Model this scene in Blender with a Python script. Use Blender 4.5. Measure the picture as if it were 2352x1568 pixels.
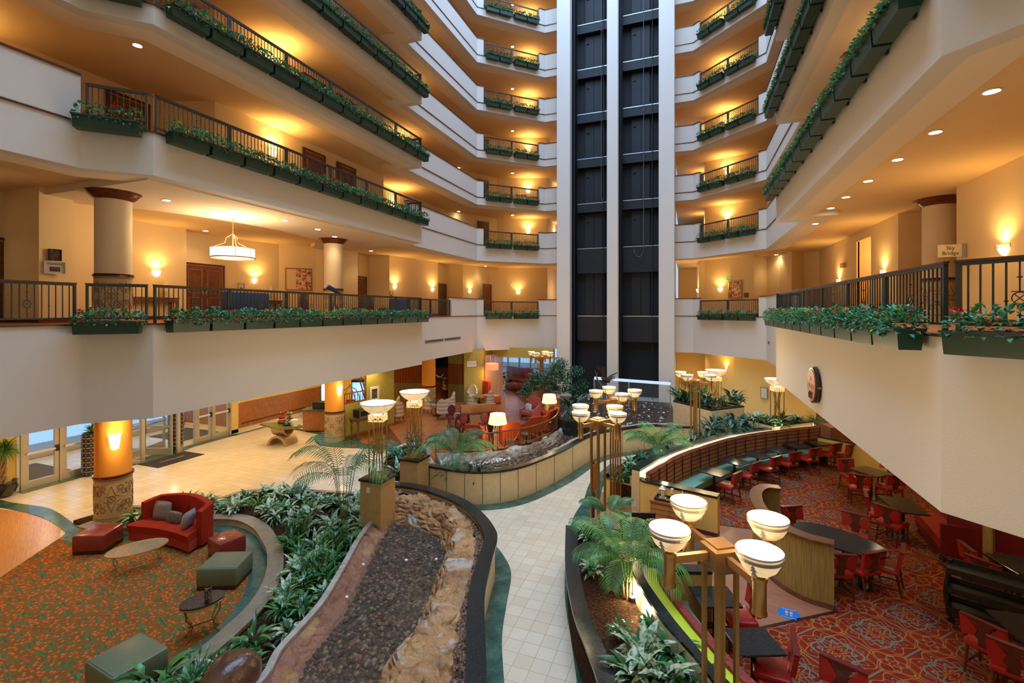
import bpy, math, random
from mathutils import Vector, Matrix
S = bpy.context.scene
C = S.collection
for o in list(bpy.data.objects): bpy.data.objects.remove(o)
PI = math.pi
# ---------------------------------------------------------------- camera
FP, CX, HY, EZ = 1084.0, 1176.0, 714.0, 5.2          # focal length in px, centre column, horizon row, eye height
YAW = math.radians(20.53); cs, sn = math.cos(YAW), math.sin(YAW)
cam = bpy.data.cameras.new('camera'); camo = bpy.data.objects.new('camera', cam); C.objects.link(camo)
camo.location = (0, 0, EZ); camo.rotation_euler = (PI/2, 0, YAW)
cam.sensor_width = 36; cam.lens = 36*FP/2352; cam.shift_y = -(784-HY)/2352; cam.clip_end = 300
S.camera = camo
def P(x, y, Z=0.0):                                   # survey point: direction + known height -> plan position
    d = (EZ-Z)*FP/(y-HY); r = (x-CX)*d/FP
    return Vector((cs*r-sn*d, sn*r+cs*d, Z))
def D(x, d, Z=0.0):
    r = (x-CX)*d/FP
    return Vector((cs*r-sn*d, sn*r+cs*d, Z))
# ---------------------------------------------------------------- world, daylight, exposure
S.view_settings.view_transform = 'Standard'; S.view_settings.look = 'None'
S.view_settings.exposure = 0.12; S.view_settings.gamma = 1.0; S.view_settings.use_curve_mapping = False
W = bpy.data.worlds.new('sky'); S.world = W; W.use_nodes = True
bg = W.node_tree.nodes['Background']; bg.inputs[0].default_value = (0.35, 0.62, 1.0, 1); bg.inputs[1].default_value = 1.1
try:
    S.cycles.max_bounces = 6; S.cycles.diffuse_bounces = 4; S.cycles.glossy_bounces = 2; S.cycles.transmission_bounces = 4
    S.cycles.transparent_max_bounces = 6; S.cycles.sample_clamp_indirect = 6.0; S.cycles.caustics_reflective = False; S.cycles.caustics_refractive = False
    S.cycles.use_denoising = True; S.cycles.use_adaptive_sampling = True; S.cycles.adaptive_threshold = .03
except Exception: pass
def area(name, loc, rot, sx, sy, power, color, spread=None):
    l = bpy.data.lights.new(name, 'AREA'); l.shape = 'RECTANGLE'; l.size = sx; l.size_y = sy; l.energy = power; l.color = color
    if spread: l.spread = spread
    o = bpy.data.objects.new(name, l); o.location = loc; o.rotation_euler = rot; C.objects.link(o); return o
XC = -4.08
area('skylight_daylight', (XC, 13.0, 29.2), (0, 0, 0), 13.0, 29.0, 6900, (0.47, 0.67, 1.0))
def point(loc, power, color=(1.0, .62, .25), r=.06, parent=None, name='lamp_light'):
    l = bpy.data.lights.new(name, 'POINT'); l.energy = power; l.color = color; l.shadow_soft_size = r
    o = bpy.data.objects.new(name, l); o.location = loc; C.objects.link(o)
    if parent: o.parent = parent
    return o
def spot(loc, power, color=(1.0, .7, .36), angle=110, blend=.6, r=.06, rot=(0, 0, 0), parent=None, name='lamp_light'):
    l = bpy.data.lights.new(name, 'SPOT'); l.energy = power; l.color = color; l.shadow_soft_size = r
    l.spot_size = math.radians(angle); l.spot_blend = blend
    o = bpy.data.objects.new(name, l); o.location = loc; o.rotation_euler = rot; C.objects.link(o)
    if parent: o.parent = parent
    return o
WARM = (1.0, .56, .20)
# ---------------------------------------------------------------- materials
MATS = {}
def mat(name, col, rough=.6, metal=0., noise=None, bump=None, emit=None, spec=.5, coat=0., col2=None, scale=4., detail=3., trans=0., alpha=1., sheen=0.):
    if name in MATS: return MATS[name]
    m = bpy.data.materials.new(name); m.use_nodes = True; MATS[name] = m
    nt = m.node_tree; N = nt.nodes; L = nt.links; b = N['Principled BSDF']
    b.inputs['Base Color'].default_value = (*col, 1); b.inputs['Roughness'].default_value = rough; b.inputs['Metallic'].default_value = metal
    b.inputs['Specular IOR Level'].default_value = spec; b.inputs['Coat Weight'].default_value = coat; b.inputs['Alpha'].default_value = alpha
    b.inputs['Transmission Weight'].default_value = trans
    if sheen: b.inputs['Sheen Weight'].default_value = sheen
    m.diffuse_color = (*col, 1)
    if emit: b.inputs['Emission Color'].default_value = (*emit[0], 1); b.inputs['Emission Strength'].default_value = emit[1]
    if noise or bump:
        tc = N.new('ShaderNodeTexCoord'); nz = N.new('ShaderNodeTexNoise'); nz.inputs['Scale'].default_value = scale; nz.inputs['Detail'].default_value = detail
        L.new(tc.outputs['Object'], nz.inputs['Vector'])
        if noise:
            rp = N.new('ShaderNodeValToRGB'); c2 = col2 or tuple(max(0, c*(1-noise)) for c in col)
            rp.color_ramp.elements[0].position = .35; rp.color_ramp.elements[1].position = .68
            rp.color_ramp.elements[0].color = (*c2, 1); rp.color_ramp.elements[1].color = (*col, 1)
            L.new(nz.outputs['Fac'], rp.inputs[0]); L.new(rp.outputs[0], b.inputs['Base Color'])
        if bump:
            nb = N.new('ShaderNodeTexNoise'); nb.inputs['Scale'].default_value = bump[0]; nb.inputs['Detail'].default_value = 4; L.new(tc.outputs['Object'], nb.inputs['Vector'])
            bp = N.new('ShaderNodeBump'); bp.inputs['Strength'].default_value = bump[1]; bp.inputs['Distance'].default_value = .02
            L.new(nb.outputs['Fac'], bp.inputs['Height']); L.new(bp.outputs[0], b.inputs['Normal'])
    return m
class NT:                                             # small node helper for custom surfaces
    def __init__(s, name, rough=.5, spec=.5):
        s.m = bpy.data.materials.new(name); s.m.use_nodes = True; MATS[name] = s.m
        s.N = s.m.node_tree.nodes; s.L = s.m.node_tree.links; s.b = s.N['Principled BSDF']
        s.b.inputs['Roughness'].default_value = rough; s.b.inputs['Specular IOR Level'].default_value = spec
        s.tc = s.N.new('ShaderNodeTexCoord').outputs['Object']
    def set(s, node, **kw):
        for k, v in kw.items():
            k = k.replace('_', ' ')
            if k in node.inputs:
                if hasattr(v, 'is_output') and v.is_output: s.L.new(v, node.inputs[k])
                else: node.inputs[k].default_value = v
        return node
    def noise(s, scale, detail=3., vec=None, rough=.5):
        n = s.N.new('ShaderNodeTexNoise'); n.inputs['Scale'].default_value = scale; n.inputs['Detail'].default_value = detail; n.inputs['Roughness'].default_value = rough
        s.L.new(vec or s.tc, n.inputs['Vector']); return n.outputs['Fac']
    def vor(s, scale, feature='F1', out='Distance', vec=None, rnd=1.):
        n = s.N.new('ShaderNodeTexVoronoi'); n.feature = feature; n.inputs['Scale'].default_value = scale; n.inputs['Randomness'].default_value = rnd
        s.L.new(vec or s.tc, n.inputs['Vector']); return n.outputs[out]
    def map(s, vec=None, rot=(0, 0, 0), scale=(1, 1, 1), loc=(0, 0, 0)):
        n = s.N.new('ShaderNodeMapping'); n.inputs['Rotation'].default_value = rot; n.inputs['Scale'].default_value = scale; n.inputs['Location'].default_value = loc
        s.L.new(vec or s.tc, n.inputs['Vector']); return n.outputs[0]
    def ramp(s, fac, stops, interp='LINEAR'):
        n = s.N.new('ShaderNodeValToRGB'); n.color_ramp.interpolation = interp; e = n.color_ramp.elements
        while len(e) < len(stops): e.new(.5)
        for i, (p, c) in enumerate(stops): e[i].position = p; e[i].color = (*c, 1) if len(c) == 3 else c
        s.L.new(fac, n.inputs[0]); return n.outputs[0]
    def mix(s, fac, a, b, mode='MIX'):
        n = s.N.new('ShaderNodeMix'); n.data_type = 'RGBA'; n.blend_type = mode
        for i, v in ((0, fac), (6, a), (7, b)):
            if hasattr(v, 'is_output'): s.L.new(v, n.inputs[i])
            else: n.inputs[i].default_value = v if i == 0 else ((*v, 1) if len(v) == 3 else v)
        return n.outputs[2]
    def math(s, op, a, b=0., c=0.):
        n = s.N.new('ShaderNodeMath'); n.operation = op
        for i, v in enumerate((a, b, c)):
            if hasattr(v, 'is_output'): s.L.new(v, n.inputs[i])
            else: n.inputs[i].default_value = v
        return n.outputs[0]
    def sep(s, vec=None):
        n = s.N.new('ShaderNodeSeparateXYZ'); s.L.new(vec or s.tc, n.inputs[0]); return n.outputs
    def brick(s, c1, c2, mortar, bw, bh, ms=.01, vec=None, off=0., scale=1.):
        n = s.N.new('ShaderNodeTexBrick'); n.offset = off; n.inputs['Scale'].default_value = scale
        n.inputs['Color1'].default_value = (*c1, 1); n.inputs['Color2'].default_value = (*c2, 1); n.inputs['Mortar'].default_value = (*mortar, 1)
        n.inputs['Brick Width'].default_value = bw; n.inputs['Row Height'].default_value = bh; n.inputs['Mortar Size'].default_value = ms; n.inputs['Mortar Smooth'].default_value = 0.
        n.inputs['Bias'].default_value = 0.
        s.L.new(vec or s.tc, n.inputs['Vector']); return n.outputs['Color']
    def bump(s, h, strength=.3, dist=.02):
        n = s.N.new('ShaderNodeBump'); n.inputs['Strength'].default_value = strength; n.inputs['Distance'].default_value = dist
        s.L.new(h, n.inputs['Height']); s.L.new(n.outputs[0], s.b.inputs['Normal'])
    def out(s, col): s.L.new(col, s.b.inputs['Base Color']); return s.m
# paints and plain finishes
FACADE = mat('facade_paint', (.62, .57, .51), .85, bump=(60, .25))
CEIL = mat('ceiling_paint', (.80, .56, .27), .9, bump=(90, .3))
WALLP = mat('corridor_wallpaper', (.80, .61, .34), .8, bump=(120, .15))
SOFF = mat('soffit_paint', (.78, .64, .46), .9)
YEL = mat('yellow_wall_paint', (.85, .60, .17), .75)
OLIVE = mat('olive_wallpaper', (.46, .38, .07), .7, noise=.2, scale=20)
ORANGE = mat('orange_paint', (.86, .37, .05), .65)
TOWERM = mat('tower_paint', (.66, .63, .58), .8, bump=(50, .15))
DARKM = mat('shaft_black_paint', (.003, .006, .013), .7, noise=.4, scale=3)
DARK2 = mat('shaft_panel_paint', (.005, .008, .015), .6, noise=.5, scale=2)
STEEL = mat('bare_steel_edge', (.5, .55, .62), .35, .8)
TRIM = mat('mahogany_trim', (.11, .028, .014), .35, noise=.4, scale=14)
MAHOG = mat('mahogany_gloss', (.15, .035, .015), .22, noise=.4, scale=10, coat=.3)
IRON = mat('railing_black_green_paint', (.022, .030, .026), .4)
PGREEN = mat('planter_green_gloss', (.010, .040, .024), .33, spec=.35)
SOIL = mat('mulch', (.075, .036, .02), .95, spec=.05, noise=.7, scale=22, bump=(40, 1.))
GRAN = mat('black_granite', (.028, .036, .034), .18, noise=.6, scale=90, col2=(.008, .011, .011))
STONE = mat('cream_stone_panel', (.70, .56, .34), .55, noise=.12, scale=6)
BRASS = mat('antique_brass', (.42, .24, .075), .36, .85)
ALU = mat('champagne_aluminium', (.62, .56, .46), .38, .6)
GLASS = mat('clear_glass', (.5, .6, .62), .03, trans=.0, alpha=.09, spec=.7)
WHITE = mat('white_paint', (.8, .78, .74), .5)
BLACK = mat('black_plastic', (.012, .012, .013), .3)
DWOOD = mat('dark_walnut', (.055, .02, .012), .35, noise=.4, scale=12)
CHERRY = mat('cherry_wood', (.40, .145, .04), .4, noise=.25, scale=8)
REDL = mat('red_leather', (.40, .018, .014), .33, bump=(18, .15), coat=.15)
GREENL = mat('green_leather', (.125, .155, .085), .38, bump=(14, .12))
REDF = mat('red_fabric', (.36, .028, .012), .9, noise=.15, scale=6, spec=.1)
ORNF = mat('orange_fabric', (.40, .065, .02), .85, spec=.1)
TEAL = mat('teal_vinyl', (.20, .42, .31), .35)
# emitters
GLOW = mat('alabaster_glow', (.9, .7, .4), .4, emit=((1., .66, .30), 3.2))
GLOWW = mat('lamp_diffuser_glow', (.9, .85, .8), .4, emit=((1., .90, .72), 4.5))
SHADE = mat('fabric_lampshade', (.85, .7, .35), .7, emit=((1., .74, .30), 1.5))
BULB = mat('downlight_lens', (1, 1, 1), .4, emit=((1., .88, .62), 30.))
# ---------------------------------------------------------------- mesh building
class MB:
    def __init__(s): s.v = []; s.f = []; s.mi = []; s.k = 0
    def mat(s, k): s.k = k; return s
    def add(s, vs, fs):
        n = len(s.v); s.v.extend([tuple(v) for v in vs]); s.f.extend([tuple(i+n for i in f) for f in fs]); s.mi.extend([s.k]*len(fs)); return s
    def box(s, x0, x1, y0, y1, z0, z1):
        return s.add([(x0, y0, z0), (x1, y0, z0), (x1, y1, z0), (x0, y1, z0), (x0, y0, z1), (x1, y0, z1), (x1, y1, z1), (x0, y1, z1)],
                     [(3, 2, 1, 0), (4, 5, 6, 7), (0, 1, 5, 4), (1, 2, 6, 5), (2, 3, 7, 6), (3, 0, 4, 7)])
    def cbox(s, cx, cy, cz, sx, sy, sz, rz=0., taper=1.):
        vs = []
        for z, t in ((-.5, taper), (.5, 1.)):
            for x, y in ((-.5, -.5), (.5, -.5), (.5, .5), (-.5, .5)):
                px, py = x*sx*t, y*sy*t
                vs.append((cx+px*math.cos(rz)-py*math.sin(rz), cy+px*math.sin(rz)+py*math.cos(rz), cz+z*sz))
        return s.add(vs, [(3, 2, 1, 0), (4, 5, 6, 7), (0, 1, 5, 4), (1, 2, 6, 5), (2, 3, 7, 6), (3, 0, 4, 7)])
    def rbox(s, cx, cy, cz, sx, sy, sz, r=.03, rz=0., seg=3):   # box with rounded vertical corners and softened top/bottom rims
        ring = []
        for (qx, qy, a0) in ((1, 1, 0), (-1, 1, PI/2), (-1, -1, PI), (1, -1, 1.5*PI)):
            for k in range(seg+1): ring.append((qx, qy, a0+PI/2*k/seg))
        lv = []
        for z, i in ((-sz/2, 1.), (-sz/2+r*.3, .3), (-sz/2+r, 0.), (sz/2-r, 0.), (sz/2-r*.3, .3), (sz/2, 1.)):
            loop = []
            for qx, qy, a in ring:
                rr = r*(1-i*.9) if i else r
                x = qx*(sx/2-r)+math.cos(a)*rr; y = qy*(sy/2-r)+math.sin(a)*rr
                loop.append((cx+x*math.cos(rz)-y*math.sin(rz), cy+x*math.sin(rz)+y*math.cos(rz), cz+z))
            lv.append(loop)
        return s.loft(lv, True, True)
    def loft(s, loops, closed=True, caps=True):
        n = len(loops[0]); vs = [v for l in loops for v in l]; fs = []
        for i in range(len(loops)-1):
            for j in range(n if closed else n-1):
                k = (j+1) % n; fs.append((i*n+j, i*n+k, (i+1)*n+k, (i+1)*n+j))
        if caps: fs.append(tuple(range(n-1, -1, -1))); fs.append(tuple((len(loops)-1)*n+j for j in range(n)))
        return s.add(vs, fs)
    def prism(s, poly, z0, z1, zf=None):
        n = len(poly); vs = [(p[0], p[1], z0) for p in poly]+[(p[0], p[1], z1) for p in poly]
        a = sum(poly[i][0]*poly[(i+1) % n][1]-poly[(i+1) % n][0]*poly[i][1] for i in range(n))
        fs = [tuple(range(n-1, -1, -1)), tuple(range(n, 2*n))]+[(i, (i+1) % n, n+(i+1) % n, n+i) for i in range(n)]
        if a < 0: fs = [tuple(reversed(f)) for f in fs]
        return s.add(vs, fs)
    def cyl(s, x, y, z0, z1, r, r1=None, n=16, caps=True):
        r1 = r if r1 is None else r1
        return s.loft([[(x+q*math.cos(2*PI*k/n), y+q*math.sin(2*PI*k/n), z) for k in range(n)] for z, q in ((z0, r), (z1, r1))], True, caps)
    def lathe(s, prof, x=0., y=0., n=24, caps=True):     # prof: (r, z) bottom to top
        return s.loft([[(x+max(r, 1e-4)*math.cos(2*PI*k/n), y+max(r, 1e-4)*math.sin(2*PI*k/n), z) for k in range(n)] for r, z in prof], True, caps)
    def tube(s, pts, r, n=6, closed=False, caps=True):
        pts = [Vector(p) for p in pts]; m = len(pts); loops = []
        for i, p in enumerate(pts):
            a = pts[(i-1) % m] if (closed or i > 0) else p; b = pts[(i+1) % m] if (closed or i < m-1) else p
            d = (b-a).normalized(); up = Vector((0, 0, 1)) if abs(d.z) < .9 else Vector((1, 0, 0))
            u = d.cross(up).normalized(); w = d.cross(u).normalized(); rr = r[i] if isinstance(r, (list, tuple)) else r
            loops.append([p+(u*math.cos(2*PI*k/n)+w*math.sin(2*PI*k/n))*rr for k in range(n)])
        if closed: loops.append(loops[0])
        return s.loft(loops, True, caps and not closed)
    def bar(s, a, b, w, h=None):                          # square bar between two points
        a = Vector(a); b = Vector(b); h = h or w; d = (b-a).normalized(); up = Vector((0, 0, 1)) if abs(d.z) < .95 else Vector((0, 1, 0))
        u = d.cross(up).normalized(); t = u.cross(d).normalized()
        return s.loft([[q+u*w/2*i+t*h/2*j for i, j in ((-1, -1), (1, -1), (1, 1), (-1, 1))] for q in (a, b)], True, True)
    def strip(s, line, w0, w1, z0, z1):                   # solid band following a plan polyline between signed offsets w0..w1
        a = offset(line, w0); b = offset(line, w1); loops = [[(*p, z0), (*q, z0), (*q, z1), (*p, z1)] for p, q in zip(a, b)]
        return s.loft(loops, True, True)
    def sheet(s, line, z0, z1):                           # vertical sheet on a polyline
        for (a, b) in zip(line[:-1], line[1:]): s.add([(*a[:2], z0), (*b[:2], z0), (*b[:2], z1), (*a[:2], z1)], [(0, 1, 2, 3)])
        return s
    def build(s, name, mats=None, parent=None, smooth=False, loc=None, rot=None, sharp=42):
        me = bpy.data.meshes.new(name); me.from_pydata(s.v, [], s.f); me.update()
        if mats is None: mats = [FACADE]
        if not isinstance(mats, (list, tuple)): mats = [mats]
        for m in mats: me.materials.append(m)
        if len(mats) > 1: me.polygons.foreach_set('material_index', s.mi)
        if smooth: 
            me.polygons.foreach_set('use_smooth', [True]*len(me.polygons))
            try: me.set_sharp_from_angle(angle=math.radians(sharp))
            except Exception: pass
        o = bpy.data.objects.new(name, me); C.objects.link(o)
        if parent: o.parent = parent
        if loc: o.location = loc
        if rot is not None: o.rotation_euler = (0, 0, rot)
        return o
def offset(line, w):                                      # signed offset of a plan polyline (left positive)
    out = []; n = len(line)
    for i in range(n):
        p = Vector(line[i][:2]); ds = []
        if i > 0: ds.append((p-Vector(line[i-1][:2])).normalized())
        if i < n-1: ds.append((Vector(line[i+1][:2])-p).normalized())
        ns = [Vector((-d.y, d.x)) for d in ds]
        if len(ns) == 2:
            m = (ns[0]+ns[1]).normalized(); k = max(.35, m.dot(ns[0])); q = p+m*w/k
        else: q = p+ns[0]*w
        out.append((q.x, q.y))
    return out
def smooth_line(pts, n=6, closed=False):                  # Catmull-Rom through plan points
    P_ = [Vector(p[:2]) for p in pts]; out = []; m = len(P_)
    rng = range(m if closed else m-1)
    for i in rng:
        p0 = P_[(i-1) % m] if (closed or i > 0) else P_[0]*2-P_[1]; p1 = P_[i]; p2 = P_[(i+1) % m]
        p3 = P_[(i+2) % m] if (closed or i+2 < m) else P_[-1]*2-P_[-2]
        for k in range(n):
            t = k/n; q = .5*((2*p1)+(p2-p0)*t+(2*p0-5*p1+4*p2-p3)*t*t+(3*p1-p0-3*p2+p3)*t**3); out.append((q.x, q.y))
    if not closed: out.append(tuple(P_[-1]))
    return out
def thing(name, label, cat, loc=(0, 0, 0), rz=0., group=None):
    o = bpy.data.objects.new(name, None); C.objects.link(o); o.location = loc; o.rotation_euler = (0, 0, rz); o.empty_display_size = .1
    o['label'] = label; o['category'] = cat
    if group: o['group'] = group
    return o
def tag(o, label, cat, group=None, kind=None):
    o['label'] = label; o['category'] = cat
    if group: o['group'] = group
    if kind: o['kind'] = kind
    return o
def struct(o, label=None):
    o['kind'] = 'structure'
    if label: o['label'] = label
    return o
def dup(root, loc, rz, label, group=None):
    r = root.copy(); C.objects.link(r); r.location = loc; r.rotation_euler = (0, 0, rz); r['label'] = label
    if group: r['group'] = group
    for ch in root.children:
        c = ch.copy(); C.objects.link(c); c.parent = r
        for g in ch.children:
            d = g.copy(); C.objects.link(d); d.parent = c
    return r
ORD = ['first', 'second', 'third', 'fourth', 'fifth', 'sixth', 'seventh', 'eighth', 'ninth', 'tenth', 'eleventh', 'twelfth', 'thirteenth', 'fourteenth']
# ================================================================ SHELL
mir = lambda p: (2*XC-p[0],)+tuple(p[1:])
LV = [None, 0.0, 4.9, 9.07, 11.85, 14.63, 17.41, 20.19, 22.97, 25.75]       # floor heights, index = storey
BOT = {2: 2.87, 3: 8.15}
for k in range(4, 10): BOT[k] = LV[k]-.42
YS = -4.0
A_, B_, C_, D_, E_, F_, G_, T_ = (-11.75, YS), (-11.75, 6.0), (-10.9, 6.87), (-10.9, 17.9), (-11.6, 17.9), (-11.6, 25.15), (-8.4, 28.3), (-7.42, 28.3)
OUTL = [A_, B_, C_, D_, E_, F_, G_, T_]
OUTR = [mir(p) for p in OUTL]
SIDE = (('left', OUTL, 1), ('right', OUTR, -1))
XW = -18.1                                                                # outer wall line of the west side on the ground floor
def outer(side, xw):
    pts = [(xw, YS), (xw, 37.0), (-7.42, 37.0)]
    return pts if side == 'left' else [mir(p) for p in pts]
# slab edges (fascias), soffits and gallery floors
for sname, out, sg in SIDE:
    for k in range(2, 10):
        z = LV[k]; zb = BOT[k]
        m = MB(); w = -.30*sg if False else .30*sg
        m.strip(out, 0, .30*sg, zb, z)
        struct(m.build('trim_fascia_%s_%d' % (sname, k), FACADE))
        poly = offset(out, .30*sg)+list(reversed(outer(sname, -18.4)))
        zc = zb+.10 if k > 3 else zb+.16
        if k == 2: zc = 3.0
        if k == 3: zc = 8.30
        m = MB(); m.prism(offset(out, .30*sg)+list(reversed(offset(out, .85*sg))), zb, zc)
        m.k = 1; m.prism(poly, zc, z-.02)
        struct(m.build('ceiling_%s_%d' % (sname, k-1), [SOFF, CEIL]))
        m = MB(); m.prism(poly, z-.02, z); struct(m.build('floor_%s_%d' % (sname, k), mat('gallery_carpet', (.30, .12, .05), .95)))
        # mahogany strip at floor level
        m = MB(); m.strip(out, -.03*sg, .12*sg, z, z+.035); struct(m.build('trim_floor_edge_%s_%d' % (sname, k), TRIM))
def seg(p, q, t0, t1):
    p = Vector(p[:2]); q = Vector(q[:2]); return [tuple(p.lerp(q, t0)), tuple(p.lerp(q, t1))]
PH = .98
def parapet(line, sg, k, name):
    z = LV[k]; m = MB(); m.strip(line, 0, .18*sg, z+.035, z+PH); m.k = 1; m.strip(line, -.03*sg, .21*sg, z+PH, z+PH+.045)
    struct(m.build(name, [FACADE, TRIM]))
for sname, out, sg in SIDE:
    A, B, C0, D0, E0, F, G, T = out
    for k in range(2, 10):
        if k > 2:
            parapet([A, B], sg, k, 'wall_parapet_front_%s_%d' % (sname, k))
            line = [E0, F, seg(F, G, 0, .09)[1]]
        else:
            line = ([(E0[0], 22.0), F, seg(F, G, 0, .09)[1]])
            if sname == 'right': line = [E0, F, seg(F, G, 0, .09)[1]]
        parapet(line, sg, k, 'wall_parapet_side_%s_%d' % (sname, k))
        parapet([seg(F, G, .91, 1)[0], G, T], sg, k, 'wall_parapet_tower_%s_%d' % (sname, k))
# corridor walls on the upper floors
WCOR = [(-14.9, YS), (-14.9, 9.6), (-13.4, 10.2), (-13.4, 18.6), (-14.3, 18.6), (-14.3, 26.4), (-12.3, 29.9), (-9.1, 31.2), (-9.1, 34.0)]
for sname, out, sg in SIDE:
    wl = WCOR if sg == 1 else [mir(p) for p in WCOR]
    for k in range(3, 9):
        m = MB(); m.strip(wl, 0, .15*sg, LV[k], BOT[k+1]+.12); struct(m.build('wall_corridor_%s_%d' % (sname, k), WALLP))
# roof ring and outer walls
for sname, out, sg in SIDE:
    poly = out+list(reversed(outer(sname, -18.4)))
    m = MB(); m.prism(poly, 29.0, 29.2); struct(m.build('ceiling_roof_%s' % sname, CEIL))
    m = MB(); m.strip([A_ if sg == 1 else mir(A_)]+out[1:], 0, .3*sg, 28.2, 29.0); struct(m.build('trim_roof_%s' % sname, FACADE))
    x = -18.4 if sg == 1 else 2*XC+18.4
    m = MB(); m.box(min(x, x-.2*sg), max(x, x-.2*sg), YS, 37.2, 3.0 if sg == 1 else 0, 29.2); struct(m.build('wall_outer_%s' % sname, WALLP))
m = MB(); m.box(-18.6, 10.4, YS-.2, YS, 0, 29.2); struct(m.build('wall_south', WALLP))
m = MB(); m.box(-18.6, -7.42, 37.0, 37.2, 3.0, 29.2); m.box(-.74, 10.4, 37.0, 37.2, 0, 29.2); struct(m.build('wall_north', WALLP))
# elevator tower
TY = 27.5
tb = [(-7.42, -6.66), (-4.60, -4.00), (-1.64, -.74)]
def txx(px):  # x on the plane Y=TY seen in column px
    u = (px-CX)/FP; dx = cs*u-sn; dy = sn*u+cs; return TY*dx/dy
tb = [(txx(1279), txx(1309)), (txx(1394), txx(1419)), (txx(1513), txx(1549))]
m = MB()
for a, b in tb: m.box(a, b, TY, TY+.5, 0, 29.2)
m.box(tb[0][0], tb[0][0]+.2, TY+.5, TY+4, 0, 29.2); m.box(tb[2][1]-.2, tb[2][1], TY+.5, TY+4, 0, 29.2)
struct(m.build('wall_tower', TOWERM))
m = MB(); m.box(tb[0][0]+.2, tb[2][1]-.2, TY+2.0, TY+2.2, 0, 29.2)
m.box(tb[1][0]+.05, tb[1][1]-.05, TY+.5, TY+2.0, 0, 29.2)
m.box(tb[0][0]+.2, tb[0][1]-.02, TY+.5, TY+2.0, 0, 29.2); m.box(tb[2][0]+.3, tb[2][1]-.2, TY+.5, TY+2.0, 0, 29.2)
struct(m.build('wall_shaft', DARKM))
for i, (a, b) in enumerate(((tb[0][1], tb[1][0]), (tb[1][1], tb[2][0]))):
    t = thing('elevator_shaft', 'dark open elevator shaft, %s of the two in the white tower' % ('left one' if i == 0 else 'right one'), 'elevator shaft', ((a+b)/2, TY+2.0, 0), 0, 'elevator shafts in the tower')
    w = b-a; cx0 = 0.
    for k in range(2, 10):
        z = LV[k]
        m = MB(); hh = .55 if k > 3 else 1.55
        m.box(-w/2+.1, w/2, -.50, -.02, z-hh, z); m.k = 1; m.box(-w/2+.1, w/2, -.52, -.50, z-.03, z+.012)
        m.build('beam', [DARK2, STEEL], t)
    m = MB()
    for z0, z1 in [(LV[k], LV[k+1]-.6) for k in range(2, 9)]:
        m.box(-.55, -.02, -.16, -.02, z0, z1); m.box(.0, .50, -.16, -.02, z0, z1); m.box(-.45, -.3, -.22, -.16, z1-.5, z1-.44); m.box(.62, .66, -.2, -.02, z0, z1)
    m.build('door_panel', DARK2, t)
    m = MB(); m.box(-w/2+.02, -w/2+.10, -1.2, -.9, 0, 29); m.box(w/2-.45, w/2-.42, -.7, -.66, 0, 29); m.build('guide_rail', DARKM, t)
    m = MB(); r0 = 12.3 if i == 0 else 8.9
    m.tube([(.55 if i == 0 else .2, -.75, 29), (.55 if i == 0 else .2, -.75, r0)]+[((.55 if i == 0 else .2)+(.4 if i == 0 else -.55)*(1-math.cos(q*PI/8))/2*2*.5, -.75, r0-.5*math.sin(q*PI/8)) for q in range(1, 9)], .018, 5)
    m.build('cable', mat('cable_grey', (.12, .14, .17), .4), t)
# ================================================================ GROUND FLOOR SURFACES
def tile_mat(name, c1, c2, grout, size, rough, ms=.004, rot=0.):
    n = NT(name, rough, .5); v = n.map(rot=(0, 0, rot))
    b = n.brick(c1, c2, grout, size, size, ms, v)
    nz = n.noise(1.1, 4); col = n.mix(n.ramp(nz, [(.35, (0, 0, 0)), (.7, (.5, .5, .5))]), b, tuple(x*.86 for x in c2), 'MIX')
    n.L.new(col, n.b.inputs['Base Color']); return n.m
TILE = tile_mat('cream_floor_tile', (.80, .70, .53), (.72, .60, .42), (.42, .33, .22), .27, .20)
def marble():
    n = NT('green_marble', .2); nz = n.noise(2.2, 8, rough=.7)
    n.L.new(n.ramp(nz, [(.3, (.018, .055, .040)), (.52, (.045, .115, .085)), (.75, (.12, .22, .17))]), n.b.inputs['Base Color']); return n.m
GMARB = marble()
def wood_floor(name, cols, rot, pw=.12, pl=1.3, rough=.28):
    n = NT(name, rough); v = n.map(rot=(0, 0, rot))
    b = n.brick(cols[0], cols[1], cols[2], pl, pw, .003, v, off=.37)
    g = n.noise(3.0, 6, n.map(v, scale=(1, 14, 1))); col = n.mix(.55, b, n.ramp(g, [(.3, cols[2]), (.65, cols[0])]), 'MIX')
    n.L.new(col, n.b.inputs['Base Color']); return n.m
WOODL = wood_floor('honey_wood_floor', [(.62, .30, .10), (.52, .22, .07), (.34, .13, .04)], 0.45)
WOODR = wood_floor('pinkish_wood_floor', [(.47, .21, .12), (.38, .15, .08), (.24, .09, .05)], .2)
WOODK = wood_floor('herringbone_brown_floor', [(.40, .15, .05), (.32, .10, .03), (.18, .05, .015)], 0., .30, .30, .2)
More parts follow.
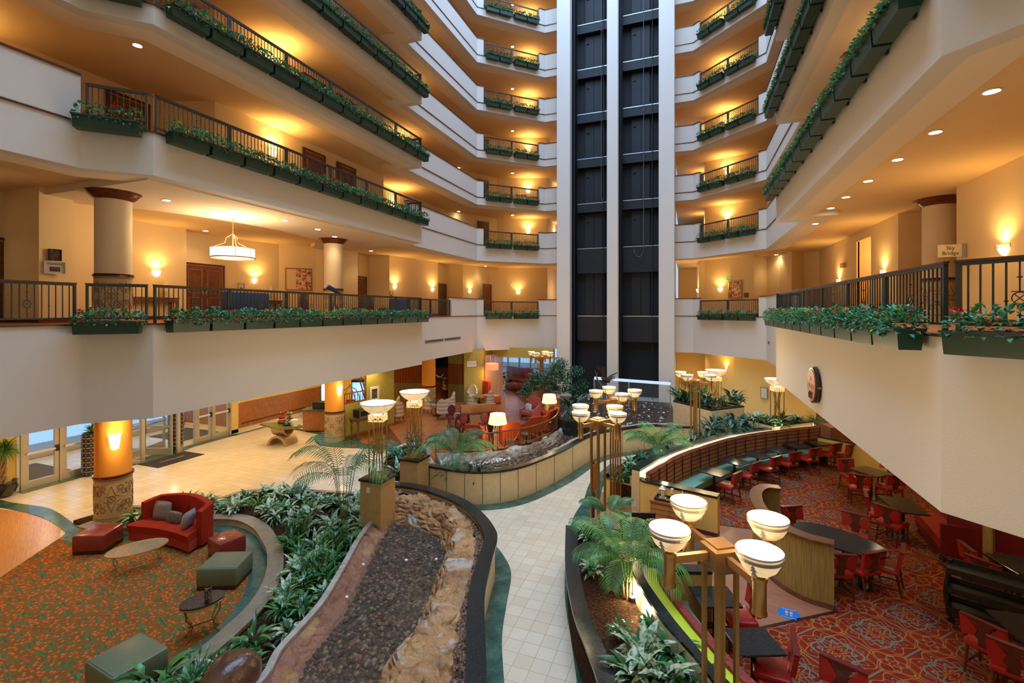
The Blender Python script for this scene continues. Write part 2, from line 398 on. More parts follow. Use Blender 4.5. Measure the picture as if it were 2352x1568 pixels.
def carpet_left():
    n = NT('orange_green_carpet', .95, .1)
    w = n.map(rot=(0, 0, .35), scale=(1, 1.0, 1))
    d = n.vor(16, 'F1', 'Distance', w); c = n.vor(16, 'F1', 'Color', w)
    base = n.ramp(d, [(.0, (.80, .30, .12)), (.30, (.52, .11, .02)), (.55, (.24, .045, .01)), (.75, (.12, .12, .03))])
    streak = n.noise(9, 4, n.map(w, scale=(.35, 5, 1)))
    green = n.ramp(streak, [(.3, (.05, .075, .02)), (.7, (.15, .18, .06))])
    mask = n.ramp(n.noise(5.0, 2, n.map(w, scale=(1, 1.6, 1))), [(.55, (0, 0, 0)), (.60, (1, 1, 1))])
    tone = n.ramp(n.noise(5, 3), [(.3, (.25, .25, .25)), (.7, (.75, .75, .75))])
    col = n.mix(mask, n.mix(tone, base, n.mix(.45, base, (.30, .13, .02))), green)
    n.L.new(col, n.b.inputs['Base Color']); n.bump(n.noise(300, 2), .4, .004); return n.m
def carpet_right():
    n = NT('ornate_red_carpet', .95, .1)
    v = n.map(rot=(0, 0, PI/4), scale=(1/1.0, 1/1.0, 1)); nz = n.N.new('ShaderNodeVectorMath'); nz.operation = 'ADD'
    n.L.new(v, nz.inputs[0]); v = nz.outputs[0]; nz.inputs[1].default_value = (50, 50, 0)
    X, Y, _ = n.sep(v)
    def cell(ox, oy):
        u = n.math('SUBTRACT', n.math('FRACT', n.math('ADD', X, ox)), .5); w = n.math('SUBTRACT', n.math('FRACT', n.math('ADD', Y, oy)), .5)
        r = n.math('SQRT', n.math('ADD', n.math('MULTIPLY', u, u), n.math('MULTIPLY', w, w))); a = n.math('ARCTAN2', w, u)
        return u, w, r, a
    def ringd(r, a, r0, amp, k, wd, ph=0.):
        t = n.math('ADD', n.math('MULTIPLY', n.math('COSINE', n.math('ADD', n.math('MULTIPLY', a, k), ph)), amp), r0)
        return n.math('LESS_THAN', n.math('ABSOLUTE', n.math('SUBTRACT', r, t)), wd)
    u, w, r, a = cell(0, 0); u2, w2, r2, a2 = cell(.5, .5)
    OR = lambda *q: q[0] if len(q) == 1 else n.math('MAXIMUM', q[0], OR(*q[1:]))
    gold = OR(ringd(r2, a2, .21, .055, 4, .013), ringd(r2, a2, .25, .055, 4, .007), ringd(r2, a2, .07, .03, 4, .014), ringd(r, a, .085, .03, 8, .018), ringd(r, a, .43, .05, 8, .010, 3.14))
    line = n.math('MULTIPLY', n.math('LESS_THAN', n.math('MINIMUM', n.math('ABSOLUTE', u2), n.math('ABSOLUTE', w2)), .014), n.math('GREATER_THAN', r2, .26))
    teal = OR(ringd(r, a, .19, .06, 8, .022), ringd(r, a, .29, .055, 4, .016, 3.14), ringd(r, a, .24, .05, 4, .012, 0.), line, ringd(r2, a2, .13, .05, 4, .014, 3.14), ringd(r, a, .35, .04, 16, .010, 1.2))
    base = n.ramp(n.noise(2.5, 3), [(.3, (.19, .016, .009)), (.7, (.27, .028, .013))])
    col = n.mix(teal, base, (.17, .18, .11)); col = n.mix(gold, col, (.40, .15, .022))
    n.L.new(col, n.b.inputs['Base Color']); n.bump(n.noise(260, 2), .4, .004); return n.m
CARL, CARR = carpet_left(), carpet_right()
m = MB(); m.box(-18.4, 10.3, YS, 37, -.3, 0); struct(m.build('floor', TILE))
m = MB(); m.box(-24, -18.4, YS, 37, -.3, -.005); m.box(-18.4, 10, 37, 45, -.3, -.005); struct(m.build('floor_exterior', mat('pavers', (.42, .40, .37), .8, noise=.2)))
def flat(name, pts, z, m_, label=None, t=.006):
    q = MB(); q.prism([tuple(p[:2]) for p in pts], z-t, z); return struct(q.build(name, m_), label)
XE = 2*XC+18.4
# left seating circle: wood floor, marble border, carpet
wl = [P(0, 1170), P(60, 1178), P(110, 1195), P(140, 1215)]; cnr = P(137, 1236)
flat('floor_wood_left', [(-18.3, 6.6)]+[(-17.4, 6.9)]+[tuple(p[:2]) for p in wl]+[tuple(cnr[:2]), (-11.7, 3.8), (-13.0, 2.2), (-18.3, 2.2)], .010, WOODL)
bord = smooth_line([(-18.3, 7.25), (-17.3, 7.22), P(60, 1159), P(110, 1167), P(140, 1182), P(165, 1200), P(185, 1212), (-13.2, 6.95)], 5)
bin_ = smooth_line([(-18.3, 6.6), (-17.3, 6.9), P(60, 1178), P(110, 1195), P(140, 1215), P(150, 1225), (-13.45, 6.45)], 5)
flat('floor_marble_border_left', list(bord)+list(reversed(bin_)), .014, GMARB)
CURB = smooth_line([P(180, 1225), P(215, 1232), P(300, 1228), (-11.2, 7.9), (-10.3, 8.3), (-9.45, 8.15), (-8.7, 7.75), P(617, 1290), P(612, 1345), P(578, 1408), P(508, 1478), P(402, 1568), (-6.6, 3.6), (-6.9, 2.4)], 6)
carp = offset(CURB, -.34)
flat('floor_carpet_left', [tuple(cnr[:2])]+carp[4:]+[(-7.6, 1.6), (-12, 1.4), (-13.0, 2.2), (-11.7, 3.8)], .012, CARL)
flat('floor_marble_ring_left', CURB+list(reversed(carp)), .016, GMARB)
TANST = mat('tan_honed_stone', (.27, .22, .155), .3, noise=.25, scale=8)
m = MB(); m.strip(CURB, 0, .24, 0, .15); m.k = 1; m.strip(CURB, -.03, .27, .15, .19); o = m.build('seating_curb', [STONE, TANST]); tag(o, 'low curved stone curb with polished tan top around the orange carpet', 'curb')
# planting bed between the seating circle and the stream
BEDB = smooth_line([(-13.5, 7.75), (-12.6, 8.2), (-11.74, 8.95), P(560, 1146), P(640, 1142), P(740, 1146), P(835, 1152)], 5)
PL = smooth_line([P(875, 1140, .4), P(868, 1180, .4), P(832, 1225, .4), P(795, 1290, .4), P(745, 1375, .4), P(690, 1440, .4), P(640, 1495, .4), P(595, 1568, .4), (-5.3, 3.6), (-5.6, 2.2)], 6)
bed = offset(CURB, .24)
flat('bed_soil', BEDB+PL+list(reversed(bed)), .10, SOIL, t=.10)
bpy.data.objects['bed_soil']['kind'] = 'stuff'; tag(bpy.data.objects['bed_soil'], 'dark brown mulch in the planting bed beside the stream', 'mulch', kind='stuff')
m = MB(); m.strip(BEDB, 0, .14, 0, .2); tag(m.build('bed_curb', TANST), 'thin tan stone curb between the cream tile floor and the planting bed', 'curb')
# ---- stream wall with granite coping
SW = smooth_line([P(868, 1104, .75), P(892, 1106, .75), P(940, 1108, .75), P(1000, 1120, .75), P(1070, 1147, .75), P(1112, 1180, .75), P(1138, 1215, .75), P(1142, 1240, .75), P(1130, 1285, .75), P(1115, 1350, .75), P(1113, 1420, .75), P(1117, 1568, .75), (-2.05, 4.4), (-1.9, 3.0)], 6)
m = MB(); m.strip(SW, -.05, -.22, 0, .69); m.k = 1; m.strip(SW, 0, -.26, .69, .75); tag(m.build('stream_wall', [STONE, GRAN]), 'curving cream stone wall with black granite coping around the near stream', 'low wall')
flat('floor_marble_stream', offset(SW, .27)[14:]+list(reversed(offset(SW, -.1)[14:])), .012, GMARB)
# ---- back fountain wall
BW = smooth_line([P(958, 1064, .9), P(1000, 1072, .9), P(1050, 1080, .9), P(1100, 1083, .9), P(1150, 1080, .9), P(1200, 1070, .9), P(1250, 1052, .9), P(1300, 1030, .9), P(1350, 1003, .9), P(1390, 990, .9), P(1440, 983, .9), P(1500, 976, .9), (-.4, 18.6), (.2, 18.8)], 6)
m = MB(); m.strip(BW, .03, .16, 0, .84); m.k = 1; m.strip(BW, 0, .19, .84, .9)
tag(m.build('fountain_wall', [STONE, GRAN]), 'long S-curved cream panelled wall with granite coping around the back fountain', 'low wall')
m = MB()
for i in range(4, len(BW)-4, 5):
    p = BW[i]; q = offset(BW, .025)[i]; m.cbox(q[0], q[1], .44, .012, .012, .80)
m.build('panel_joint', mat('joint_dark_grout', (.16, .11, .06), .9), bpy.data.objects['fountain_wall'])  # dark grout joints between the stone panels
flat('floor_marble_fountain', offset(BW, -.32)+list(reversed(offset(BW, .1))), .012, GMARB)
# ---- right aisle border
RB = smooth_line([(-2.5, 16.2), P(1358, 1105), P(1340, 1150), P(1318, 1187), P(1305, 1240), P(1298, 1300), P(1298, 1380), P(1310, 1460), P(1325, 1568), (-1.15, 5.5), (-.9, 4.2)], 6)
flat('floor_marble_aisle_right', RB+list(reversed(offset(RB, .42))), .014, GMARB)
WD = [(-2.35, 13.6), (-2.28, 12.2), (-2.18, 11.2), (-1.95, 9.9), (-1.2, 8.5), (-.2, 7.6), (.95, 8.55), (2.42, 9.62), (1.75, 10.3), (1.45, 11.2), (1.6, 12.5), (.57, 12.5), (-.2, 13.6)]
flat('floor_wood_right', WD, .012, WOODR)
flat('floor_carpet_right', [(-1.4, 4.4), (8.5, 4.4), (8.5, 20.2), (4.0, 20.2), (-.5, 15.5), (-1.5, 12.7), (-1.1, 9.)], .008, CARR)
m = MB(); m.strip([(.95, 8.55), (2.42, 9.62)], -.02, .03, 0, .016); m.strip([(.57, 12.5), (1.6, 12.5)], -.02, .03, 0, .016); struct(m.build('trim_floor_transition', DWOOD))
# ---- lounge floor
flat('floor_lounge', [(-12.9, 15.45), (-11.0, 15.0), (-9.0, 15.2), (-7.3, 13.2), (-6.5, 12.7), (-5.5, 13.1), (-4.8, 14.), (-4.45, 15.2), (-4.5, 17.5), (-5.8, 19), (-5.4, 24), (-6.6, 27), (-6.6, 36.9), (-18.0, 36.9), (-18.0, 23.6), (-14.5, 18.5)], .012, WOODK)
m = MB()
for a, b in (((-9.6, 14.6), (-16.6, 21.6)), ((-8.0, 16.0), (-14.6, 26.5)), ((-7.2, 19), (-13, 28)), ((-6.0, 21), (-12, 31))):
    m.strip([a, b], -.2, .2, .006, .016)
struct(m.build('floor_lounge_bands', mat('dark_red_wood_band', (.17, .035, .015), .25, noise=.3, scale=8)))
flat('floor_marble_lounge_edge', smooth_line([(-14.6, 15.6), (-13.4, 14.5), (-12.2, 14.6), (-10.6, 14.9), (-9, 14.9), (-9, 15.3), (-10.6, 15.4), (-12.0, 15.3), (-12.7, 16.0), (-13.9, 16.1)], 4, True), .014, GMARB)
flat('floor_marble_path', [(-17.9, 14.4), (-17.7, 14.4), (-17.7, 16.2), (-13.9, 15.7), (-13.9, 15.95), (-17.9, 16.45)], .010, GMARB)
flat('floor_marble_west', [(-18.1, 7.7), (-17.75, 7.7), (-17.75, 9.7), (-17.45, 10.6), (-17.4, 11.3), (-17.6, 12.2), (-17.75, 12.7), (-17.75, 14.5), (-18.1, 14.5)], .010, GMARB)
# ================================================================ GROUND FLOOR WALLS
XW = -18.1
BB = mat('stone_baseboard', (.72, .62, .44), .5)
def wall(name, line, z0, z1, m_, t=.2, side=1):
    q = MB(); q.strip(line, 0, t*side, z0, z1); return struct(q.build(name, m_))
wall('wall_west_south', [(XW, YS), (XW, 7.72)], 0, 3.0, YEL)
wall('wall_west_pier', [(XW, 14.5), (XW, 14.85)], 0, 3.0, YEL)
wall('wall_west_north', [(XW, 14.85), (XW, 23.4)], 1.25, 3.0, YEL)
wall('wall_west_wainscot', [(XW, 14.85), (XW, 23.4)], .15, 1.25, CHERRY)
m = MB(); m.box(XW, XW+.02, 15.0, 19.0, .33, .36); struct(m.build('trim_wainscot_groove', BLACK))
wall('baseboard_west', [(XW, 14.5), (XW, 23.4)], 0, .15, BB); wall('baseboard_west_south', [(XW+.02, YS), (XW+.02, 7.72)], 0, .15, BB)
m = MB(); m.box(XW, XW+.03, 7.70, 7.76, 0, 2.9); m.box(XW, XW+.03, 14.82, 14.88, 1.25, 2.9); struct(m.build('trim_corner_guard', WHITE))
# partition behind the microwaves (olive), reaching column side
wall('wall_olive_low', [(-13.15, 15.65), (-12.93, 16.75)], .0, 1.35, OLIVE, .15); wall('wall_olive_full', [(-12.93, 16.75), (-12.6, 18.3)], .0, 3.0, OLIVE, .15)
wall('baseboard_olive', [(-13.12, 15.64), (-12.58, 18.3)], 0, .1, CHERRY, .02)
wall('wall_olive_back', [(-16.4, 21.6), (-16.4, 23.4), (-18.1, 23.4)], 0, 3.0, OLIVE)
wall('wall_yellow_back', [(-18.1, 20.0), (-16.4, 21.6)], 0, 3.0, YEL)
# TV room of dark cherry panelling beyond the curtains
PANEL = mat('red_cherry_panelling', (.22, .055, .02), .35, noise=.3, scale=5)
wall('wall_tv_room', [(-18.1, 27.2), (-13.3, 27.2)], 0, 3.0, PANEL)
wall('wall_tv_room_west', [(-18.0, 23.4), (-18.0, 27.2)], 0, 3.0, PANEL)
wall('wall_tv_niche', [(-13.3, 27.2), (-12.5, 26.0)], 0, 3.0, PANEL)
wall('wall_olive_pier', [(-12.5, 26.0), (-11.95, 24.4), (-11.25, 24.9), (-11.5, 26.6)], 0, 3.0, OLIVE, .1, -1)
# far lounge: glazing to terrace
m = MB(); m.box(-13.2, -6.6, 36.9, 37.1, 2.35, 3.0); m.box(-14.4, -11.3, 26.5, 26.7, 2.45, 3.0); m.box(-11.3, -7.4, 26.6, 26.8, 2.40, 3.0); struct(m.build('wall_olive_header', OLIVE))
# ---- right side ground walls (warm yellow)
GY = mat('golden_wall_paint', (.84, .56, .18), .75)
wall('wall_east_back', [(-.8, 31.0), (.9, 31.0), (.9, 29.2), (2.2, 27.0), (3.9, 25.6), (3.9, 24.6), (4.9, 24.0)], 0, 3.0, GY, .2)
wall('wall_east_side', [(4.9, 24.0), (7.2, 21.5), (10.3, 21.5)], 0, 3.0, GY, .2)
wall('wall_east', [(10.0, 21.5), (10.0, YS)], 0, 3.0, mat('dim_tan_wall', (.5, .33, .15), .8), .2)
# ================================================================ GALLERIES: RAILS, PLANTERS, LAMPS
LN = {1: 'ground', 2: 'second', 3: 'third', 4: 'fourth', 5: 'fifth', 6: 'sixth', 7: 'seventh', 8: 'eighth', 9: 'ninth'}
LEAFS = [mat('leaf_deep_green', (.03, .18, .065), .4, noise=.4, scale=30), mat('leaf_mid_green', (.075, .33, .10), .42, noise=.35, scale=30),
         mat('leaf_blue_green', (.07, .40, .31), .38), mat('leaf_yellow_green', (.20, .28, .04), .45), mat('leaf_bronze', (.20, .055, .02), .45),
         mat('petal_red', (.62, .012, .02), .6), mat('petal_yellow', (.75, .38, .02), .6)]
def leaf2(m, p, d, L, w, fold=.25):                    # small folded leaf
    d = d.normalized(); s = d.cross(Vector((0, 0, 1))); s = s.normalized() if s.length > 1e-3 else Vector((1, 0, 0)); n = s.cross(d)
    mid = p+d*L*.5; m.add([p, mid+s*w/2+n*w*fold, p+d*L-n*L*.12, mid-s*w/2+n*w*fold, mid], [(0, 4, 1), (1, 4, 2), (0, 3, 4), (3, 2, 4)])
def rdir(R, lo=-.2, hi=1.):
    a = R.uniform(0, 2*PI); z = R.uniform(lo, hi); r = math.sqrt(max(0, 1-z*z)); return Vector((r*math.cos(a), r*math.sin(a), z))
def planter_foliage(seed, L, flowers, tall, n=300):
    R = random.Random(seed); m = MB()
    for c in range(5):
        cx = -L/2+L*(c+.5)/5+R.uniform(-.04, .04); h = R.uniform(.17, .27); kind = R.choice((0, 1, 2, 1, 2))
        for i in range(n//5):
            q = rdir(R, -.35, 1.); p = Vector((cx+q.x*.13, q.y*.17, .02+max(-.3, q.z)*h)); m.mat(R.choice((kind, kind, 2, 2, 1, 0, 3)) if R.random() > .03 else 4)
            leaf2(m, p, q+rdir(R, -.5, .5)*.7, R.uniform(.055, .10), R.uniform(.04, .07))
    for t in range(tall):
        cx = R.uniform(-L/2+.1, L/2-.1); cy = R.uniform(-.05, .05); k = R.choice((4, 1, 3, 4))
        for i in range(9):
            q = rdir(R, .15, .9); m.mat(R.choice((k, 1))); leaf2(m, Vector((cx, cy, .1))+q*.03, q, R.uniform(.14, .22), R.uniform(.04, .06))
    for f in range(flowers):
        cx = R.uniform(-L/2+.1, L/2-.1); cy = R.uniform(-.15, .0); cz = R.uniform(.10, .17); k = 5 if R.random() < .75 else 6
        cz += .08
        for i in range(22):
            q = rdir(R, -.2, 1.); m.mat(k); leaf2(m, Vector((cx, cy, cz))+q*.035, q+rdir(R)*.4, .04, .042)
    return m
def planter_proto(L, name='planter_box'):
    t = thing(name, 'planter', 'planter')
    m = MB(); z0, z1 = -.175, .075; w0, w1 = .23, .27; l0, l1 = L-.05, L-.02
    lo = [(-l0/2, -w0/2, z0), (l0/2, -w0/2, z0), (l0/2, w0/2, z0), (-l0/2, w0/2, z0)]; hi = [(-l1/2, -w1/2, z1), (l1/2, -w1/2, z1), (l1/2, w1/2, z1), (-l1/2, w1/2, z1)]
    m.loft([lo, hi], True, False); m.add(lo, [(3, 2, 1, 0)]); m.add([(x*.98, y*.98, .05) for x, y, z in hi], [(0, 1, 2, 3)])
    m.build('box', PGREEN, t)
    m = MB(); R_ = L/2
    for y0, y1 in ((-.175, -.13), (.13, .16)): m.box(-R_, R_, y0, y1, .055, .09)
    for x0, x1 in ((-R_, -R_+.03), (R_-.03, R_)): m.box(x0, x1, -.13, .13, .055, .088)
    m.build('rim', IRON, t)
    m = MB(); m.box(-.03, .03, .10, .21, -.12, -.06); m.build('bracket', IRON, t)
    return t
PROT = {}
def planter(x, y, z, rz, L, seed, label, group, near=False):
    kf = seed % 6; key = (round(L, 2), kf, near)
    if key not in PROT:
        t = planter_proto(L); f = planter_foliage(100+kf+(50 if near else 0), L, (1, 2, 0, 2, 3, 1)[kf], (0, 1, 0, 1, 0, 2)[kf], 480 if near else 300).build('foliage', LEAFS, t, loc=(0, 0, .07))
        PROT[key] = t; t.location = (x, y, z); t.rotation_euler = (0, 0, rz); t['label'] = label; t['group'] = group; return t
    return dup(PROT[key], (x, y, z), rz, label, group)
def medallion(m, cx, z):
    m.tube([(cx+.062*math.cos(a*PI/8), 0, z+.062*math.sin(a*PI/8)) for a in range(16)], .006, 5, closed=True)
    m.bar((cx-.042, 0, z-.042), (cx+.042, 0, z+.042), .008); m.bar((cx-.042, 0, z+.042), (cx+.042, 0, z-.042), .008)
    m.box(cx-.066, cx+.066, -.006, .006, z+.066, z+.076); m.box(cx-.066, cx+.066, -.006, .006, z-.076, z-.066)
RPROT = {}
def rail_proto(L, parts):
    t = thing('railing', 'railing', 'railing')
    H = .80
    m = MB(); m.box(-L/2-.01, L/2+.01, -.03, .03, H+.02, H+.045); m.build('handrail', TRIM, t)
    MB().box(-L/2, L/2, -.022, .022, H-.02, H+.02).build('top_rail', IRON, t); MB().box(-L/2, L/2, -.012, .012, .10, .13).build('bottom_rail', IRON, t)
    for sx in (-1, 1):
        m = MB(); m.box(sx*L/2-.022-sx*.022, sx*L/2+.022-sx*.022, -.022, .022, .0, H); m.build('post', IRON, t)
    n = max(3, round(L/.115)); xs = [-L/2+L*(i+1)/(n+1) for i in range(n)]; mid = n//2
    m = MB(); mx = xs[mid]; medallion(m, mx, .40); m.box(mx-.006, mx+.006, -.006, .006, .476, H-.02); m.box(mx-.006, mx+.006, -.006, .006, .13, .324)
    m.cbox(mx, 0, .62, .035, .03, .014); m.cbox(mx, 0, .22, .035, .03, .014); m.build('medallion', IRON, t)
    allb = MB()
    for i, x in enumerate(xs):
        if i == mid: continue
        b = allb if not parts else MB()
        b.box(x-.0075, x+.0075, -.0075, .0075, .13, H-.02)
        if i % 4 == 1: b.cbox(x, 0, .37, .03, .03, .012)
        if parts: b.build('baluster', IRON, t)
    if not parts: allb.build('balusters', IRON, t)
    return t
def railing(p, q, z, label, group, parts=False):
    p = Vector(p[:2]); q = Vector(q[:2]); L = (q-p).length; rz = math.atan2(q.y-p.y, q.x-p.x); c = (p+q)/2; key = (round(L, 2), parts)
    if key not in RPROT:
        t = rail_proto(L, parts); RPROT[key] = t; t.location = (c.x, c.y, z+.035); t.rotation_euler = (0, 0, rz); t['label'] = label; t['group'] = group; return t
    return dup(RPROT[key], (c.x, c.y, z+.035), rz, label, group)
for sname, out, sg in SIDE:
    A, B, C0, D0, E0, F, G, T = out
    for k in range(2, 9):
        z = LV[k]; inn = .07*sg
        gr = 'black railings of the %s floor' % LN[k]
        near = k == 2
        Bv = lambda p, q, t: tuple(Vector(p[:2]).lerp(Vector(q[:2]), t))
        # bay railing, six panels
        lb = offset([B, C0, D0], inn)
        for i in range(6):
            y0 = C0[1]+.05+(D0[1]-C0[1]-.1)*i/6; y1 = C0[1]+.05+(D0[1]-C0[1]-.1)*(i+1)/6
            if (k == 8 and i < 3): continue
            railing((lb[1][0], y0+.008), (lb[1][0], y1-.008), z, 'black iron railing panel, %s from near end of %s %s-floor bay' % (ORD[i], sname, LN[k]), gr, near)
        railing(Bv(lb[0], lb[1], .05), Bv(lb[0], lb[1], .93), z, 'black iron railing panel on the slanted near corner of the %s %s-floor bay' % (sname, LN[k]), gr, near)
        # end return of the bay
        railing((D0[0], D0[1]-.05), (E0[0], E0[1]-.05), z, 'short black railing closing the far end of the %s %s-floor bay' % (sname, LN[k]), gr, False)
        if k == 2:
            if sname == 'left':
                for i in range(4):
                    railing((A[0]-.07, B[1]-.03-1.55*(i+1)), (A[0]-.07, B[1]-.05-1.55*i), z, 'black iron railing panel, %s from corner of left second-floor front gallery' % ORD[i], gr, True)
                for i in range(2):
                    railing((E0[0]-.07, E0[1]+.05+2.0*i), (E0[0]-.07, E0[1]+2.03+2.0*i), z, 'black iron railing panel beyond the left second-floor bay, %s from the bay' % ORD[i], gr, False)
        # diagonal back railing
        lf = offset([F, G], inn)
        for i in range(2):
            railing(Bv(lf[0], lf[1], .095+.405*i), Bv(lf[0], lf[1], .495+.405*i), z, 'black railing panel in the %s back corner, %s floor, %s from outer side' % (sname, LN[k], ORD[i]), gr, near)
        # planters
        grp = 'green planter boxes of the %s %s floor' % (sname, LN[k])
        xo = C0[0]+.22*sg; rzb = 0 if False else (PI/2 if sg == 1 else -PI/2)
        for i in range(12):
            if (k == 8 and i < 7) or (k == 7 and i < 3): continue
            y = C0[1]+.62+.908*i
            planter(xo, y, z, rzb, .88, k*7+i*5+(3 if sg < 0 else 0), 'dark green planter box, %s from near end of %s %s-floor bay' % (ORD[i], sname, LN[k]), grp, near and (sg < 0 or i < 5))
        c = offset([B, C0], -.22*sg); mid = Bv(c[0], c[1], .42); ang = math.atan2(C0[1]-B[1], C0[0]-B[0])+(PI if sg < 0 else 0)
        planter(mid[0], mid[1], z, ang, 1.12, 1+k, 'dark green planter box on the slanted near corner of the %s %s-floor bay' % (sname, LN[k]), grp, near)
        c = offset([F, G], -.20*sg); ang = math.atan2(G[1]-F[1], G[0]-F[0])+(PI if sg < 0 else 0)
        for i in range(4):
            t_ = (.20, .385, .60, .785)[i]; mid = Bv(c[0], c[1], t_)
            planter(mid[0], mid[1], z, ang, .80, k*5+i*3+2, 'dark green planter box in the %s back corner, %s floor, %s from outer side' % (sname, LN[k], ORD[i]), grp, False)
# ---------------------------------------------------------------- wall sconces
SCN = None
BRB = mat('sconce_gilt', (.55, .38, .16), .35, .7)
def sconce_proto():
    t = thing('wall_sconce', 'sconce', 'wall lamp')
    prof = [(.02, -.20), (.075, -.175), (.12, -.12), (.148, -.04), (.155, .03)]; n = 14; loops = []
    for r, z in prof: loops.append([(r*math.cos(PI*k/n), -r*math.sin(PI*k/n)*.75, z) for k in range(n+1)])
    m = MB(); m.loft(loops, False, False); m.add([(0, 0, -.20)]+[(p[0], p[1], p[2]) for p in loops[0]], [(0, i+2, i+1) for i in range(n)]); m.build('bowl', GLOW, t, True)
    m = MB()
    for z, r in ((-.02, .155), (.035, .160)): m.tube([(r*math.cos(PI*k/n), -r*math.sin(PI*k/n)*.75-.002, z) for k in range(n+1)], .006, 5)
    for a in (0, PI/2, PI): m.bar((.16*math.cos(a), -.16*.75*math.sin(a), -.03), (.16*math.cos(a), -.16*.75*math.sin(a), .055), .01)
    m.build('band', BRB, t)
    m = MB(); m.box(-.05, .05, -.012, 0, -.12, 0); m.build('back_plate', BRB, t)
    return t
def sconce(x, y, z, rz, label, power=26., group='half-bowl wall sconces'):
    global SCN
    if SCN is None:
        SCN = sconce_proto(); t = SCN; t.location = (x, y, z); t.rotation_euler = (0, 0, rz); t['label'] = label; t['group'] = group
    else: t = dup(SCN, (x, y, z), rz, label, group)
    lx = x+math.sin(rz)*.24; ly = y-math.cos(rz)*.24
    spot((x+math.sin(rz)*.13, y-math.cos(rz)*.13, z+.04), power*2.6, (1.0, .64, .22), 150, 1., .05, (PI, 0, 0)); point((x+math.sin(rz)*.7, y-math.cos(rz)*.7, z+.2), power*.42, (1.0, .62, .24), .15)  # the point is an added fill light without any fixture
    return t
def facing(dx, dy): return math.atan2(dx, -dy)         # rotation whose local -Y points along (dx, dy)
UP = 42.
for sname, sg in (('left', 1), ('right', -1)):
    fx = lambda x: x if sg == 1 else 2*XC-x
    for k in range(3, 9):
        z = LV[k]+1.62
        for i, y in enumerate((4.8, 12.3, 20.6)):
            if sg < 0 and i == 0: continue
            x = -13.39 if 10 < y < 18.6 else (-14.29 if y > 18 else -14.89)
            sconce(fx(x), y, z, facing(sg, 0), 'glowing half-bowl sconce on the %s corridor wall of the %s floor, %s from the front' % (sname, LN[k], ORD[i]), UP*1.3)
        a = Vector((-12.3, 29.9)); b = Vector((-9.1, 31.2)); p = a.lerp(b, .62); nrm = Vector((b.y-a.y, -(b.x-a.x))).normalized(); p = p+nrm*.01
        sconce(fx(p.x), p.y, z, facing(nrm.x*sg, nrm.y), 'glowing half-bowl sconce behind the %s back corner railing of the %s floor' % (sname, LN[k]), UP)
        point((fx(-9.0), 33.0, z+.3), 26, WARM, .1)
# second floor walls
Z2, ZC2 = 4.9, 8.34
W2L = [(-16.7, YS), (-16.7, 6.85), (-15.1, 6.85), (-15.2, 7.6), (-15.9, 7.65), (-16.0, 8.6), (-17.8, 9.2), (-17.8, 12.4), (-18.3, 12.5), (-18.3, 14.5), (-18.2, 14.9), (-17.9, 16.8), (-16.8, 17.95), (-16.5, 18.1), (-16.3, 20.4), (-16.9, 20.6), (-16.9, 22.0), (-15.6, 22.2), (-14.95, 26.5), (-15.2, 26.6), (-15.2, 28.2), (-14.1, 28.3), (-13.8, 29.6), (-13.6, 31.4), (-12.8, 31.5), (-9.5, 32.6), (-9.4, 36)]
m = MB(); m.strip(W2L, 0, .1, Z2, ZC2); struct(m.build('wall_second_left', WALLP))
m = MB(); m.strip(W2L, -.015, 0, Z2, Z2+.12); struct(m.build('baseboard_second_left', MAHOG))
W2R = [(6.25, YS), (6.25, 14.9), (7.3, 14.95), (7.3, 18.3), (6.25, 18.4), (6.25, 20.8)]
W2R2 = [(6.25, 22.4), (6.25, 25.9), (6.3, 28.3), (5.7, 28.9), (5.0, 28.0), (4.7, 29.6), (4.2, 30.4), (3.4, 29.4), (.9, 31.2), (.6, 31.3), (.5, 33)]
for nm, w in (('a', W2R), ('b', W2R2)):
    m = MB(); m.strip(w, 0, -.1, Z2, ZC2); struct(m.build('wall_second_right_'+nm, WALLP)); m = MB(); m.strip(w, 0, .015, Z2, Z2+.12); struct(m.build('baseboard_second_right_'+nm, MAHOG))
m = MB(); m.box(6.3, 9.5, 22.4, 22.5, Z2, ZC2); m.box(8.4, 8.5, 20.6, 22.4, Z2, ZC2); m.box(6.3, 8.5, 20.7, 20.8, Z2, ZC2); m.box(6.25, 6.35, 20.8, 22.4, 7.95, ZC2); struct(m.build('wall_second_opening', WALLP))
# curved ceiling step of the second-floor lounge
arc = smooth_line([(-13.5, 7.6), (-14.6, 8.9), (-14.2, 10.4), (-13.75, 11.9), (-13.7, 13.3), (-14.1, 14.6), (-15.2, 16.3), (-16.4, 17.2)], 5)
arc = smooth_line([(-15.6, 7.9), (-14.75, 8.9), (-14.2, 10.3), (-13.95, 11.8), (-13.95, 13.4), (-14.4, 15.0), (-15.3, 16.3), (-16.4, 17.2)], 5)
m = MB(); m.prism(arc+[(-16.4, 18.0), (-11.3, 18.0), (-11.3, 7.0), (-15.6, 7.0)], 8.12, 8.31); struct(m.build('ceiling_lounge_soffit', SOFF))
for i, (px, py, X) in enumerate(((358, 618, -17.79), (588, 638, None), (910, 652, None), (995, 660, None))):
    if i == 0: pos, f = (-17.79, 11.31), (1, 0)
    elif i == 1: pos, f = (-18.05, 15.6), (1, .15)
    elif i == 2: pos, f = (-15.53, 22.6), (1, -.15)
    else: pos, f = (-15.02, 25.9), (1, -.15)
    sconce(pos[0], pos[1], 6.62, facing(*f), 'glowing half-bowl sconce on the left second-floor lounge wall, %s from the front' % ORD[i], 30)
sconce(-13.93, 29.0, 6.6, facing(1, -.2), 'small glowing sconce beside the walnut door of the left second-floor corridor', 22)
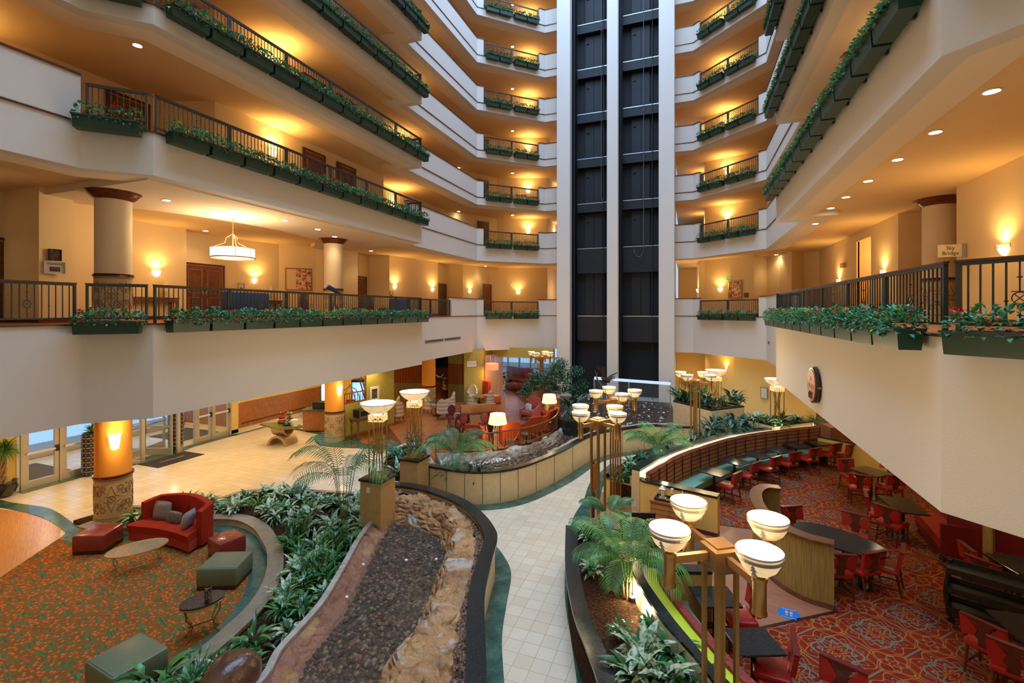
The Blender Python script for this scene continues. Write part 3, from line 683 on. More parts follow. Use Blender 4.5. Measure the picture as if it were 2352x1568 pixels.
a = Vector((-12.8, 31.5)); b = Vector((-9.5, 32.6)); p = a.lerp(b, .40); sconce(p.x, p.y-.01, 6.6, facing(.32, -.95), 'glowing sconce on the back wall left of the tower, second floor', 28)
point((-8.4, 33.5, 6.6), 40, WARM, .1)
for i, (y, lb) in enumerate(((12.95, 'beside the white sky bridge sign'), (19.5, 'beyond the round column'), (24.6, 'farthest along the wall'))):
    sconce(6.24, y, 6.56, facing(-1, 0), 'glowing half-bowl sconce on the right second-floor wall, %s' % lb, 30)
sconce(1.75, 30.55, 6.55, facing(-.55, -.83), 'glowing sconce on the right back wall beside the floral picture, second floor', 28)
sconce(.55, 31.9, 6.55, facing(-1, 0), 'glowing sconce in the lobby opening right of the tower, second floor', 24)
point((7.4, 21.6, 7.4), 60, WARM, .1); point((.9, 34.5, 7.2), 50, WARM, .1)
# ---------------------------------------------------------------- downlights
DLP = None
def downlight(x, y, z, label, power=30., r=.085, angle=120, group='recessed ceiling downlights', color=(1., .74, .40)):
    global DLP
    if DLP is None:
        t = thing('downlight', label, 'ceiling light', (x, y, z), 0, group); DLP = t
        m = MB(); m.cyl(0, 0, -.014, -.006, r, n=20); m.build('lens', BULB, t)
        m = MB(); m.tube([((r+.012)*math.cos(q*PI/10), (r+.012)*math.sin(q*PI/10), -.006) for q in range(20)], .012, 5, closed=True); m.build('trim_ring', WHITE, t)
    else: t = dup(DLP, (x, y, z), 0, label, group)
    spot((x, y, z-.03), power, color, angle, .7, .05); return t
for i, y in enumerate((3.6, 5.3, 6.95, 8.6, 10.22, 11.8, 13.5, 15.19, 16.65, 18.5)):
    downlight(4.0, y, 8.30 if y < 17 else 8.15, 'bright recessed downlight in the right second-floor ceiling, %s in the row from the front' % ORD[i], 80)
for i, (px, py) in enumerate(((382, 459), (538, 482), (655, 506), (730, 526), (769, 543))):
    p = P(px, py, 8.12); downlight(p.x, p.y, 8.12, 'small recessed downlight along the curved ceiling edge of the left lounge, %s from the front' % ORD[i], 45)
for (px, py, lb) in ((852, 576, 'in front of the walnut door past the left lounge column'), (472, 530, 'in front of the double oak doors'), (1115, 611, 'by the back corner door left of the tower'), (1783, 585, 'at the right back corner of the second floor')):
    p = P(px, py, 8.29); downlight(p.x, p.y, 8.30, 'recessed downlight %s' % lb, 50)
downlight(-16.3, 5.2, 8.3, 'recessed downlight by the near oak door of the second floor', 40)
for k in range(3, 9):
    zc = BOT[k+1]+.10
    downlight(-13.7+.0, 26.9, zc-.0, 'recessed downlight by the corner door on the left %s floor' % LN[k], 22)
    downlight(-10.9+.0, 29.2, zc, 'recessed downlight in the left back corner ceiling of the %s floor' % LN[k], 22)
    downlight(5.2, 26.4, zc, 'recessed downlight in the right back corner of the %s floor' % LN[k], 22)
    if k < 6: downlight(-12.3, 7.4, zc, 'recessed downlight above the near left corner of the %s floor' % LN[k], 20)
for i, (x, y, pw) in enumerate([(x, y, 95) for y in (1.5, 4.4, 7.2, 9.6, 12.0, 14.4, 16.8, 19.2) for x in (-16.6, -14.6, -12.5)]+[(x, y, 60) for y in (20.8, 24.5, 28.5, 32.5) for x in (-15.6, -12.4)]+[(-9.2, 29.6, 60), (-9.2, 33, 60)]+[(5.0, y, 36) for y in (7., 10., 13., 16., 19.)]+[(8.0, y, 26) for y in (6., 10., 14., 18.)]+[(.1, 29.2, 60), (2.9, 26.2, 70), (5.3, 22.2, 70), (6.3, 20.6, 60)]):  # downlights added to brighten the ground floor, unseen behind the fascias
    downlight(x, y, 3.0, 'unseen added ground-floor downlight over the %s, %s %s' % ('lobby' if x < -12 and y < 20 else 'lounge' if x < -8 else 'restaurant side', ORD[int((y-1)/2.45) % 14]+' row from the front,', 'outer wall side' if x in (-16.6, -15.6, 8.0) else 'middle' if x in (-14.6,) else 'atrium side'), pw, group='unseen added ground-floor downlights', angle=140)
# ---------------------------------------------------------------- doors
OAK = mat('red_oak_door', (.20, .065, .022), .35, noise=.45, scale=9)
OAKF = mat('cream_door_frame', (.70, .55, .30), .6)
WALN = mat('walnut_flush_door', (.12, .055, .02), .3, noise=.4, scale=7)
def door(x, y, z, rz, w, h, label, leaves=1, oak=True, name='door_%d'):
    door.n += 1; t = thing('door_%d' % door.n, label, 'door', (x, y, z), rz); t['kind'] = 'structure'
    m = MB(); m.box(-w/2-.10, -w/2-.02, -.05, 0, 0, h+.02); m.box(w/2+.02, w/2+.10, -.05, 0, 0, h+.02); m.box(-w/2-.10, w/2+.10, -.05, 0, h+.02, h+.10)
    m.build('door_frame', MAHOG if oak else OAKF, t)
    m = MB(); m.box(-w/2-.02, w/2+.02, -.02, 0, h, h+.02); m.box(-w/2-.02, -w/2, -.02, 0, 0, h); m.box(w/2, w/2+.02, -.02, 0, 0, h); m.build('reveal', OAKF, t)
    lw = w/leaves
    for i in range(leaves):
        x0 = -w/2+lw*i; m = MB(); m.box(x0+.005, x0+lw-.005, -.03, 0, 0, h); lf = m.build('leaf', OAK if oak else WALN, t)
        if oak:
            m = MB()
            for z0, z1 in ((.15, .85), (1.0, h-.15)):
                for a, b, c, d in ((x0+.1, x0+lw-.1, z0, z0+.03), (x0+.1, x0+lw-.1, z1-.03, z1), (x0+.1, x0+.13, z0, z1), (x0+lw-.13, x0+lw-.1, z0, z1)): m.box(a, b, -.045, -.03, c, d)
            m.build('moulding', CHERRY, lf)
        hx = x0+lw-.07 if i == 0 and leaves > 1 else (x0+.07)
        m = MB(); m.box(hx-.02, hx+.02, -.04, -.03, .95, 1.1); m.bar((hx, -.06, 1.02), (hx+.10*(1 if hx < 0 else -1), -.06, 1.02), .018); m.build('door_handle', BRB, lf)
    return t
door.n = 0
door(-16.68, 6.0, Z2, facing(1, 0)+0, 1.7, 2.1, 'pair of carved oak doors at the left edge of the second floor', 2)
door(-18.28, 13.45, Z2, facing(1, 0), 1.55, 2.1, 'double oak doors in the left second-floor lounge', 2)
door(-16.88, 21.3, Z2, facing(1, 0), .9, 2.1, 'oak door past the round column of the second floor')
door(-15.18, 27.4, Z2, facing(1, 0), 1.2, 2.1, 'walnut elevator-like door on the left second-floor corridor', 1, False)
door(-13.4, 30.7, Z2, facing(1, -.1), 1.0, 2.1, 'walnut framed door in the left back corner, second floor', 1, True)
door(5.05, 29.1, Z2, facing(-1, -.2), .8, 2.1, 'oak door at the right back corner, second floor', 1, True)
for k in range(3, 9):
    a = Vector((-14.3, 26.4)); b = Vector((-12.3, 29.9)); p = a.lerp(b, .70); d = (b-a).normalized(); n_ = Vector((d.y, -d.x))
    door(p.x+n_.x*.01, p.y+n_.y*.01, LV[k], facing(n_.x, n_.y), .95, 2.1, 'walnut room door in the left back corner of the %s floor' % LN[k], 1, False)
    q = (2*XC-p.x, p.y); door(q[0]-n_.x*.01, q[1]+n_.y*.01, LV[k], facing(-n_.x, n_.y), .95, 2.1, 'walnut room door in the right back corner of the %s floor' % LN[k], 1, False)
    if k < 5:
        for i, y in enumerate((7.0, 8.7, 14.2, 16.0)): door(-13.38 if y > 10 else -14.88, y, LV[k], facing(1, 0), .95, 2.1, 'oak room door on the left corridor of the %s floor, %s from the front' % (LN[k], ORD[i]), 1, True)
# ---------------------------------------------------------------- round columns
COLR = .375
MOSA = mat('cream_mosaic', (.66, .50, .30), .7, noise=.35, scale=70, col2=(.46, .34, .19), bump=(90, .4))
INL = mat('inlay_brown', (.14, .07, .03), .7)
def inlay(m, r, zc, ac, h):                            # star and scrolls drawn round the drum
    def c(u, v): a = ac+u/r; return (r*math.cos(a)*1.004, r*math.sin(a)*1.004, zc+v)
    def poly(pts, w=.008, cl=False): m.tube([c(*p) for p in pts], w, 4, closed=cl)
    poly([(.075*math.cos(a*PI/9), .075*math.sin(a*PI/9)) for a in range(18)], .008, True)
    poly([(-.05, -.05), (0, 0), (.05, .05)], .005); poly([(-.05, .05), (0, 0), (.05, -.05)], .005)
    st = []
    for q in range(4):
        a = q*PI/2; st.append((math.cos(a)*.27*(1.15 if q % 2 else 1), math.sin(a)*.27*(1.15 if q % 2 else 1)))
        for t in (.28, .5, .72):
            b = a+PI/2*t; rr = .115+.06*abs(t-.5)*2; st.append((math.cos(b)*rr, math.sin(b)*rr))
    poly(st, .007, True)
    for sx in (-1, 1):
        for sy in (-1, 1):
            for ox, oy in ((.17, .26), (.25, .14)):
                for r0 in (.065, .038): poly([(sx*ox+r0*math.cos(a*PI/7), sy*oy+r0*math.sin(a*PI/7)) for a in range(14)], .0045, True)
            poly([(sx*.10, sy*.14), (sx*.14, sy*.17), (sx*.2, sy*.2)], .005); poly([(sx*.27, sy*.30), (sx*.30, sy*.34)], .008)
def column(x, y, z0, z1, label, ground=True, ang=-.9):
    t = thing('column', label, 'column', (x, y, z0), 0, 'round columns with mosaic drums')
    hb = 1.20
    m = MB(); m.cyl(0, 0, 0, hb-.07, COLR, n=48); m.cyl(0, 0, 0, .17, COLR+.012, n=48); dr = m.build('drum', MOSA, t, True)
    m = MB()
    for q in range(4): inlay(m, COLR, .66, ang+q*PI/2, 1)
    for zz in (.19, hb-.10): m.tube([(COLR*1.004*math.cos(a*PI/20), COLR*1.004*math.sin(a*PI/20), zz) for a in range(40)], .007, 4, closed=True)
    m.build('inlay', INL, dr)
    m = MB(); m.lathe([(COLR, hb-.07), (COLR+.03, hb-.06), (COLR+.035, hb-.03), (COLR+.015, hb-.02), (COLR+.03, hb), (COLR, hb+.01)], n=48); m.build('band', MAHOG, t, True)
    m = MB(); m.cyl(0, 0, hb, z1-z0, COLR-.01, n=48, caps=False); m.build('shaft', ORANGE if ground else SOFF, t, True)
    if not ground:
        H = z1-z0; m = MB(); m.lathe([(COLR-.01, H-.20), (COLR+.02, H-.19), (COLR+.05, H-.155), (COLR+.06, H-.145), (COLR+.10, H-.11), (COLR+.11, H-.10), (COLR+.15, H-.05), (COLR+.16, H-.04), (COLR+.20, H-.005), (COLR+.20, H)], n=48); m.build('capital', MAHOG, t, True)
    return t
column(-13.35, 7.49, 0, 3.0, 'orange column with mosaic drum and wall lamp beside the red sofa', True, -.62)
column(-13.35, 15.28, 0, 3.0, 'orange column with mosaic drum beside the microwaves', True, -1.1)
column(-13.1, 22.2, 0, 3.0, 'orange column in the lounge among the cream chairs', True)
column(-13.35, 7.49, Z2, 8.12, 'tan column with carved mahogany capital behind the second-floor planters, nearer one', False, -.62)
column(-13.6, 15.5, Z2, 8.12, 'tan column with mahogany capital beside the floral painting', False)
column(6.5, 16.4, Z2, 8.30, 'tan column with mahogany capital beside the sky bridge sign', False, PI+.3)
# tapered wall lamps on the ground-floor columns
def cup_lamp(x, y, z, rz, label, power=5):
    t = thing('column_lamp', label, 'wall lamp', (x, y, z), rz, 'tapered wall lamps on the orange columns')
    m = MB(); n = 10; m.loft([[(r*math.cos(PI*k/n), -r*math.sin(PI*k/n)*.7, zz) for k in range(n+1)] for r, zz in ((.075, -.19), (.10, 0), (.125, .17))], False, False); m.build('shade', GLOWW, t, True)
    m = MB(); m.tube([(.128*math.cos(PI*k/n), -.09*math.sin(PI*k/n), .155) for k in range(n+1)], .005, 4); m.tube([(.13*math.cos(PI*k/n), -.095*math.sin(PI*k/n), .13) for k in range(n+1)], .004, 4)
    for a in (.9, 2.2):
        for q in range(4): m.bar((.08*math.cos(a)-.012, -.065*math.sin(a), -.17+.028*q), (.085*math.cos(a)+.012, -.07*math.sin(a), -.165+.028*q), .006)
    m.build('leaf_ornament', BRASS, t)
    point((x+math.sin(rz)*.22, y-math.cos(rz)*.22, z+.22), power, (1, .66, .28), .05); point((x+math.sin(rz)*.16, y-math.cos(rz)*.16, z-.26), power*.4, (1, .66, .28), .05)
cup_lamp(-13.35+.375*math.cos(-.45), 7.49+.375*math.sin(-.45), 2.06, facing(math.cos(-.45), math.sin(-.45)), 'tapered glowing lamp on the orange column beside the red sofa')
cup_lamp(-13.35+.375*math.cos(-.30), 15.28+.375*math.sin(-.30), 2.05, facing(math.cos(-.3), math.sin(-.3)), 'tapered glowing lamp on the orange column beside the microwaves')
# ---------------------------------------------------------------- pictures, signs, second-floor furniture
def text(name, body, size, loc, rot, m_, parent=None, ext=.002, align='CENTER', bold=False):
    c = bpy.data.curves.new(name, 'FONT'); c.body = body; c.size = size; c.extrude = ext; c.align_x = align; c.align_y = 'CENTER'; c.materials.append(m_); c.resolution_u = 2
    o = bpy.data.objects.new(name, c); C.objects.link(o); o.location = loc; o.rotation_euler = rot
    bpy.context.view_layer.update(); me = bpy.data.meshes.new_from_object(o.evaluated_get(bpy.context.evaluated_depsgraph_get())); bpy.data.objects.remove(o)
    o = bpy.data.objects.new(name, me); C.objects.link(o); o.location = loc; o.rotation_euler = rot
    if parent: o.parent = parent
    return o
def floral(seed):
    n = NT('floral_canvas_%d' % seed, .6); v = n.map(loc=(seed*3.1, 0, seed*1.7))
    c = n.vor(11, 'F1', 'Color', v); d = n.vor(11, 'F1', 'Distance', v); r = n.sep(c)[0]
    col = n.ramp(r, [(.0, (.55, .06, .10)), (.2, (.72, .22, .20)), (.36, (.70, .55, .32)), (.5, (.25, .33, .08)), (.62, (.75, .62, .38)), (.75, (.08, .03, .02)), (.84, (.62, .14, .16)), (.95, (.62, .58, .20))], 'CONSTANT')
    mk = n.ramp(d, [(.72, (0, 0, 0)), (.78, (1, 1, 1))]); col = n.mix(mk, col, (.74, .60, .34)); n.L.new(col, n.b.inputs['Base Color']); return n.m
def picture(x, y, z, rz, w, h, m_art, label, frame=None, fw=.05, mount=False, cat='picture'):
    t = thing('framed_picture', label, cat, (x, y, z), rz); fr = frame or CHERRY
    m = MB()
    for a, b, c, d in ((-w/2-fw, w/2+fw, -h/2-fw, -h/2), (-w/2-fw, w/2+fw, h/2, h/2+fw), (-w/2-fw, -w/2, -h/2, h/2), (w/2, w/2+fw, -h/2, h/2)): m.box(a, b, -.045, 0, c, d)
    m.build('frame', fr, t)
    m = MB(); m.box(-w/2, w/2, -.02, 0, -h/2, h/2); m.build('canvas', m_art, t)
    return t
picture(-17.33, 17.42, 6.70, facing(.70, -.71), 1.05, .95, floral(1), 'large pink and green floral painting in a wooden frame beside the tan column', CHERRY, .06)
picture(.98+1.55-.02, 30.02, 6.45, facing(-.58, -.81), .72, .92, floral(3), 'pink floral picture in a gilt frame on the right back wall of the second floor', BRB, .06)
PHOTO = mat('sepia_print', (.16, .12, .09), .5, noise=.8, scale=14); PAPER = mat('paper', (.66, .62, .55), .7)
picture(-14.98-.1, 7.15, 6.62, facing(.99, -.14), .22, .26, PHOTO, 'small dark building photograph above the avenue notice', BLACK, .015)
t = picture(-14.98-.1, 7.15, 6.30, facing(.99, -.14), .38, .28, PAPER, 'white framed notice headed Grand Avenue on the narrow wall beside the oak doors', WHITE, .02, cat='sign')
text('heading', 'Grand Avenue', .052, (0, -.023, .09), (PI/2, 0, 0), BLACK, t, .001)
m = MB(); m.box(-.10, .10, -.024, -.02, -.10, .02); m.build('print', PHOTO, t)
t = picture(-18.12, 14.98, 6.22, facing(1, .15), .30, .36, PAPER, 'small white framed notice beside the double oak doors', BRB, .015, cat='sign'); text('heading', 'Dublin', .05, (0, -.023, .10), (PI/2, 0, 0), BLACK, t, .001); m = MB(); m.box(-.06, .06, -.024, -.02, -.10, .0); m.build('print', PHOTO, t)
t = picture(-15.58, 22.32, 6.12, facing(1, -.15), .22, .34, PAPER, 'small white framed notice beside the third lounge sconce', BRB, .015, cat='sign'); m = MB(); m.box(-.05, .05, -.024, -.02, -.10, .0); m.build('print', PHOTO, t)
t = thing('sky_bridge_sign', 'white projecting sign reading Sky Bridge on the right second-floor wall corner', 'sign', (6.2, 14.45, 6.66), 0)
m = MB(); m.box(-.50, -.02, -.008, .008, -.15, .15); m.build('panel', mat('sign_cream', (.80, .72, .55), .6), t); m = MB(); m.box(-.04, .04, -.03, .03, -.17, .17); m.build('mount', mat('grey_plastic', (.35, .36, .40), .5), t)
text('lettering', 'Sky\nBridge', .125, (-.26, -.012, 0), (PI/2, 0, 0), BLACK, t, .001)
m = MB(); m.cbox(0, 0, 0, .26, .02, .26); o = m.build('vent_grille', mat('grille_tan', (.14, .09, .04), .6), loc=(3.05, 29.62, 6.1), rot=facing(-.58, -.81)); tag(o, 'small dark square grille right of the back wall sconce', 'vent')
t = thing('exit_sign', 'small green exit sign above the right back wall sconce', 'exit sign', (2.2, 30.2, 7.12), facing(-.58, -.81))
m = MB(); m.box(-.15, .15, -.03, 0, -.1, .1); m.build('panel', mat('exit_panel', (.30, .42, .22), .5, emit=((.25, .7, .3), .15)), t); text('lettering', 'EXIT', .13, (0, -.035, 0), (PI/2, 0, 0), mat('exit_green', (.05, .5, .2), .5, emit=((.1, .8, .3), .8)), t, .001)
# emergency lamp on back left wall
t = thing('emergency_light', 'small white emergency lamp on the back wall left of the tower', 'emergency light', (-12.0, 31.62, 7.15), facing(.32, -.95)); m = MB(); m.box(-.12, .12, -.05, 0, -.05, .05); m.build('housing', WHITE, t); m = MB(); m.cyl(.05, -.08, -.12, -.03, .05, n=10); m.build('lamp_head', WHITE, t)
t = thing('speaker_box', 'white wall box above the far sconce on the right second-floor wall', 'wall box', (6.24, 23.9, 7.15), facing(-1, 0)); m = MB(); m.rbox(0, -.06, 0, .42, .12, .22, .02); m.build('housing', mat('cream_plastic', (.66, .56, .38), .5), t)
# chandelier
t = thing('drum_chandelier', 'round drum chandelier with white glass panels hanging in the second-floor lounge', 'chandelier', (-15.2, 12.2, 8.31))
p = D(535, 14.6); t.location = (p.x, p.y, 8.31); m = MB(); R_ = .60; z0, z1 = -1.46, -1.18
m.loft([[(R_*math.cos(q*PI/24), R_*math.sin(q*PI/24), z) for q in range(48)] for z in (z0, z1)], True, False); m.build('drum_shade', mat('chandelier_glass', (.9, .9, .9), .5, emit=((1., .95, .86), 3.2)), t, True)
m = MB(); m.cyl(0, 0, z0+.01, z0+.02, R_*.98, n=40); m.cyl(0, 0, z0-.05, z0-.0, .3, n=32); m.build('diffuser', mat('chandelier_diffuser', (.9, .85, .7), .5, emit=((1., .82, .5), 1.6)), t, True)
m = MB()
for z in (z0, z1, z0-.02): m.tube([((R_+.006)*math.cos(q*PI/24), (R_+.006)*math.sin(q*PI/24), z) for q in range(48)], .012, 5, closed=True)
for q in range(8): a = q*PI/4+.2; m.bar(((R_+.006)*math.cos(a), (R_+.006)*math.sin(a), z0), ((R_+.006)*math.cos(a), (R_+.006)*math.sin(a), z1), .016)
m.build('frame', BRB, t)
m = MB(); m.cyl(0, 0, -.05, 0, .12, n=20); m.cyl(0, 0, z1-.05, 0, .014, n=8)
for q in range(3):
    a = q*2*PI/3; m.tube([(.0, 0, -.72), (.18*math.cos(a), .18*math.sin(a), -.86), (.22*math.cos(a), .22*math.sin(a), -1.02), (.36*math.cos(a), .36*math.sin(a), -1.08), (.58*math.cos(a), .58*math.sin(a), -1.17)], .007, 5)
m.build('stem', BRB, t)
point((p.x, p.y, 8.31-1.0), 190, (1, .74, .40), .25); point((p.x, p.y, 8.31-1.65), 60, (1, .74, .40), .25)
# lounge consoles with urns, benches, chairs, telescope
CONS = mat('carved_console_wood', (.20, .10, .03), .45, noise=.5, scale=14)
URN = mat('cream_ceramic', (.72, .62, .42), .4)
def console(x, y, z, rz, w, label, group):
    t = thing('console_table', label, 'table', (x, y, z), rz, group); m = MB(); m.box(-w/2, w/2, -.4, 0, .74, .78); m.build('top', CONS, t)
    m = MB(); m.box(-w/2+.04, w/2-.04, -.37, -.03, .62, .74); m.build('apron', CONS, t)
    for sx in (-1, 1):
        for yy in (-.35, -.05): m = MB(); m.lathe([(.03, 0), (.045, .05), (.02, .12), (.05, .35), (.03, .5), (.05, .62)], sx*(w/2-.08), yy, 10); m.build('leg', CONS, t, True)
    return t
console(-17.75, 11.0, Z2, facing(1, 0), 1.7, 'carved wooden console under the nearest lounge sconce, second floor', 'carved consoles of the second-floor lounge')
console(-17.85, 16.0, Z2, facing(1, .15), 1.3, 'carved wooden console under the second lounge sconce, second floor', 'carved consoles of the second-floor lounge')
def urn(x, y, z, label):
    m = MB(); m.lathe([(.07, 0), (.08, .02), (.03, .06), (.06, .12), (.11, .2), (.10, .34), (.12, .36), (.07, .42), (.09, .45), (.03, .5), (.05, .53), (.02, .57), (.03, .6), (.005, .66)], n=18); tag(m.build('lidded_urn', URN, None, True, (x, y, z)), label, 'urn', 'lidded cream urns')
urn(-17.5, 11.45, Z2+.78, 'tall lidded cream urn on the console under the nearest lounge sconce')
urn(-17.62, 16.1, Z2+.78, 'tall lidded cream urn on the console under the second lounge sconce')
BLUEF = mat('slate_blue_fabric', (.055, .075, .12), .9, noise=.2); BRNL = mat('dark_brown_leather', (.06, .018, .012), .4)
def sofa_back(x, y, rz, w, m_, label, name='settee', cat='settee', h=.85):
    t = thing(name, label, cat, (x, y, Z2), rz); m = MB(); m.rbox(0, .30, .5*h+.1, w, .16, h-.2, .04); m.build('backrest', m_, t, True); m = MB(); m.rbox(0, -.05, .33, w, .6, .2, .04); m.build('seat', m_, t, True)
    for sx in (-1, 1):
        for sy in (-.25, .28): m = MB(); m.cbox(sx*(w/2-.06), sy, .12, .05, .05, .24); m.build('leg', DWOOD, t)
    return t
sofa_back(-12.4, 10.2, PI/2+PI, 1.5, BLUEF, 'slate blue settee seen from behind through the second-floor railing')
sofa_back(-12.5, 18.2, PI/2+PI, 1.5, BLUEF, 'slate blue settee near the far end of the left second-floor bay')
sofa_back(-12.7, 12.6, -PI/2+.4, .55, BRNL, 'dark brown leather chair beside the nearer blue settee, second floor', 'side_chair', 'chair', .95)
sofa_back(-12.9, 16.5, -PI/2+.3, .6, BRNL, 'dark brown leather chair before the far blue settee, second floor', 'side_chair', 'chair', .95)
t = thing('telescope', 'blue telescope on a thin stand behind the second-floor railing planters', 'telescope', (-11.25, 12.9, Z2))
BLUEM = mat('blue_metal', (.02, .05, .16), .3, .4); m = MB(); m.tube([(0, -.42, 1.12), (0, .0, .98), (0, .30, .86)], [.06, .055, .05], 12); m.tube([(0, -.30, 1.16), (0, .1, 1.02)], .02, 8); m.build('tube', BLUEM, t, True)
m = MB(); m.tube([(0, 0, .95), (0, 0, .6)], .02, 8)
for q in range(3): a = q*2*PI/3; m.tube([(0, 0, .62), (.22*math.cos(a), .22*math.sin(a), 0)], .012, 6)
m.build('stand', BLACK, t)
# vents in the facades
def vent(x, y, z, rz, w, h, label):
    t = thing('air_vent', label, 'vent', (x, y, z), rz); m = MB(); m.box(-w/2, w/2, -.012, 0, -h/2, h/2); m.build('backing', BLACK, t)
    m = MB(); f = .015
    for a, b, c, d in ((-w/2, w/2, -h/2, -h/2+f), (-w/2, w/2, h/2-f, h/2), (-w/2, -w/2+f, -h/2, h/2), (w/2-f, w/2, -h/2, h/2)): m.box(a, b, -.02, -.006, c, d)
    for q in range(1, 5): m.box(-w/2, w/2, -.018, -.01, -h/2+h*q/5-.003, -h/2+h*q/5+.003)
    m.build('grille', mat('vent_grey', (.30, .27, .23), .5), t)
vent(-11.6, 20.2, 3.75, facing(1, 0), 1.75, .13, 'long slot vent in the left side fascia, nearer half'); vent(-11.6, 22.1, 3.75, facing(1, 0), 1.75, .13, 'long slot vent in the left side fascia, farther half')
vent(-11.75, 4.45, 3.85, facing(1, 0), .5, .13, 'small vent at the left edge of the near fascia'); vent(3.44, 24.4, 3.75, facing(-1, 0), .35, .13, 'small vent in the right side fascia beside the tower')
# round restaurant plaque
t = thing('oval_plaque', 'round copper-red plaque with dark rim on the right fascia', 'sign', (2.72, 12.47, 3.51), facing(-1, 0)); q_ = MB()
def ydisc(r, y0, y1, n=40): return [[(r*math.cos(2*PI*k/n), y, r*math.sin(2*PI*k/n)) for k in range(n)] for y in (y1, y0)]
q_.loft(ydisc(.40, -.10, -.02)); q_.build('rim', mat('plaque_rim', (.06, .035, .03), .3, .3), t, True); q_ = MB(); q_.loft(ydisc(.36, -.112, -.09)); fc = q_.build('face', mat('plaque_copper', (.50, .16, .09), .45, noise=.25, scale=5), t, True)
text('lettering', '10\nNORTH', .16, (0, -.118, .06), (PI/2, 0, 0), mat('plaque_letter', (.62, .30, .18), .5), t, .002)
q_ = MB()
for i in range(7): q_.tube([(-.22+.06*i, -.115, -.30), (-.18+.05*i, -.118, -.20+.03*(i % 3)), (-.10+.05*i, -.115, -.14)], .006, 4)
q_.build('grass_motif', mat('plaque_dark', (.05, .02, .02), .5), t)
q_ = MB(); q_.box(-.44, -.40, -.07, 0, -.02, .02); q_.box(.40, .44, -.07, 0, -.02, .02); q_.box(-.02, .02, -.07, 0, .38, .43); q_.build('standoff', BRASS, t)
# ================================================================ LOW WALLS, STREAMS, BOOTHS
lp = lambda pts, z: [tuple(P(x, y, z)[:2]) for x, y in pts]
# ---- near stream: pebble bed, water, rock ledge
ROCK = None
def rock_mat(name, c1, c2, c3, cw):
    n = NT(name, .55); a = n.noise(1.6, 6, rough=.65); b = n.noise(5, 5)
    col = n.ramp(a, [(.30, c3), (.45, c2), (.62, c1)]); w = n.ramp(n.noise(2.1, 5, n.map(loc=(7, 3, 1), scale=(1, 1, 2))), [(.56, (0, 0, 0)), (.66, (.8, .8, .8))])
    col = n.mix(w, col, cw); n.L.new(col, n.b.inputs['Base Color']); n.bump(n.math('ADD', b, n.math('MULTIPLY', n.vor(3.2, 'DISTANCE_TO_EDGE', 'Distance', n.map(scale=(1, 1, 2.5))), 1.2)), 1., .12); return n.m
ROCK = rock_mat('tan_waterfall_rock', (.52, .30, .12), (.38, .19, .07), (.16, .085, .04), (.50, .47, .44))
ROCKG = rock_mat('grey_brown_rock', (.36, .30, .22), (.24, .16, .08), (.12, .08, .045), (.55, .53, .50))
def rocky(name, inner, outer, zi, zm, zo, m_, seed, amp=.06, parent=None, nj=7):
    R = random.Random(seed); n = len(inner); loops = []
    from mathutils import noise as mn
    for i in range(n):
        a = Vector((*inner[i], zi)); b = Vector((*outer[i], zo)); loop = []
        for j in range(nj):
            t = j/(nj-1); p = a.lerp(b, t); hump = (zm-zi)*min(1, t*2.6)+zi if t < .4 else zm+(zo-zm)*max(0, (t-.6)/.4)
            v = mn.noise(Vector((p.x*2.3, p.y*2.3, seed)))*amp*1.3+abs(mn.noise(Vector((p.x*5, p.y*5, seed+4))))*amp*1.4-abs(mn.noise(Vector((p.x*9, p.y*9, seed+2))))*amp*.3
            edge = 0 if j in (0, nj-1) else 1; p.z = hump+v*edge; 
            q = mn.noise(Vector((p.x*3, p.y*3, seed+9)))*amp*1.2; p.x += q; p.y += q*.6; loop.append(p)
        loop.append(Vector((*outer[i], 0))); loop.append(Vector((*inner[i], 0))); loops.append(loop)
    q = MB(); q.loft(loops, True, True); return q.build(name, m_, parent, True, sharp=75)
def resample(line, n):
    L = [0.]; 
    for a, b in zip(line[:-1], line[1:]): L.append(L[-1]+math.dist(a[:2], b[:2]))
    out = []
    for k in range(n):
        t = L[-1]*k/(n-1); i = max(j for j in range(len(L)) if L[j] <= t+1e-9); i = min(i, len(line)-2); f = (t-L[i])/max(1e-9, L[i+1]-L[i]); out.append((line[i][0]+(line[i+1][0]-line[i][0])*f, line[i][1]+(line[i+1][1]-line[i][1])*f))
    return out
WR = smooth_line(lp([(893, 1190), (935, 1202), (985, 1218), (1018, 1250), (1016, 1290), (995, 1330), (982, 1370), (960, 1430), (915, 1480), (880, 1530), (855, 1568)], .28)+[(-3.75, 4.0), (-3.6, 2.4)], 5)
RR = smooth_line(lp([(893, 1120), (950, 1135), (1010, 1150), (1065, 1180), (1093, 1215), (1095, 1265), (1086, 1320), (1070, 1380), (1055, 1440), (1047, 1500), (1043, 1568)], .62)+[(-2.65, 4.0), (-2.4, 2.4)], 5)
rk = rocky('rock_ledge', resample(WR, 150), resample(RR, 150), .20, .62, .60, ROCK, 3, .10, nj=16); tag(rk, 'tan and white sculpted rock ledge along the pebbled stream', 'rock')
m = MB(); m.prism(resample(RR, 40)+list(reversed(resample(offset(SW, -.26), 40))), .0, .60); tag(m.build('pebble_channel', mat('dark_brown_pebbles', (.12, .055, .04), .5, noise=.8, scale=45, bump=(60, 1.))), 'dark pebble channel between the rock ledge and the granite coping', 'pebbles', kind='stuff')
m = MB(); m.prism(resample(PL, 40)+list(reversed(resample(WR, 40))), .0, .17); struct(m.build('floor_stream_bed', mat('stream_silt', (.07, .045, .025), .7, noise=.6, scale=8)))
REDR = rock_mat('reddish_bank', (.30, .13, .07), (.24, .10, .05), (.17, .08, .04), (.40, .24, .10))
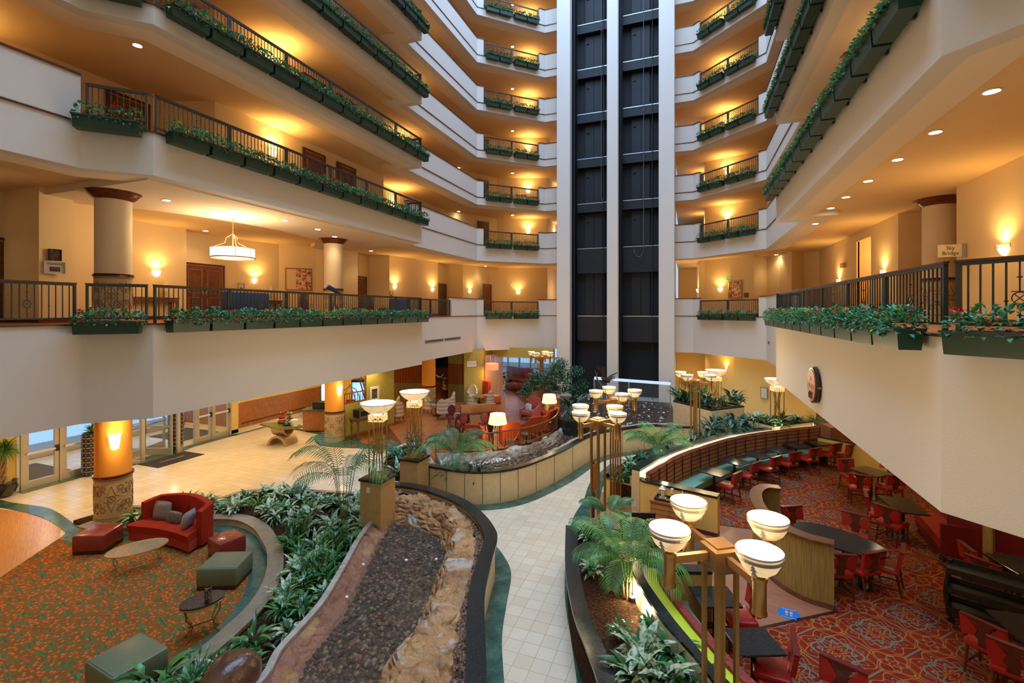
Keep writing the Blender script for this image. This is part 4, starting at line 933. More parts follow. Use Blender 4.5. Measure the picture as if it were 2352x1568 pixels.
m = MB(); q = resample(PL, 50); m.strip(q, .04, -.06, 0, .42); o = m.build('stream_edging', mat('pale_rim_stone', (.44, .39, .33), .6, noise=.3, scale=5, bump=(8, .6))); tag(o, 'pale stone edging on the plant side of the near stream', 'stone rim')
m = MB(); a_ = resample(offset(PL, .05), 50); b_ = resample(offset(PL, .42), 50); m.loft([[(*p, .36), (*r, .19), (*r, .0), (*p, .0)] for p, r in zip(a_, b_)], True, True); tag(m.build('stream_bank', REDR), 'sloping reddish rock bank between the pale rim and the water', 'rock')
# real pebbles on the bed
def in_poly(x, y, poly):
    c = False; j = len(poly)-1
    for i in range(len(poly)):
        if (poly[i][1] > y) != (poly[j][1] > y) and x < (poly[j][0]-poly[i][0])*(y-poly[i][1])/(poly[j][1]-poly[i][1])+poly[i][0]: c = not c
        j = i
    return c
def pebbles(name, poly, z, n, r0, r1, mats, seed, label, zf=None):
    R = random.Random(seed); xs = [p[0] for p in poly]; ys = [p[1] for p in poly]; m = MB(); k = 0
    while k < n:
        x = R.uniform(min(xs), max(xs)); y = R.uniform(min(ys), max(ys))
        if y < 3.2 or not in_poly(x, y, poly): continue
        k += 1; r = R.uniform(r0, r1); a = R.uniform(0, PI); e = R.uniform(.65, 1.); h = R.uniform(.35, .6); m.k = R.choice(range(len(mats))) if R.random() < .6 else 0; zz = z+R.uniform(-.004, .012)
        lo = []
        for rr, hz in ((.55, -.7), (1., 0.), (.82, .6), (.4, .95)):
            lo.append([(x+r*rr*(math.cos(q*PI/3.5)*math.cos(a)-e*math.sin(q*PI/3.5)*math.sin(a)), y+r*rr*(math.cos(q*PI/3.5)*math.sin(a)+e*math.sin(q*PI/3.5)*math.cos(a)), zz+r*h*hz) for q in range(7)])
        m.loft(lo, True, True)
    return tag(m.build(name, mats, None, True), label, 'pebbles', kind='stuff')
PEB = [mat('pebble_dark', (.040, .027, .020), .5, spec=.2), mat('pebble_brown', (.12, .060, .030), .5, spec=.2), mat('pebble_grey', (.09, .075, .06), .5, spec=.2), mat('pebble_tan', (.20, .13, .07), .4), mat('pebble_rust', (.17, .06, .03), .35)]
wp = resample(offset(PL, .36), 40)+list(reversed(resample(WR, 40)))
pebbles('pebble_bed', wp, .19, 4600, .026, .055, PEB, 5, 'dark and brown river pebbles covering the bottom of the near stream')
m = MB(); m.prism(resample(offset(PL, .30), 40)+list(reversed(resample(offset(WR, .08), 40))), .235, .237)
WN = NT('water', .10, .18); WN.b.inputs['Base Color'].default_value = (.20, .15, .10, 1); WN.b.inputs['Alpha'].default_value = .10; WN.bump(WN.noise(14, 3), .35, .02)
o = m.build('water_surface', WN.m); o['kind'] = 'stuff'; tag(o, 'thin clear water over the near stream pebbles', 'water', kind='stuff')
pebbles('channel_pebbles', resample(offset(RR, -.03), 40)+list(reversed(resample(offset(SW, -.25), 40))), .60, 1900, .022, .045, [PEB[4], PEB[1], PEB[0], PEB[3]], 6, 'reddish brown pebbles in the channel beside the black granite coping')
# scattered pale stones in the water
for i, (x, y) in enumerate(((878, 1207), (834, 1296), (796, 1371), (1002, 1284), (933, 1286))):
    p = P(x, y, .25); m = MB(); m.lathe([(.02, -.02), (.035, 0), (.028, .02), (.008, .03)], n=10); tag(m.build('white_stone', WHITE, None, True, (p.x, p.y, .245)), 'small white stone in the near stream, %s counting from the far end' % ORD[[0, 2, 4, 1, 3][i] if False else i], 'stone', 'white stones in the stream')
# brown boulder at the front
m = MB(); from mathutils import noise as mnoise
p0 = P(560, 1560, .35); lo = []
for a, (r, z) in enumerate(((.30, -.3), (.34, -.05), (.31, .15), (.22, .28), (.10, .34))): lo.append([(r*math.cos(q*PI/8)*(1+.12*mnoise.noise(Vector((math.cos(q*PI/8)*2, math.sin(q*PI/8)*2, z*3)))), r*1.25*math.sin(q*PI/8), z+.02*math.sin(q)) for q in range(16)])
m.loft(lo, True, True); tag(m.build('boulder', mat('wet_brown_boulder', (.15, .065, .035), .22, noise=.5, scale=4, bump=(20, .4)), None, True, (p0.x-.05, p0.y-.15, .40)), 'glossy wet brown boulder at the bottom edge beside the stream', 'boulder')
# ---- torchiere pedestals
PEDM = mat('ochre_stone', (.50, .34, .14), .6, noise=.15, scale=6)
def pedestal(x, y, w, h, rz, label):
    t = thing('stone_pedestal', label, 'pedestal', (x, y, 0), rz, 'stone pedestals under the torchieres'); m = MB(); m.cbox(0, 0, (h-.05)/2, w, w, h-.05); m.build('body', PEDM, t); m = MB(); m.cbox(0, 0, h-.025, w+.06, w+.06, .05); m.build('cap', GRAN, t); return t
T1, T2 = D(868, 11.0), D(952, 12.9)
pedestal(T1.x, T1.y, .56, 1.35, 0, 'ochre stone pedestal at the far tip of the near stream'); pedestal(T2.x, T2.y, .56, 1.22, 0, 'cream stone pedestal at the left end of the fountain wall')
# ---- fountain behind: pebbles, rock slope, pale rim, curved rail deck
DK = smooth_line(lp([(1000, 1040), (1040, 1041), (1080, 1039), (1134, 1035), (1180, 1027), (1223, 1018), (1255, 1006), (1276, 994), (1287, 977), (1287, 955), (1278, 940)], .28), 5)
DKo = smooth_line(lp([(1010, 1064), (1045, 1065), (1080, 1064), (1123, 1059), (1165, 1053), (1205, 1045), (1240, 1034), (1268, 1022), (1291, 1006), (1298, 985), (1296, 960)], .15), 5)
m = MB(); BWi = offset(BW, .16); m.prism(resample(BWi, 40)+[(-.3, 21), (-.9, 27.4), (-7.2, 27.4), (-5.9, 22.0), (-5.0, 20.0)]+list(reversed(resample(DKo, 30))), 0, .15)
tag(m.build('fountain_gravel', mat('wet_dark_gravel', (.09, .058, .036), .35, noise=.85, scale=30, bump=(45, 1.))), 'dark wet gravel bed of the back fountain', 'gravel', kind='stuff')
tag(rocky('rock_bank', resample(DKo, 50), resample(DK, 50), .12, .34, .27, ROCKG, 8, .09), 'grey-brown rock bank below the curved copper railing', 'rock')
pebbles('fountain_pebbles', resample(BWi, 40)+list(reversed(resample(DKo, 30))), .15, 2600, .03, .065, [mat('gravel_umber', (.10, .055, .03), .45, spec=.3), mat('gravel_dark', (.04, .026, .018), .4, spec=.3), PEB[3]], 21, 'wet brown gravel between the rock bank and the fountain wall')
tag(rocky('pale_bank', resample(offset(BW, .18), 60)[22:], resample(offset(BW, .37), 60)[22:], .84, .90, .20, mat('pale_crust_rock', (.50, .42, .28), .8, noise=.4, scale=5, bump=(10, 1.)), 11, .05, nj=5), 'pale crusty rock edge just inside the fountain wall coping', 'rock')
pebbles('white_pebbles', lp([(1078, 1062), (1130, 1056), (1170, 1050), (1170, 1056), (1130, 1064), (1078, 1074)], .15), .16, 160, .02, .05, [WHITE, PEB[3]], 9, 'scattered white pebbles below the fountain rock bank')
pebbles('fountain_stones', [(-4.8, 21), (-3.2, 19.2), (-1.2, 20.5), (-.9, 27), (-6, 27), (-5.6, 23)], .16, 900, .03, .07, [PEB[1], WHITE, PEB[3], PEB[2]], 10, 'loose stones at the foot of the elevator tower')
m = MB(); m.prism(list(DK)+[(-6.2, 20), (-9.2, 18), (-9.2, 15.4)], .0, .018); struct(m.build('floor_deck', WOODK))
m = MB(); m.strip(DK, 0, .12, 0, .30); struct(m.build('trim_deck_curb', GRAN))
COPP = mat('copper_brown_wood', (.22, .085, .035), .3, noise=.3, scale=10)
rl = offset(DK, .06); rl = resample(rl, 41)
for i in range(5):
    sg_ = rl[i*8:(i+1)*8+1]; z0 = .30
    t = thing('curved_railing', 'copper brown railing section around the lounge deck, %s from the left' % ORD[i], 'railing', (*sg_[4], z0), 0, 'curved copper railing of the lounge deck'); ox, oy = sg_[4]
    L_ = [(x-ox, y-oy) for x, y in sg_]
    m = MB(); m.tube([(x, y, .60) for x, y in L_], .028, 8); m.build('handrail', COPP, t); m = MB(); m.tube([(x, y, .10) for x, y in L_], .014, 6); m.build('bottom_rail', COPP, t)
    m = MB(); m.cbox(L_[0][0], L_[0][1], .30, .05, .05, .6); m.build('post', COPP, t)
    fine = resample(L_, 17); m = MB()
    for j in range(1, 16):
        if j not in (7, 8, 9): m.box(fine[j][0]-.008, fine[j][0]+.008, fine[j][1]-.008, fine[j][1]+.008, .10, .6)
    m.build('balusters', COPP, t)
    m = MB(); a, b = Vector((*fine[7], 0)), Vector((*fine[9], 0))
    for zz in (.2, .5): m.bar(a+Vector((0, 0, zz)), b+Vector((0, 0, zz)), .012)
    m.bar(a+Vector((0, 0, .2)), b+Vector((0, 0, .5)), .012); m.bar(a+Vector((0, 0, .5)), b+Vector((0, 0, .2)), .012); m.bar(a+Vector((0, 0, .1)), a+Vector((0, 0, .6)), .014); m.bar(b+Vector((0, 0, .1)), b+Vector((0, 0, .6)), .014); m.build('medallion', COPP, t)
# planting bed left of the fountain
flat('bed_soil_fountain', [(-7.3, 11.8), (-6.5, 11.75), (-6.45, 12.2), (-7.6, 12.6), (-8.4, 14.0), (-9.2, 14.6), (-9.4, 13.6), (-8.8, 12.2), (-8.0, 11.2), (-7.4, 11.0)], .48, SOIL, t=.46); tag(bpy.data.objects['bed_soil_fountain'], 'mulch bed behind the torchieres', 'mulch', kind='stuff')
m = MB(); m.strip(smooth_line([(-7.3, 10.9), (-8.1, 11.1), (-8.9, 12.1), (-9.5, 13.5), (-9.25, 14.75), (-8.3, 14.2)], 5), 0, -.16, 0, .5); tag(m.build('bed_wall', [mat('pale_bed_wall', (.66, .60, .48), .5)]), 'low pale curved wall around the bed behind the torchieres', 'low wall')
# ---- elevator base: glass guard with bright rail
t = thing('glass_guard', 'tall glass guard with a bright pale blue top rail in front of the elevators', 'glass guard', (-2.6, 26.6, 0))
gy = 0; ga = D(1365, 25.2); gb = D(1540, 24.6); 
def onz(px, py, d): return EZ-(py-HY)*d/FP
za, zb_ = onz(1365, 868, 25.2), onz(1540, 881, 24.6); t.location = (0, 0, 0)
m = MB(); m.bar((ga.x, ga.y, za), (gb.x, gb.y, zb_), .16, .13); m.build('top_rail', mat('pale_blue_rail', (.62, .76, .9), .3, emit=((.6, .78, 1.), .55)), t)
m = MB(); m.add([(ga.x, ga.y, .15), (gb.x, gb.y, .15), (gb.x, gb.y, zb_-.06), (ga.x, ga.y, za-.06)], [(0, 1, 2, 3)]); m.build('pane', GLASS, t)
for f in (.0, .46, 1.):
    q = ga.lerp(gb, f); m = MB(); m.cbox(q.x, q.y, (.15+za)/2, .06, .06, za-.15); m.build('post', mat('guard_post_grey', (.33, .33, .33), .4), t)
# ---- right planters with granite copings
def planter_wall(name, pts, z, zs, label, th=.16, cap=GRAN, body=STONE, soil=True):
    t = thing(name, label, 'raised planter', (0, 0, 0)); ring = [tuple(p) for p in pts]; cl = ring+[ring[0]]
    cx = sum(p[0] for p in ring)/len(ring); cy = sum(p[1] for p in ring)/len(ring); inn = [(cx+(x-cx)*(1-th*1.3/max(.6, math.dist((x, y), (cx, cy)))), cy+(y-cy)*(1-th*1.3/max(.6, math.dist((x, y), (cx, cy))))) for x, y in ring]
    n = len(ring); m = MB()
    for i in range(n):
        j = (i+1) % n
        for (a, b, z0, z1, k) in ((ring, inn, 0, z-.05, 0), (ring, inn, z-.05, z, 1)):
            m.k = k; m.prism([a[i], a[j], b[j], b[i]], z0, z1)
    m.build('wall', [body, cap], t)
    if soil: m = MB(); m.prism(inn, zs-.1, zs); o = m.build('soil', SOIL, t)
    return t, (cx, cy)
big = lp([(1546, 920), (1634, 941), (1710, 932)], 1.5); big = [big[0], big[1], big[2], (big[2][0]-1.2, big[2][1]+1.6), (big[0][0]+.3, big[0][1]+2.4)]
planter_wall('raised_planter', big, 1.5, 1.4, 'tall cream raised planter with granite rim right of the elevators')
p2 = lp([(1701, 958), (1779, 977), (1867, 966), (1815, 953)], 1.3); planter_wall('raised_planter', p2, 1.3, 1.2, 'diamond shaped raised planter with wide dark rim above the booth', .22)
m = MB(); a, b = lp([(1779, 979), (1867, 968)], 1.25); m.sheet([(a[0]+.02, a[1]-.03), (b[0]+.02, b[1]-.03)], .9, 1.2); tag(m.build('cove_light', mat('cove_glow', (.9, .9, .6), .5, emit=((.95, 1., .62), 1.3))), 'pale yellow lit panel on the side of the diamond planter', 'light panel')
# booth and its planter
BL = smooth_line(lp([(1492, 1086), (1560, 1047), (1640, 1019), (1700, 1003), (1778, 991), (1880, 980)], 1.15), 5)
BL = resample(BL, 73)
BP = NT('striped_booth_fabric', .8, .2); Xz = BP.sep(); st = BP.math('FRACT', BP.math('MULTIPLY', Xz[2], 9.0)); bc = BP.ramp(st, [(.0, (.14, .02, .014)), (.18, (.38, .19, .07)), (.5, (.30, .16, .08)), (.62, (.42, .08, .04)), (.9, (.10, .02, .015))]); wv = BP.noise(60, 2); bc = BP.mix(BP.ramp(wv, [(.4, (0, 0, 0)), (.6, (.35, .35, .35))]), bc, (.30, .17, .07)); BP.L.new(bc, BP.b.inputs['Base Color'])
def booth(line, label, per=4, rows=5, z0=.42, z1=1.15, seat=.52, side=-1, m_back=None, m_seat=None):
    t = thing('banquette', label, 'banquette', (0, 0, 0)); m = MB(); f0 = offset(line, 0); fo = offset(line, .10*(-side)); n = len(line)
    zs = [z0+(z1-z0)*j/(rows*2) for j in range(rows*2+1)]; loops = []
    for i in range(n):
        u = (i % per)/per; bu = math.sin(PI*u)**.4 if 0 < u < 1 else 0; loop = []
        for j, z in enumerate(zs):
            bv = 1 if j % 2 else .25; b = .035*bu*bv+.05*(1-(z-z0)/(z1-z0)); q = offset_pt(line, i, side*b); loop.append((q[0], q[1], z))
        loop.append((*fo[i], z1)); loop.append((*fo[i], 0.)); loop.append((*f0[i], 0.)); loops.append(loop)
    m.loft(loops, True, True); m.build('backrest', m_back or BP.m, t, True)
    m = MB()
    for i in range(0, n, per): q = offset_pt(line, i, side*.045); m.cbox(q[0], q[1], (z0+z1)/2, .014, .03, z1-z0, math.atan2(line[min(i+1, n-1)][1]-line[max(i-1, 0)][1], line[min(i+1, n-1)][0]-line[max(i-1, 0)][0]))
    m.build('seams', mat('seam_dark_brown', (.05, .012, .01), .8), t)  # dark seams between the tufted panels
    m = MB(); m.strip(line, side*.06, side*seat, .30, .46); m.build('seat', m_seat or TEAL, t); m = MB(); m.strip(line, side*.02, side*(seat-.08), 0, .30); m.build('plinth', BLACK, t)
    m = MB(); m.tube([(x, y, z1+.01) for x, y in offset(line, -side*.03)], .03, 6); m.build('top_piping', mat('booth_red_piping', (.32, .03, .02), .5), t)
    return t
def offset_pt(line, i, w):
    a = Vector(line[max(0, i-1)]); b = Vector(line[min(len(line)-1, i+1)]); d = (b-a).normalized(); return (line[i][0]-d.y*w, line[i][1]+d.x*w)
booth(BL, 'long curved striped banquette with teal seat along the restaurant edge')
t = thing('cove_light', 'glowing pale yellow cove strip behind the curved banquette', 'light strip', (0, 0, 0)); m = MB(); m.strip(BL, .12, .26, 1.0, 1.12); m.build('diffuser', mat('cove_glow2', (.9, .9, .6), .5, emit=((.98, 1., .55), 1.0)), t)
for i in (10, 26, 42, 58): point((BL[i][0]-.12, BL[i][1]+.1, 1.32), 7, (.95, 1., .55), .08)
LEDO = resample(smooth_line([tuple(q) for q in offset(BL, .62)[0:2]]+[tuple(q) for q in offset(BL, .62)[8::8]], 4), 60)
m = MB(); m.strip(BL[:62], .27, .48, 0, 1.13); m.k = 1; m.strip(BL[:62], .26, .50, 1.13, 1.18); tag(m.build('booth_ledge', [STONE, GRAN]), 'curved granite ledge behind the striped banquette', 'ledge')
OB = smooth_line(lp([(1387, 1093), (1430, 1064), (1490, 1032), (1540, 1012)], .7)+[(-.35, 16.6), (.5, 18.0), (1.0, 18.3)], 5)
m = MB(); m.strip(OB, 0, -.18, 0, .65); m.k = 1; m.strip(OB, .02, -.22, .65, .70); tag(m.build('booth_planter_wall', [STONE, GRAN]), 'low granite topped wall of the booth planter beside the aisle', 'low wall')
k_ = offset(BL, .5); flat('bed_soil_booth', resample(offset(OB, -.18), 20)+[tuple(k_[i]) for i in range(58, -1, -4)], .60, SOIL, t=.5); tag(bpy.data.objects['bed_soil_booth'], 'mulch in the planter behind the curved banquette', 'mulch', kind='stuff')
# yellow low wall with sideboard
A1, A2, A3 = lp([(1387, 1093), (1447, 1106)], .7)+lp([(1478, 1096)], .95)
m = MB(); m.strip([A1, A2], 0, .2, 0, .65); m.k = 1; m.strip([A1, A2], -.02, .22, .65, .70); tag(m.build('booth_end_wall', [YEL, GRAN]), 'short yellow end wall of the booth planter facing the host area', 'low wall')
LWp = [(-1.55, 12.35), (-1.25, 12.25), (-1.2, 12.0)]+lp([(1648, 1138)], .95)
LW0, LW1 = P(1478, 1103, .95), P(1648, 1140, .95); 
m = MB(); m.strip([LW0[:2], LW1[:2]], 0, .22, .10, .90); m.k = 1; m.strip([LW0[:2], LW1[:2]], -.02, .24, .90, .95); m.k = 2; m.strip([LW0[:2], LW1[:2]], -.015, .23, 0, .10)
a, b = A2, LW0[:2]; m.k = 0; m.strip([a, b], 0, .2, 0, .90); m.k = 1; m.strip([a, b], -.02, .22, .9, .95); tag(m.build('sideboard_wall', [YEL, GRAN, MAHOG]), 'yellow low wall with granite top behind the lantern sideboard', 'low wall')
# curved divider with wood cap
DV = smooth_line([(1.95, 12.35)]+lp([(1790, 1124)], 1.05)[0:0]+[(1.62, 12.3), (1.38, 11.9), (1.30, 11.3), (1.36, 10.7), (1.60, 10.1), (1.95, 9.75), (2.36, 9.62)], 7)
GRASS = NT('grasscloth_gold', .8, .2); gg = GRASS.noise(3, 5, GRASS.map(scale=(14, 14, .6))); GRASS.L.new(GRASS.ramp(gg, [(.3, (.27, .18, .05)), (.7, (.42, .30, .10))]), GRASS.b.inputs['Base Color'])
m = MB(); m.strip(DV, 0, .10, .1, 1.12); m.k = 1; m.strip(DV, -.06, .18, 1.12, 1.17); m.strip(DV, -.02, .12, 0, .1); tag(m.build('curved_divider', [GRASS.m, COPP]), 'hook shaped grasscloth divider with brown wood cap in the restaurant', 'divider')
# near aisle planter and banquette
NW = smooth_line(lp([(1326, 1207), (1330, 1300), (1352, 1400), (1385, 1480), (1420, 1568)], .75)+[(-.35, 4.6), (.1, 3.4)], 6)
m = MB(); m.strip(NW, -.04, -.18, 0, .69); m.k = 1; m.strip(NW, 0, -.24, .69, .75); a, b = lp([(1326, 1207), (1440, 1216)], .75); m.k = 0; m.strip([a, b], 0.02, .16, 0, .69) if False else m.strip([a, b], -.02, -.16, 0, .69); m.k = 1; m.strip([a, b], 0, -.22, .69, .75)
tag(m.build('aisle_planter_wall', [STONE, GRAN]), 'curved granite topped planter wall on the right of the near aisle', 'low wall')
LI = smooth_line([(-.95, 8.35)]+lp([(1459, 1324), (1517, 1417), (1560, 1466), (1612, 1526)], .95)+[(.62, 5.2), (1.05, 4.3)], 6)
LO = smooth_line([(-.75, 8.35)]+lp([(1482, 1327), (1540, 1410), (1583, 1463), (1640, 1530)], .95)+[(.85, 5.4), (1.3, 4.45)], 6)
m = MB(); li, lo_ = resample(LI, 40), resample(LO, 40); m.loft([[(*a, 0), (*b, 0), (*b, .90), (*a, .90)] for a, b in zip(li, lo_)], True, True); m.k = 1; m.loft([[(*a, .90), (*b, .90), (*b, .95), (*a, .95)] for a, b in zip(li, lo_)], True, True)
tag(m.build('near_ledge', [mat('cream_ledge_side', (.62, .54, .40), .5), GRAN]), 'black granite ledge between the near planter and the green banquette', 'ledge')
flat('bed_soil_aisle', resample(offset(NW, -.2), 30)+[(.9, 3.6)]+list(reversed(li))+[(-1.3, 8.9), (-1.7, 9.4)], .55, SOIL, t=.5); tag(bpy.data.objects['bed_soil_aisle'], 'mulch in the near aisle planter', 'mulch', kind='stuff')
t = thing('green_banquette', 'lime green glass and red cushioned banquette below the near granite ledge', 'banquette', (0, 0, 0))
g0, g1, g2, g3, g4 = lo_, [offset_pt(lo_, i, .07) for i in range(40)], [offset_pt(lo_, i, .24) for i in range(40)], [offset_pt(lo_, i, .36) for i in range(40)], [offset_pt(lo_, i, .72) for i in range(40)]
def ribbon(m, a, b, z0, z1): m.loft([[(*p, z0), (*q, z0), (*q, z1), (*p, z1)] for p, q in zip(a, b)], True, True)
m = MB(); ribbon(m, g0, g1, 0, .86); m.build('frame', WHITE, t); m = MB(); ribbon(m, g1, g2, 0, .82); m.build('glass_panel', mat('lime_glass', (.50, .62, .04), .25, emit=((.55, .75, .05), .12)), t)
m = MB(); ribbon(m, g2, g3, 0, .88); m.build('backrest', mat('brick_red_weave', (.34, .03, .02), .7, noise=.5, scale=18, bump=(20, .8)), t); m = MB(); ribbon(m, g3, g4, .28, .46); m.build('seat', TEAL, t)
c0, c1 = lp([(1512, 1306), (1632, 1306)], .95); m = MB(); m.strip([c0, c1], -.06, .12, .12, .90); m.k = 1; m.strip([c0, c1], -.08, .14, .90, .95); m.k = 2; m.strip([c0, c1], -.07, .13, 0, .12); tag(m.build('cross_wall', [mat('gold_wallcovering', (.50, .34, .10), .8, noise=.15, scale=30), GRAN, MAHOG]), 'short gold wall with granite top behind the nearest red chair', 'low wall')
# ================================================================ FURNITURE
def cube_ottoman(cx, cy, sx, sy, rz, h, m_, base, label, group, tuft=False):
    t = thing('ottoman', label, 'ottoman', (cx, cy, 0), rz, group); m = MB(); m.rbox(0, 0, .08+(h-.08)/2, sx, sy, h-.08, .035); m.build('cushion', m_, t, True)
    m = MB(); m.cbox(0, 0, .055, sx-.03, sy-.03, .05); m.build('base', base, t)
    for a in (-1, 1):
        for b in (-1, 1): m = MB(); m.cbox(a*(sx/2-.05), b*(sy/2-.05), .02, .06, .06, .04); m.build('leg', base, t)
    m = MB(); z = h+.002; m.box(-sx/2+.03, sx/2-.03, -sy/2+.028, -sy/2+.032, h-.012, h+.001); m.build('seam', base, t)
    if tuft: m = MB(); m.lathe([(.018, h-.008), (.014, h+.004), (.003, h+.007)], n=10); m.build('button', m_, t, True)
    return t
BURG = mat('burgundy_leather', (.24, .030, .022), .25, bump=(14, .1), coat=.25)
def quad_ott(px, z, *a, **k):                         # size and angle from the four surveyed top corners
    q = [P(x, y, z) for x, y in px]; c = sum(q, Vector())/4; e1 = (q[1]-q[0]+q[2]-q[3])/2; e2 = (q[3]-q[0]+q[2]-q[1])/2
    return cube_ottoman(c.x, c.y, e1.length, e2.length, math.atan2(e1.y, e1.x), z, *a, **k)
quad_ott([(173, 1231), (248, 1229), (276, 1200), (206, 1204)], .42, BURG, DWOOD, 'glossy burgundy leather ottoman between the orange column and the glass table', 'leather ottomans', tuft=True)
quad_ott([(473, 1234), (503, 1248), (568, 1229), (539, 1212)], .42, BURG, DWOOD, 'glossy burgundy leather ottoman at the right arm of the red loveseat', 'leather ottomans', tuft=True)
quad_ott([(449, 1307), (543, 1305), (581, 1263), (496, 1266)], .42, GREENL, DWOOD, 'sage green leather ottoman behind the oval stone side table', 'leather ottomans')
quad_ott([(192, 1519), (257, 1560), (389, 1485), (325, 1448)], .42, GREENL, DWOOD, 'large sage green leather ottoman at the bottom edge of the carpet', 'leather ottomans')
# red loveseat
t = thing('loveseat', 'red curved high-backed loveseat on the orange carpet in front of the column', 'sofa', (-10.85, 7.36, 0), .06)
def arcp(w, r, n=13): return [(w/2*math.sin(-PI/2+PI*k/(n-1))*1., r*math.cos(-PI/2+PI*k/(n-1))) for k in range(n)]
n = 15; W_ = 1.75; lo = []
path = [(-W_/2-.03, -.16), (-W_/2-.01, -.05), (-W_/2+.02, .08)]+[(-W_/2+.08+(W_-.16)*k/(n-1), .22+.16*math.sin(PI*k/(n-1))) for k in range(n)]+[(W_/2-.02, .08), (W_/2+.01, -.05), (W_/2+.03, -.16)]
hh = [.84, .86, .88]+[.90+.05*math.sin(PI*k/(n-1)) for k in range(n)]+[.88, .86, .84]; inn = offset(path, -.13)
m = MB(); m.loft([[(*p, .10), (*q, .10), (*q, h-.02), ((p[0]+q[0])/2, (p[1]+q[1])/2, h), (*p, h-.02)] for p, q, h in zip(path, inn, hh)], True, True); m.build('backrest', REDF, t, True)
fr = [(-W_/2-.02+(W_+.04)*k/(n-1), -.46+.10*math.sin(PI*k/(n-1))) for k in range(n)]; bk = [(-W_/2+.14+(W_-.28)*k/(n-1), .12+.14*math.sin(PI*k/(n-1))) for k in range(n)]
m = MB(); m.loft([[(*p, .28), (*q, .28), (*q, .44), (p[0], p[1]+.03, .455), (p[0], p[1]-.02, .42)] for p, q in zip(fr, bk)], True, True); m.build('seat', REDF, t, True)
m = MB(); m.loft([[(p[0], p[1]+.02, .08), (*q, .08), (*q, .28), (p[0], p[1]+.02, .28)] for p, q in zip(fr, bk)], True, True); m.build('apron', mat('red_fabric_lower', (.36, .03, .014), .85), t, True)
for sx in (-1, 1):
    for sy in (-.32, .2): m = MB(); m.cbox(sx*(W_/2-.12), sy, .04, .06, .06, .09, 0, .7); m.build('leg', DWOOD, t)
m = MB(); m.box(-.004, .004, .17, .375, .5, .965) if False else m.tube([(0, .235, .46), (0, .245, .7), (0, .255, .96)], .006, 5); m.build('seam', mat('seam_dark_red', (.2, .015, .008), .8), t)
def cushion(x, y, z, w, h, d, rz, tilt, m_, label, fringe=False, shag=False, name='throw_pillow', group='pillows on the red loveseat'):
    m = MB(); N_ = 8; top = []; 
    def pt(i, j, s):
        u = i/N_*2-1; v = j/N_*2-1; e = (1-u**4)*(1-v**4); pin = 1-.10*(u*u*v*v); return Vector((u*w/2*(1-.08*(1-v*v)*0)*pin, s*d/2*max(0, e)**.5, v*h/2*pin))
    Rm = Matrix.Rotation(rz, 4, 'Z') @ Matrix.Rotation(tilt, 4, 'X')
    for s in (-1, 1): m.add([pt(i, j, s) for i in range(N_+1) for j in range(N_+1)], [(i*(N_+1)+j, (i+1)*(N_+1)+j, (i+1)*(N_+1)+j+1, i*(N_+1)+j+1)[::(1 if s < 0 else -1)] for i in range(N_) for j in range(N_)])
    R = random.Random(7)
    if shag:
        for q in range(900):
            u, v = R.uniform(-.95, .95), R.uniform(-.95, .95); p = Vector((u*w/2, -d/2*((1-u**4)*(1-v**4))**.5, v*h/2)); e = p+Vector((R.uniform(-.03, .03), -.025, R.uniform(-.05, .01))); m.add([p, p+Vector((.006, 0, 0)), e], [(0, 1, 2)])
    if fringe:
        for q in range(120):
            a = q/120*4; k = int(a); f = a-k; c = [(-1+2*f, 1), (1, 1-2*f), (1-2*f, -1), (-1, -1+2*f)][k]; p = Vector((c[0]*w/2, 0, c[1]*h/2)); e = p+Vector((c[0]*.02, R.uniform(-.01, .01), c[1]*.02)); m.add([p+Vector((.006, 0, .006)), p-Vector((.006, 0, .006)), e], [(0, 1, 2)])
    m.v = [tuple(Rm @ Vector(v)) for v in m.v]; o = m.build(name, m_, None, True, (x, y, z)); return tag(o, label, 'pillow', group)
TAUP = mat('taupe_fabric', (.22, .16, .12), .9, noise=.2, scale=20)
cushion(-11.27, 7.30, .64, .44, .40, .15, .2, -.28, TAUP, 'taupe fringed throw pillow at the left end of the red loveseat', fringe=True)
cushion(-10.85, 7.30, .57, .42, .22, .13, .02, -.25, mat('brown_shag', (.20, .14, .09), .95), 'brown shaggy lumbar pillow in the middle of the red loveseat', shag=True)
cushion(-10.30, 7.22, .63, .40, .38, .14, -1.15, -.2, mat('pale_stripe_fabric', (.38, .32, .29), .9, noise=.3, scale=9), 'pale striped pillow leaning on the right arm of the red loveseat', fringe=True)
# oval glass coffee table
def oval(a, b, n=36): return [(a*math.cos(2*PI*k/n), b*math.sin(2*PI*k/n)) for k in range(n)]
p = P(316, 1256, .44); t = thing('coffee_table', 'oval glass coffee table with curled gold legs in front of the loveseat', 'table', (p.x, p.y, 0), 1.02)
m = MB(); m.prism(oval(.50, .31), .432, .442); m.build('glass_top', mat('smoked_gold_glass', (.55, .42, .22), .05, alpha=.35, spec=.8), t)
GOLD = mat('soft_gold_metal', (.50, .36, .17), .35, .8)
m = MB(); m.tube([(*q, .425) for q in oval(.50, .31)], .014, 6, closed=True); m.build('rim', GOLD, t)
for a in (.7, PI-.7, PI+.7, -.7):
    x, y = .47*math.cos(a), .29*math.sin(a); m = MB(); m.tube([(x, y, .42), (x*1.03, y*1.03, .30), (x*.88, y*.88, .15), (x*.98, y*.98, .04), (x*1.12, y*1.12, .0)], [.014, .013, .012, .012, .015], 6); m.build('leg', GOLD, t)
m = MB()
for s in (-1, 1): m.tube([(-.42, s*.24, .14), (-.25, s*.10, .09), (0, s*.05, .08), (.25, s*.10, .09), (.42, s*.24, .14)], .008, 5)
m.tube([(.11*math.cos(q*PI/8), .08*math.sin(q*PI/8), .085) for q in range(16)], .008, 5, closed=True); m.build('stretcher', GOLD, t)
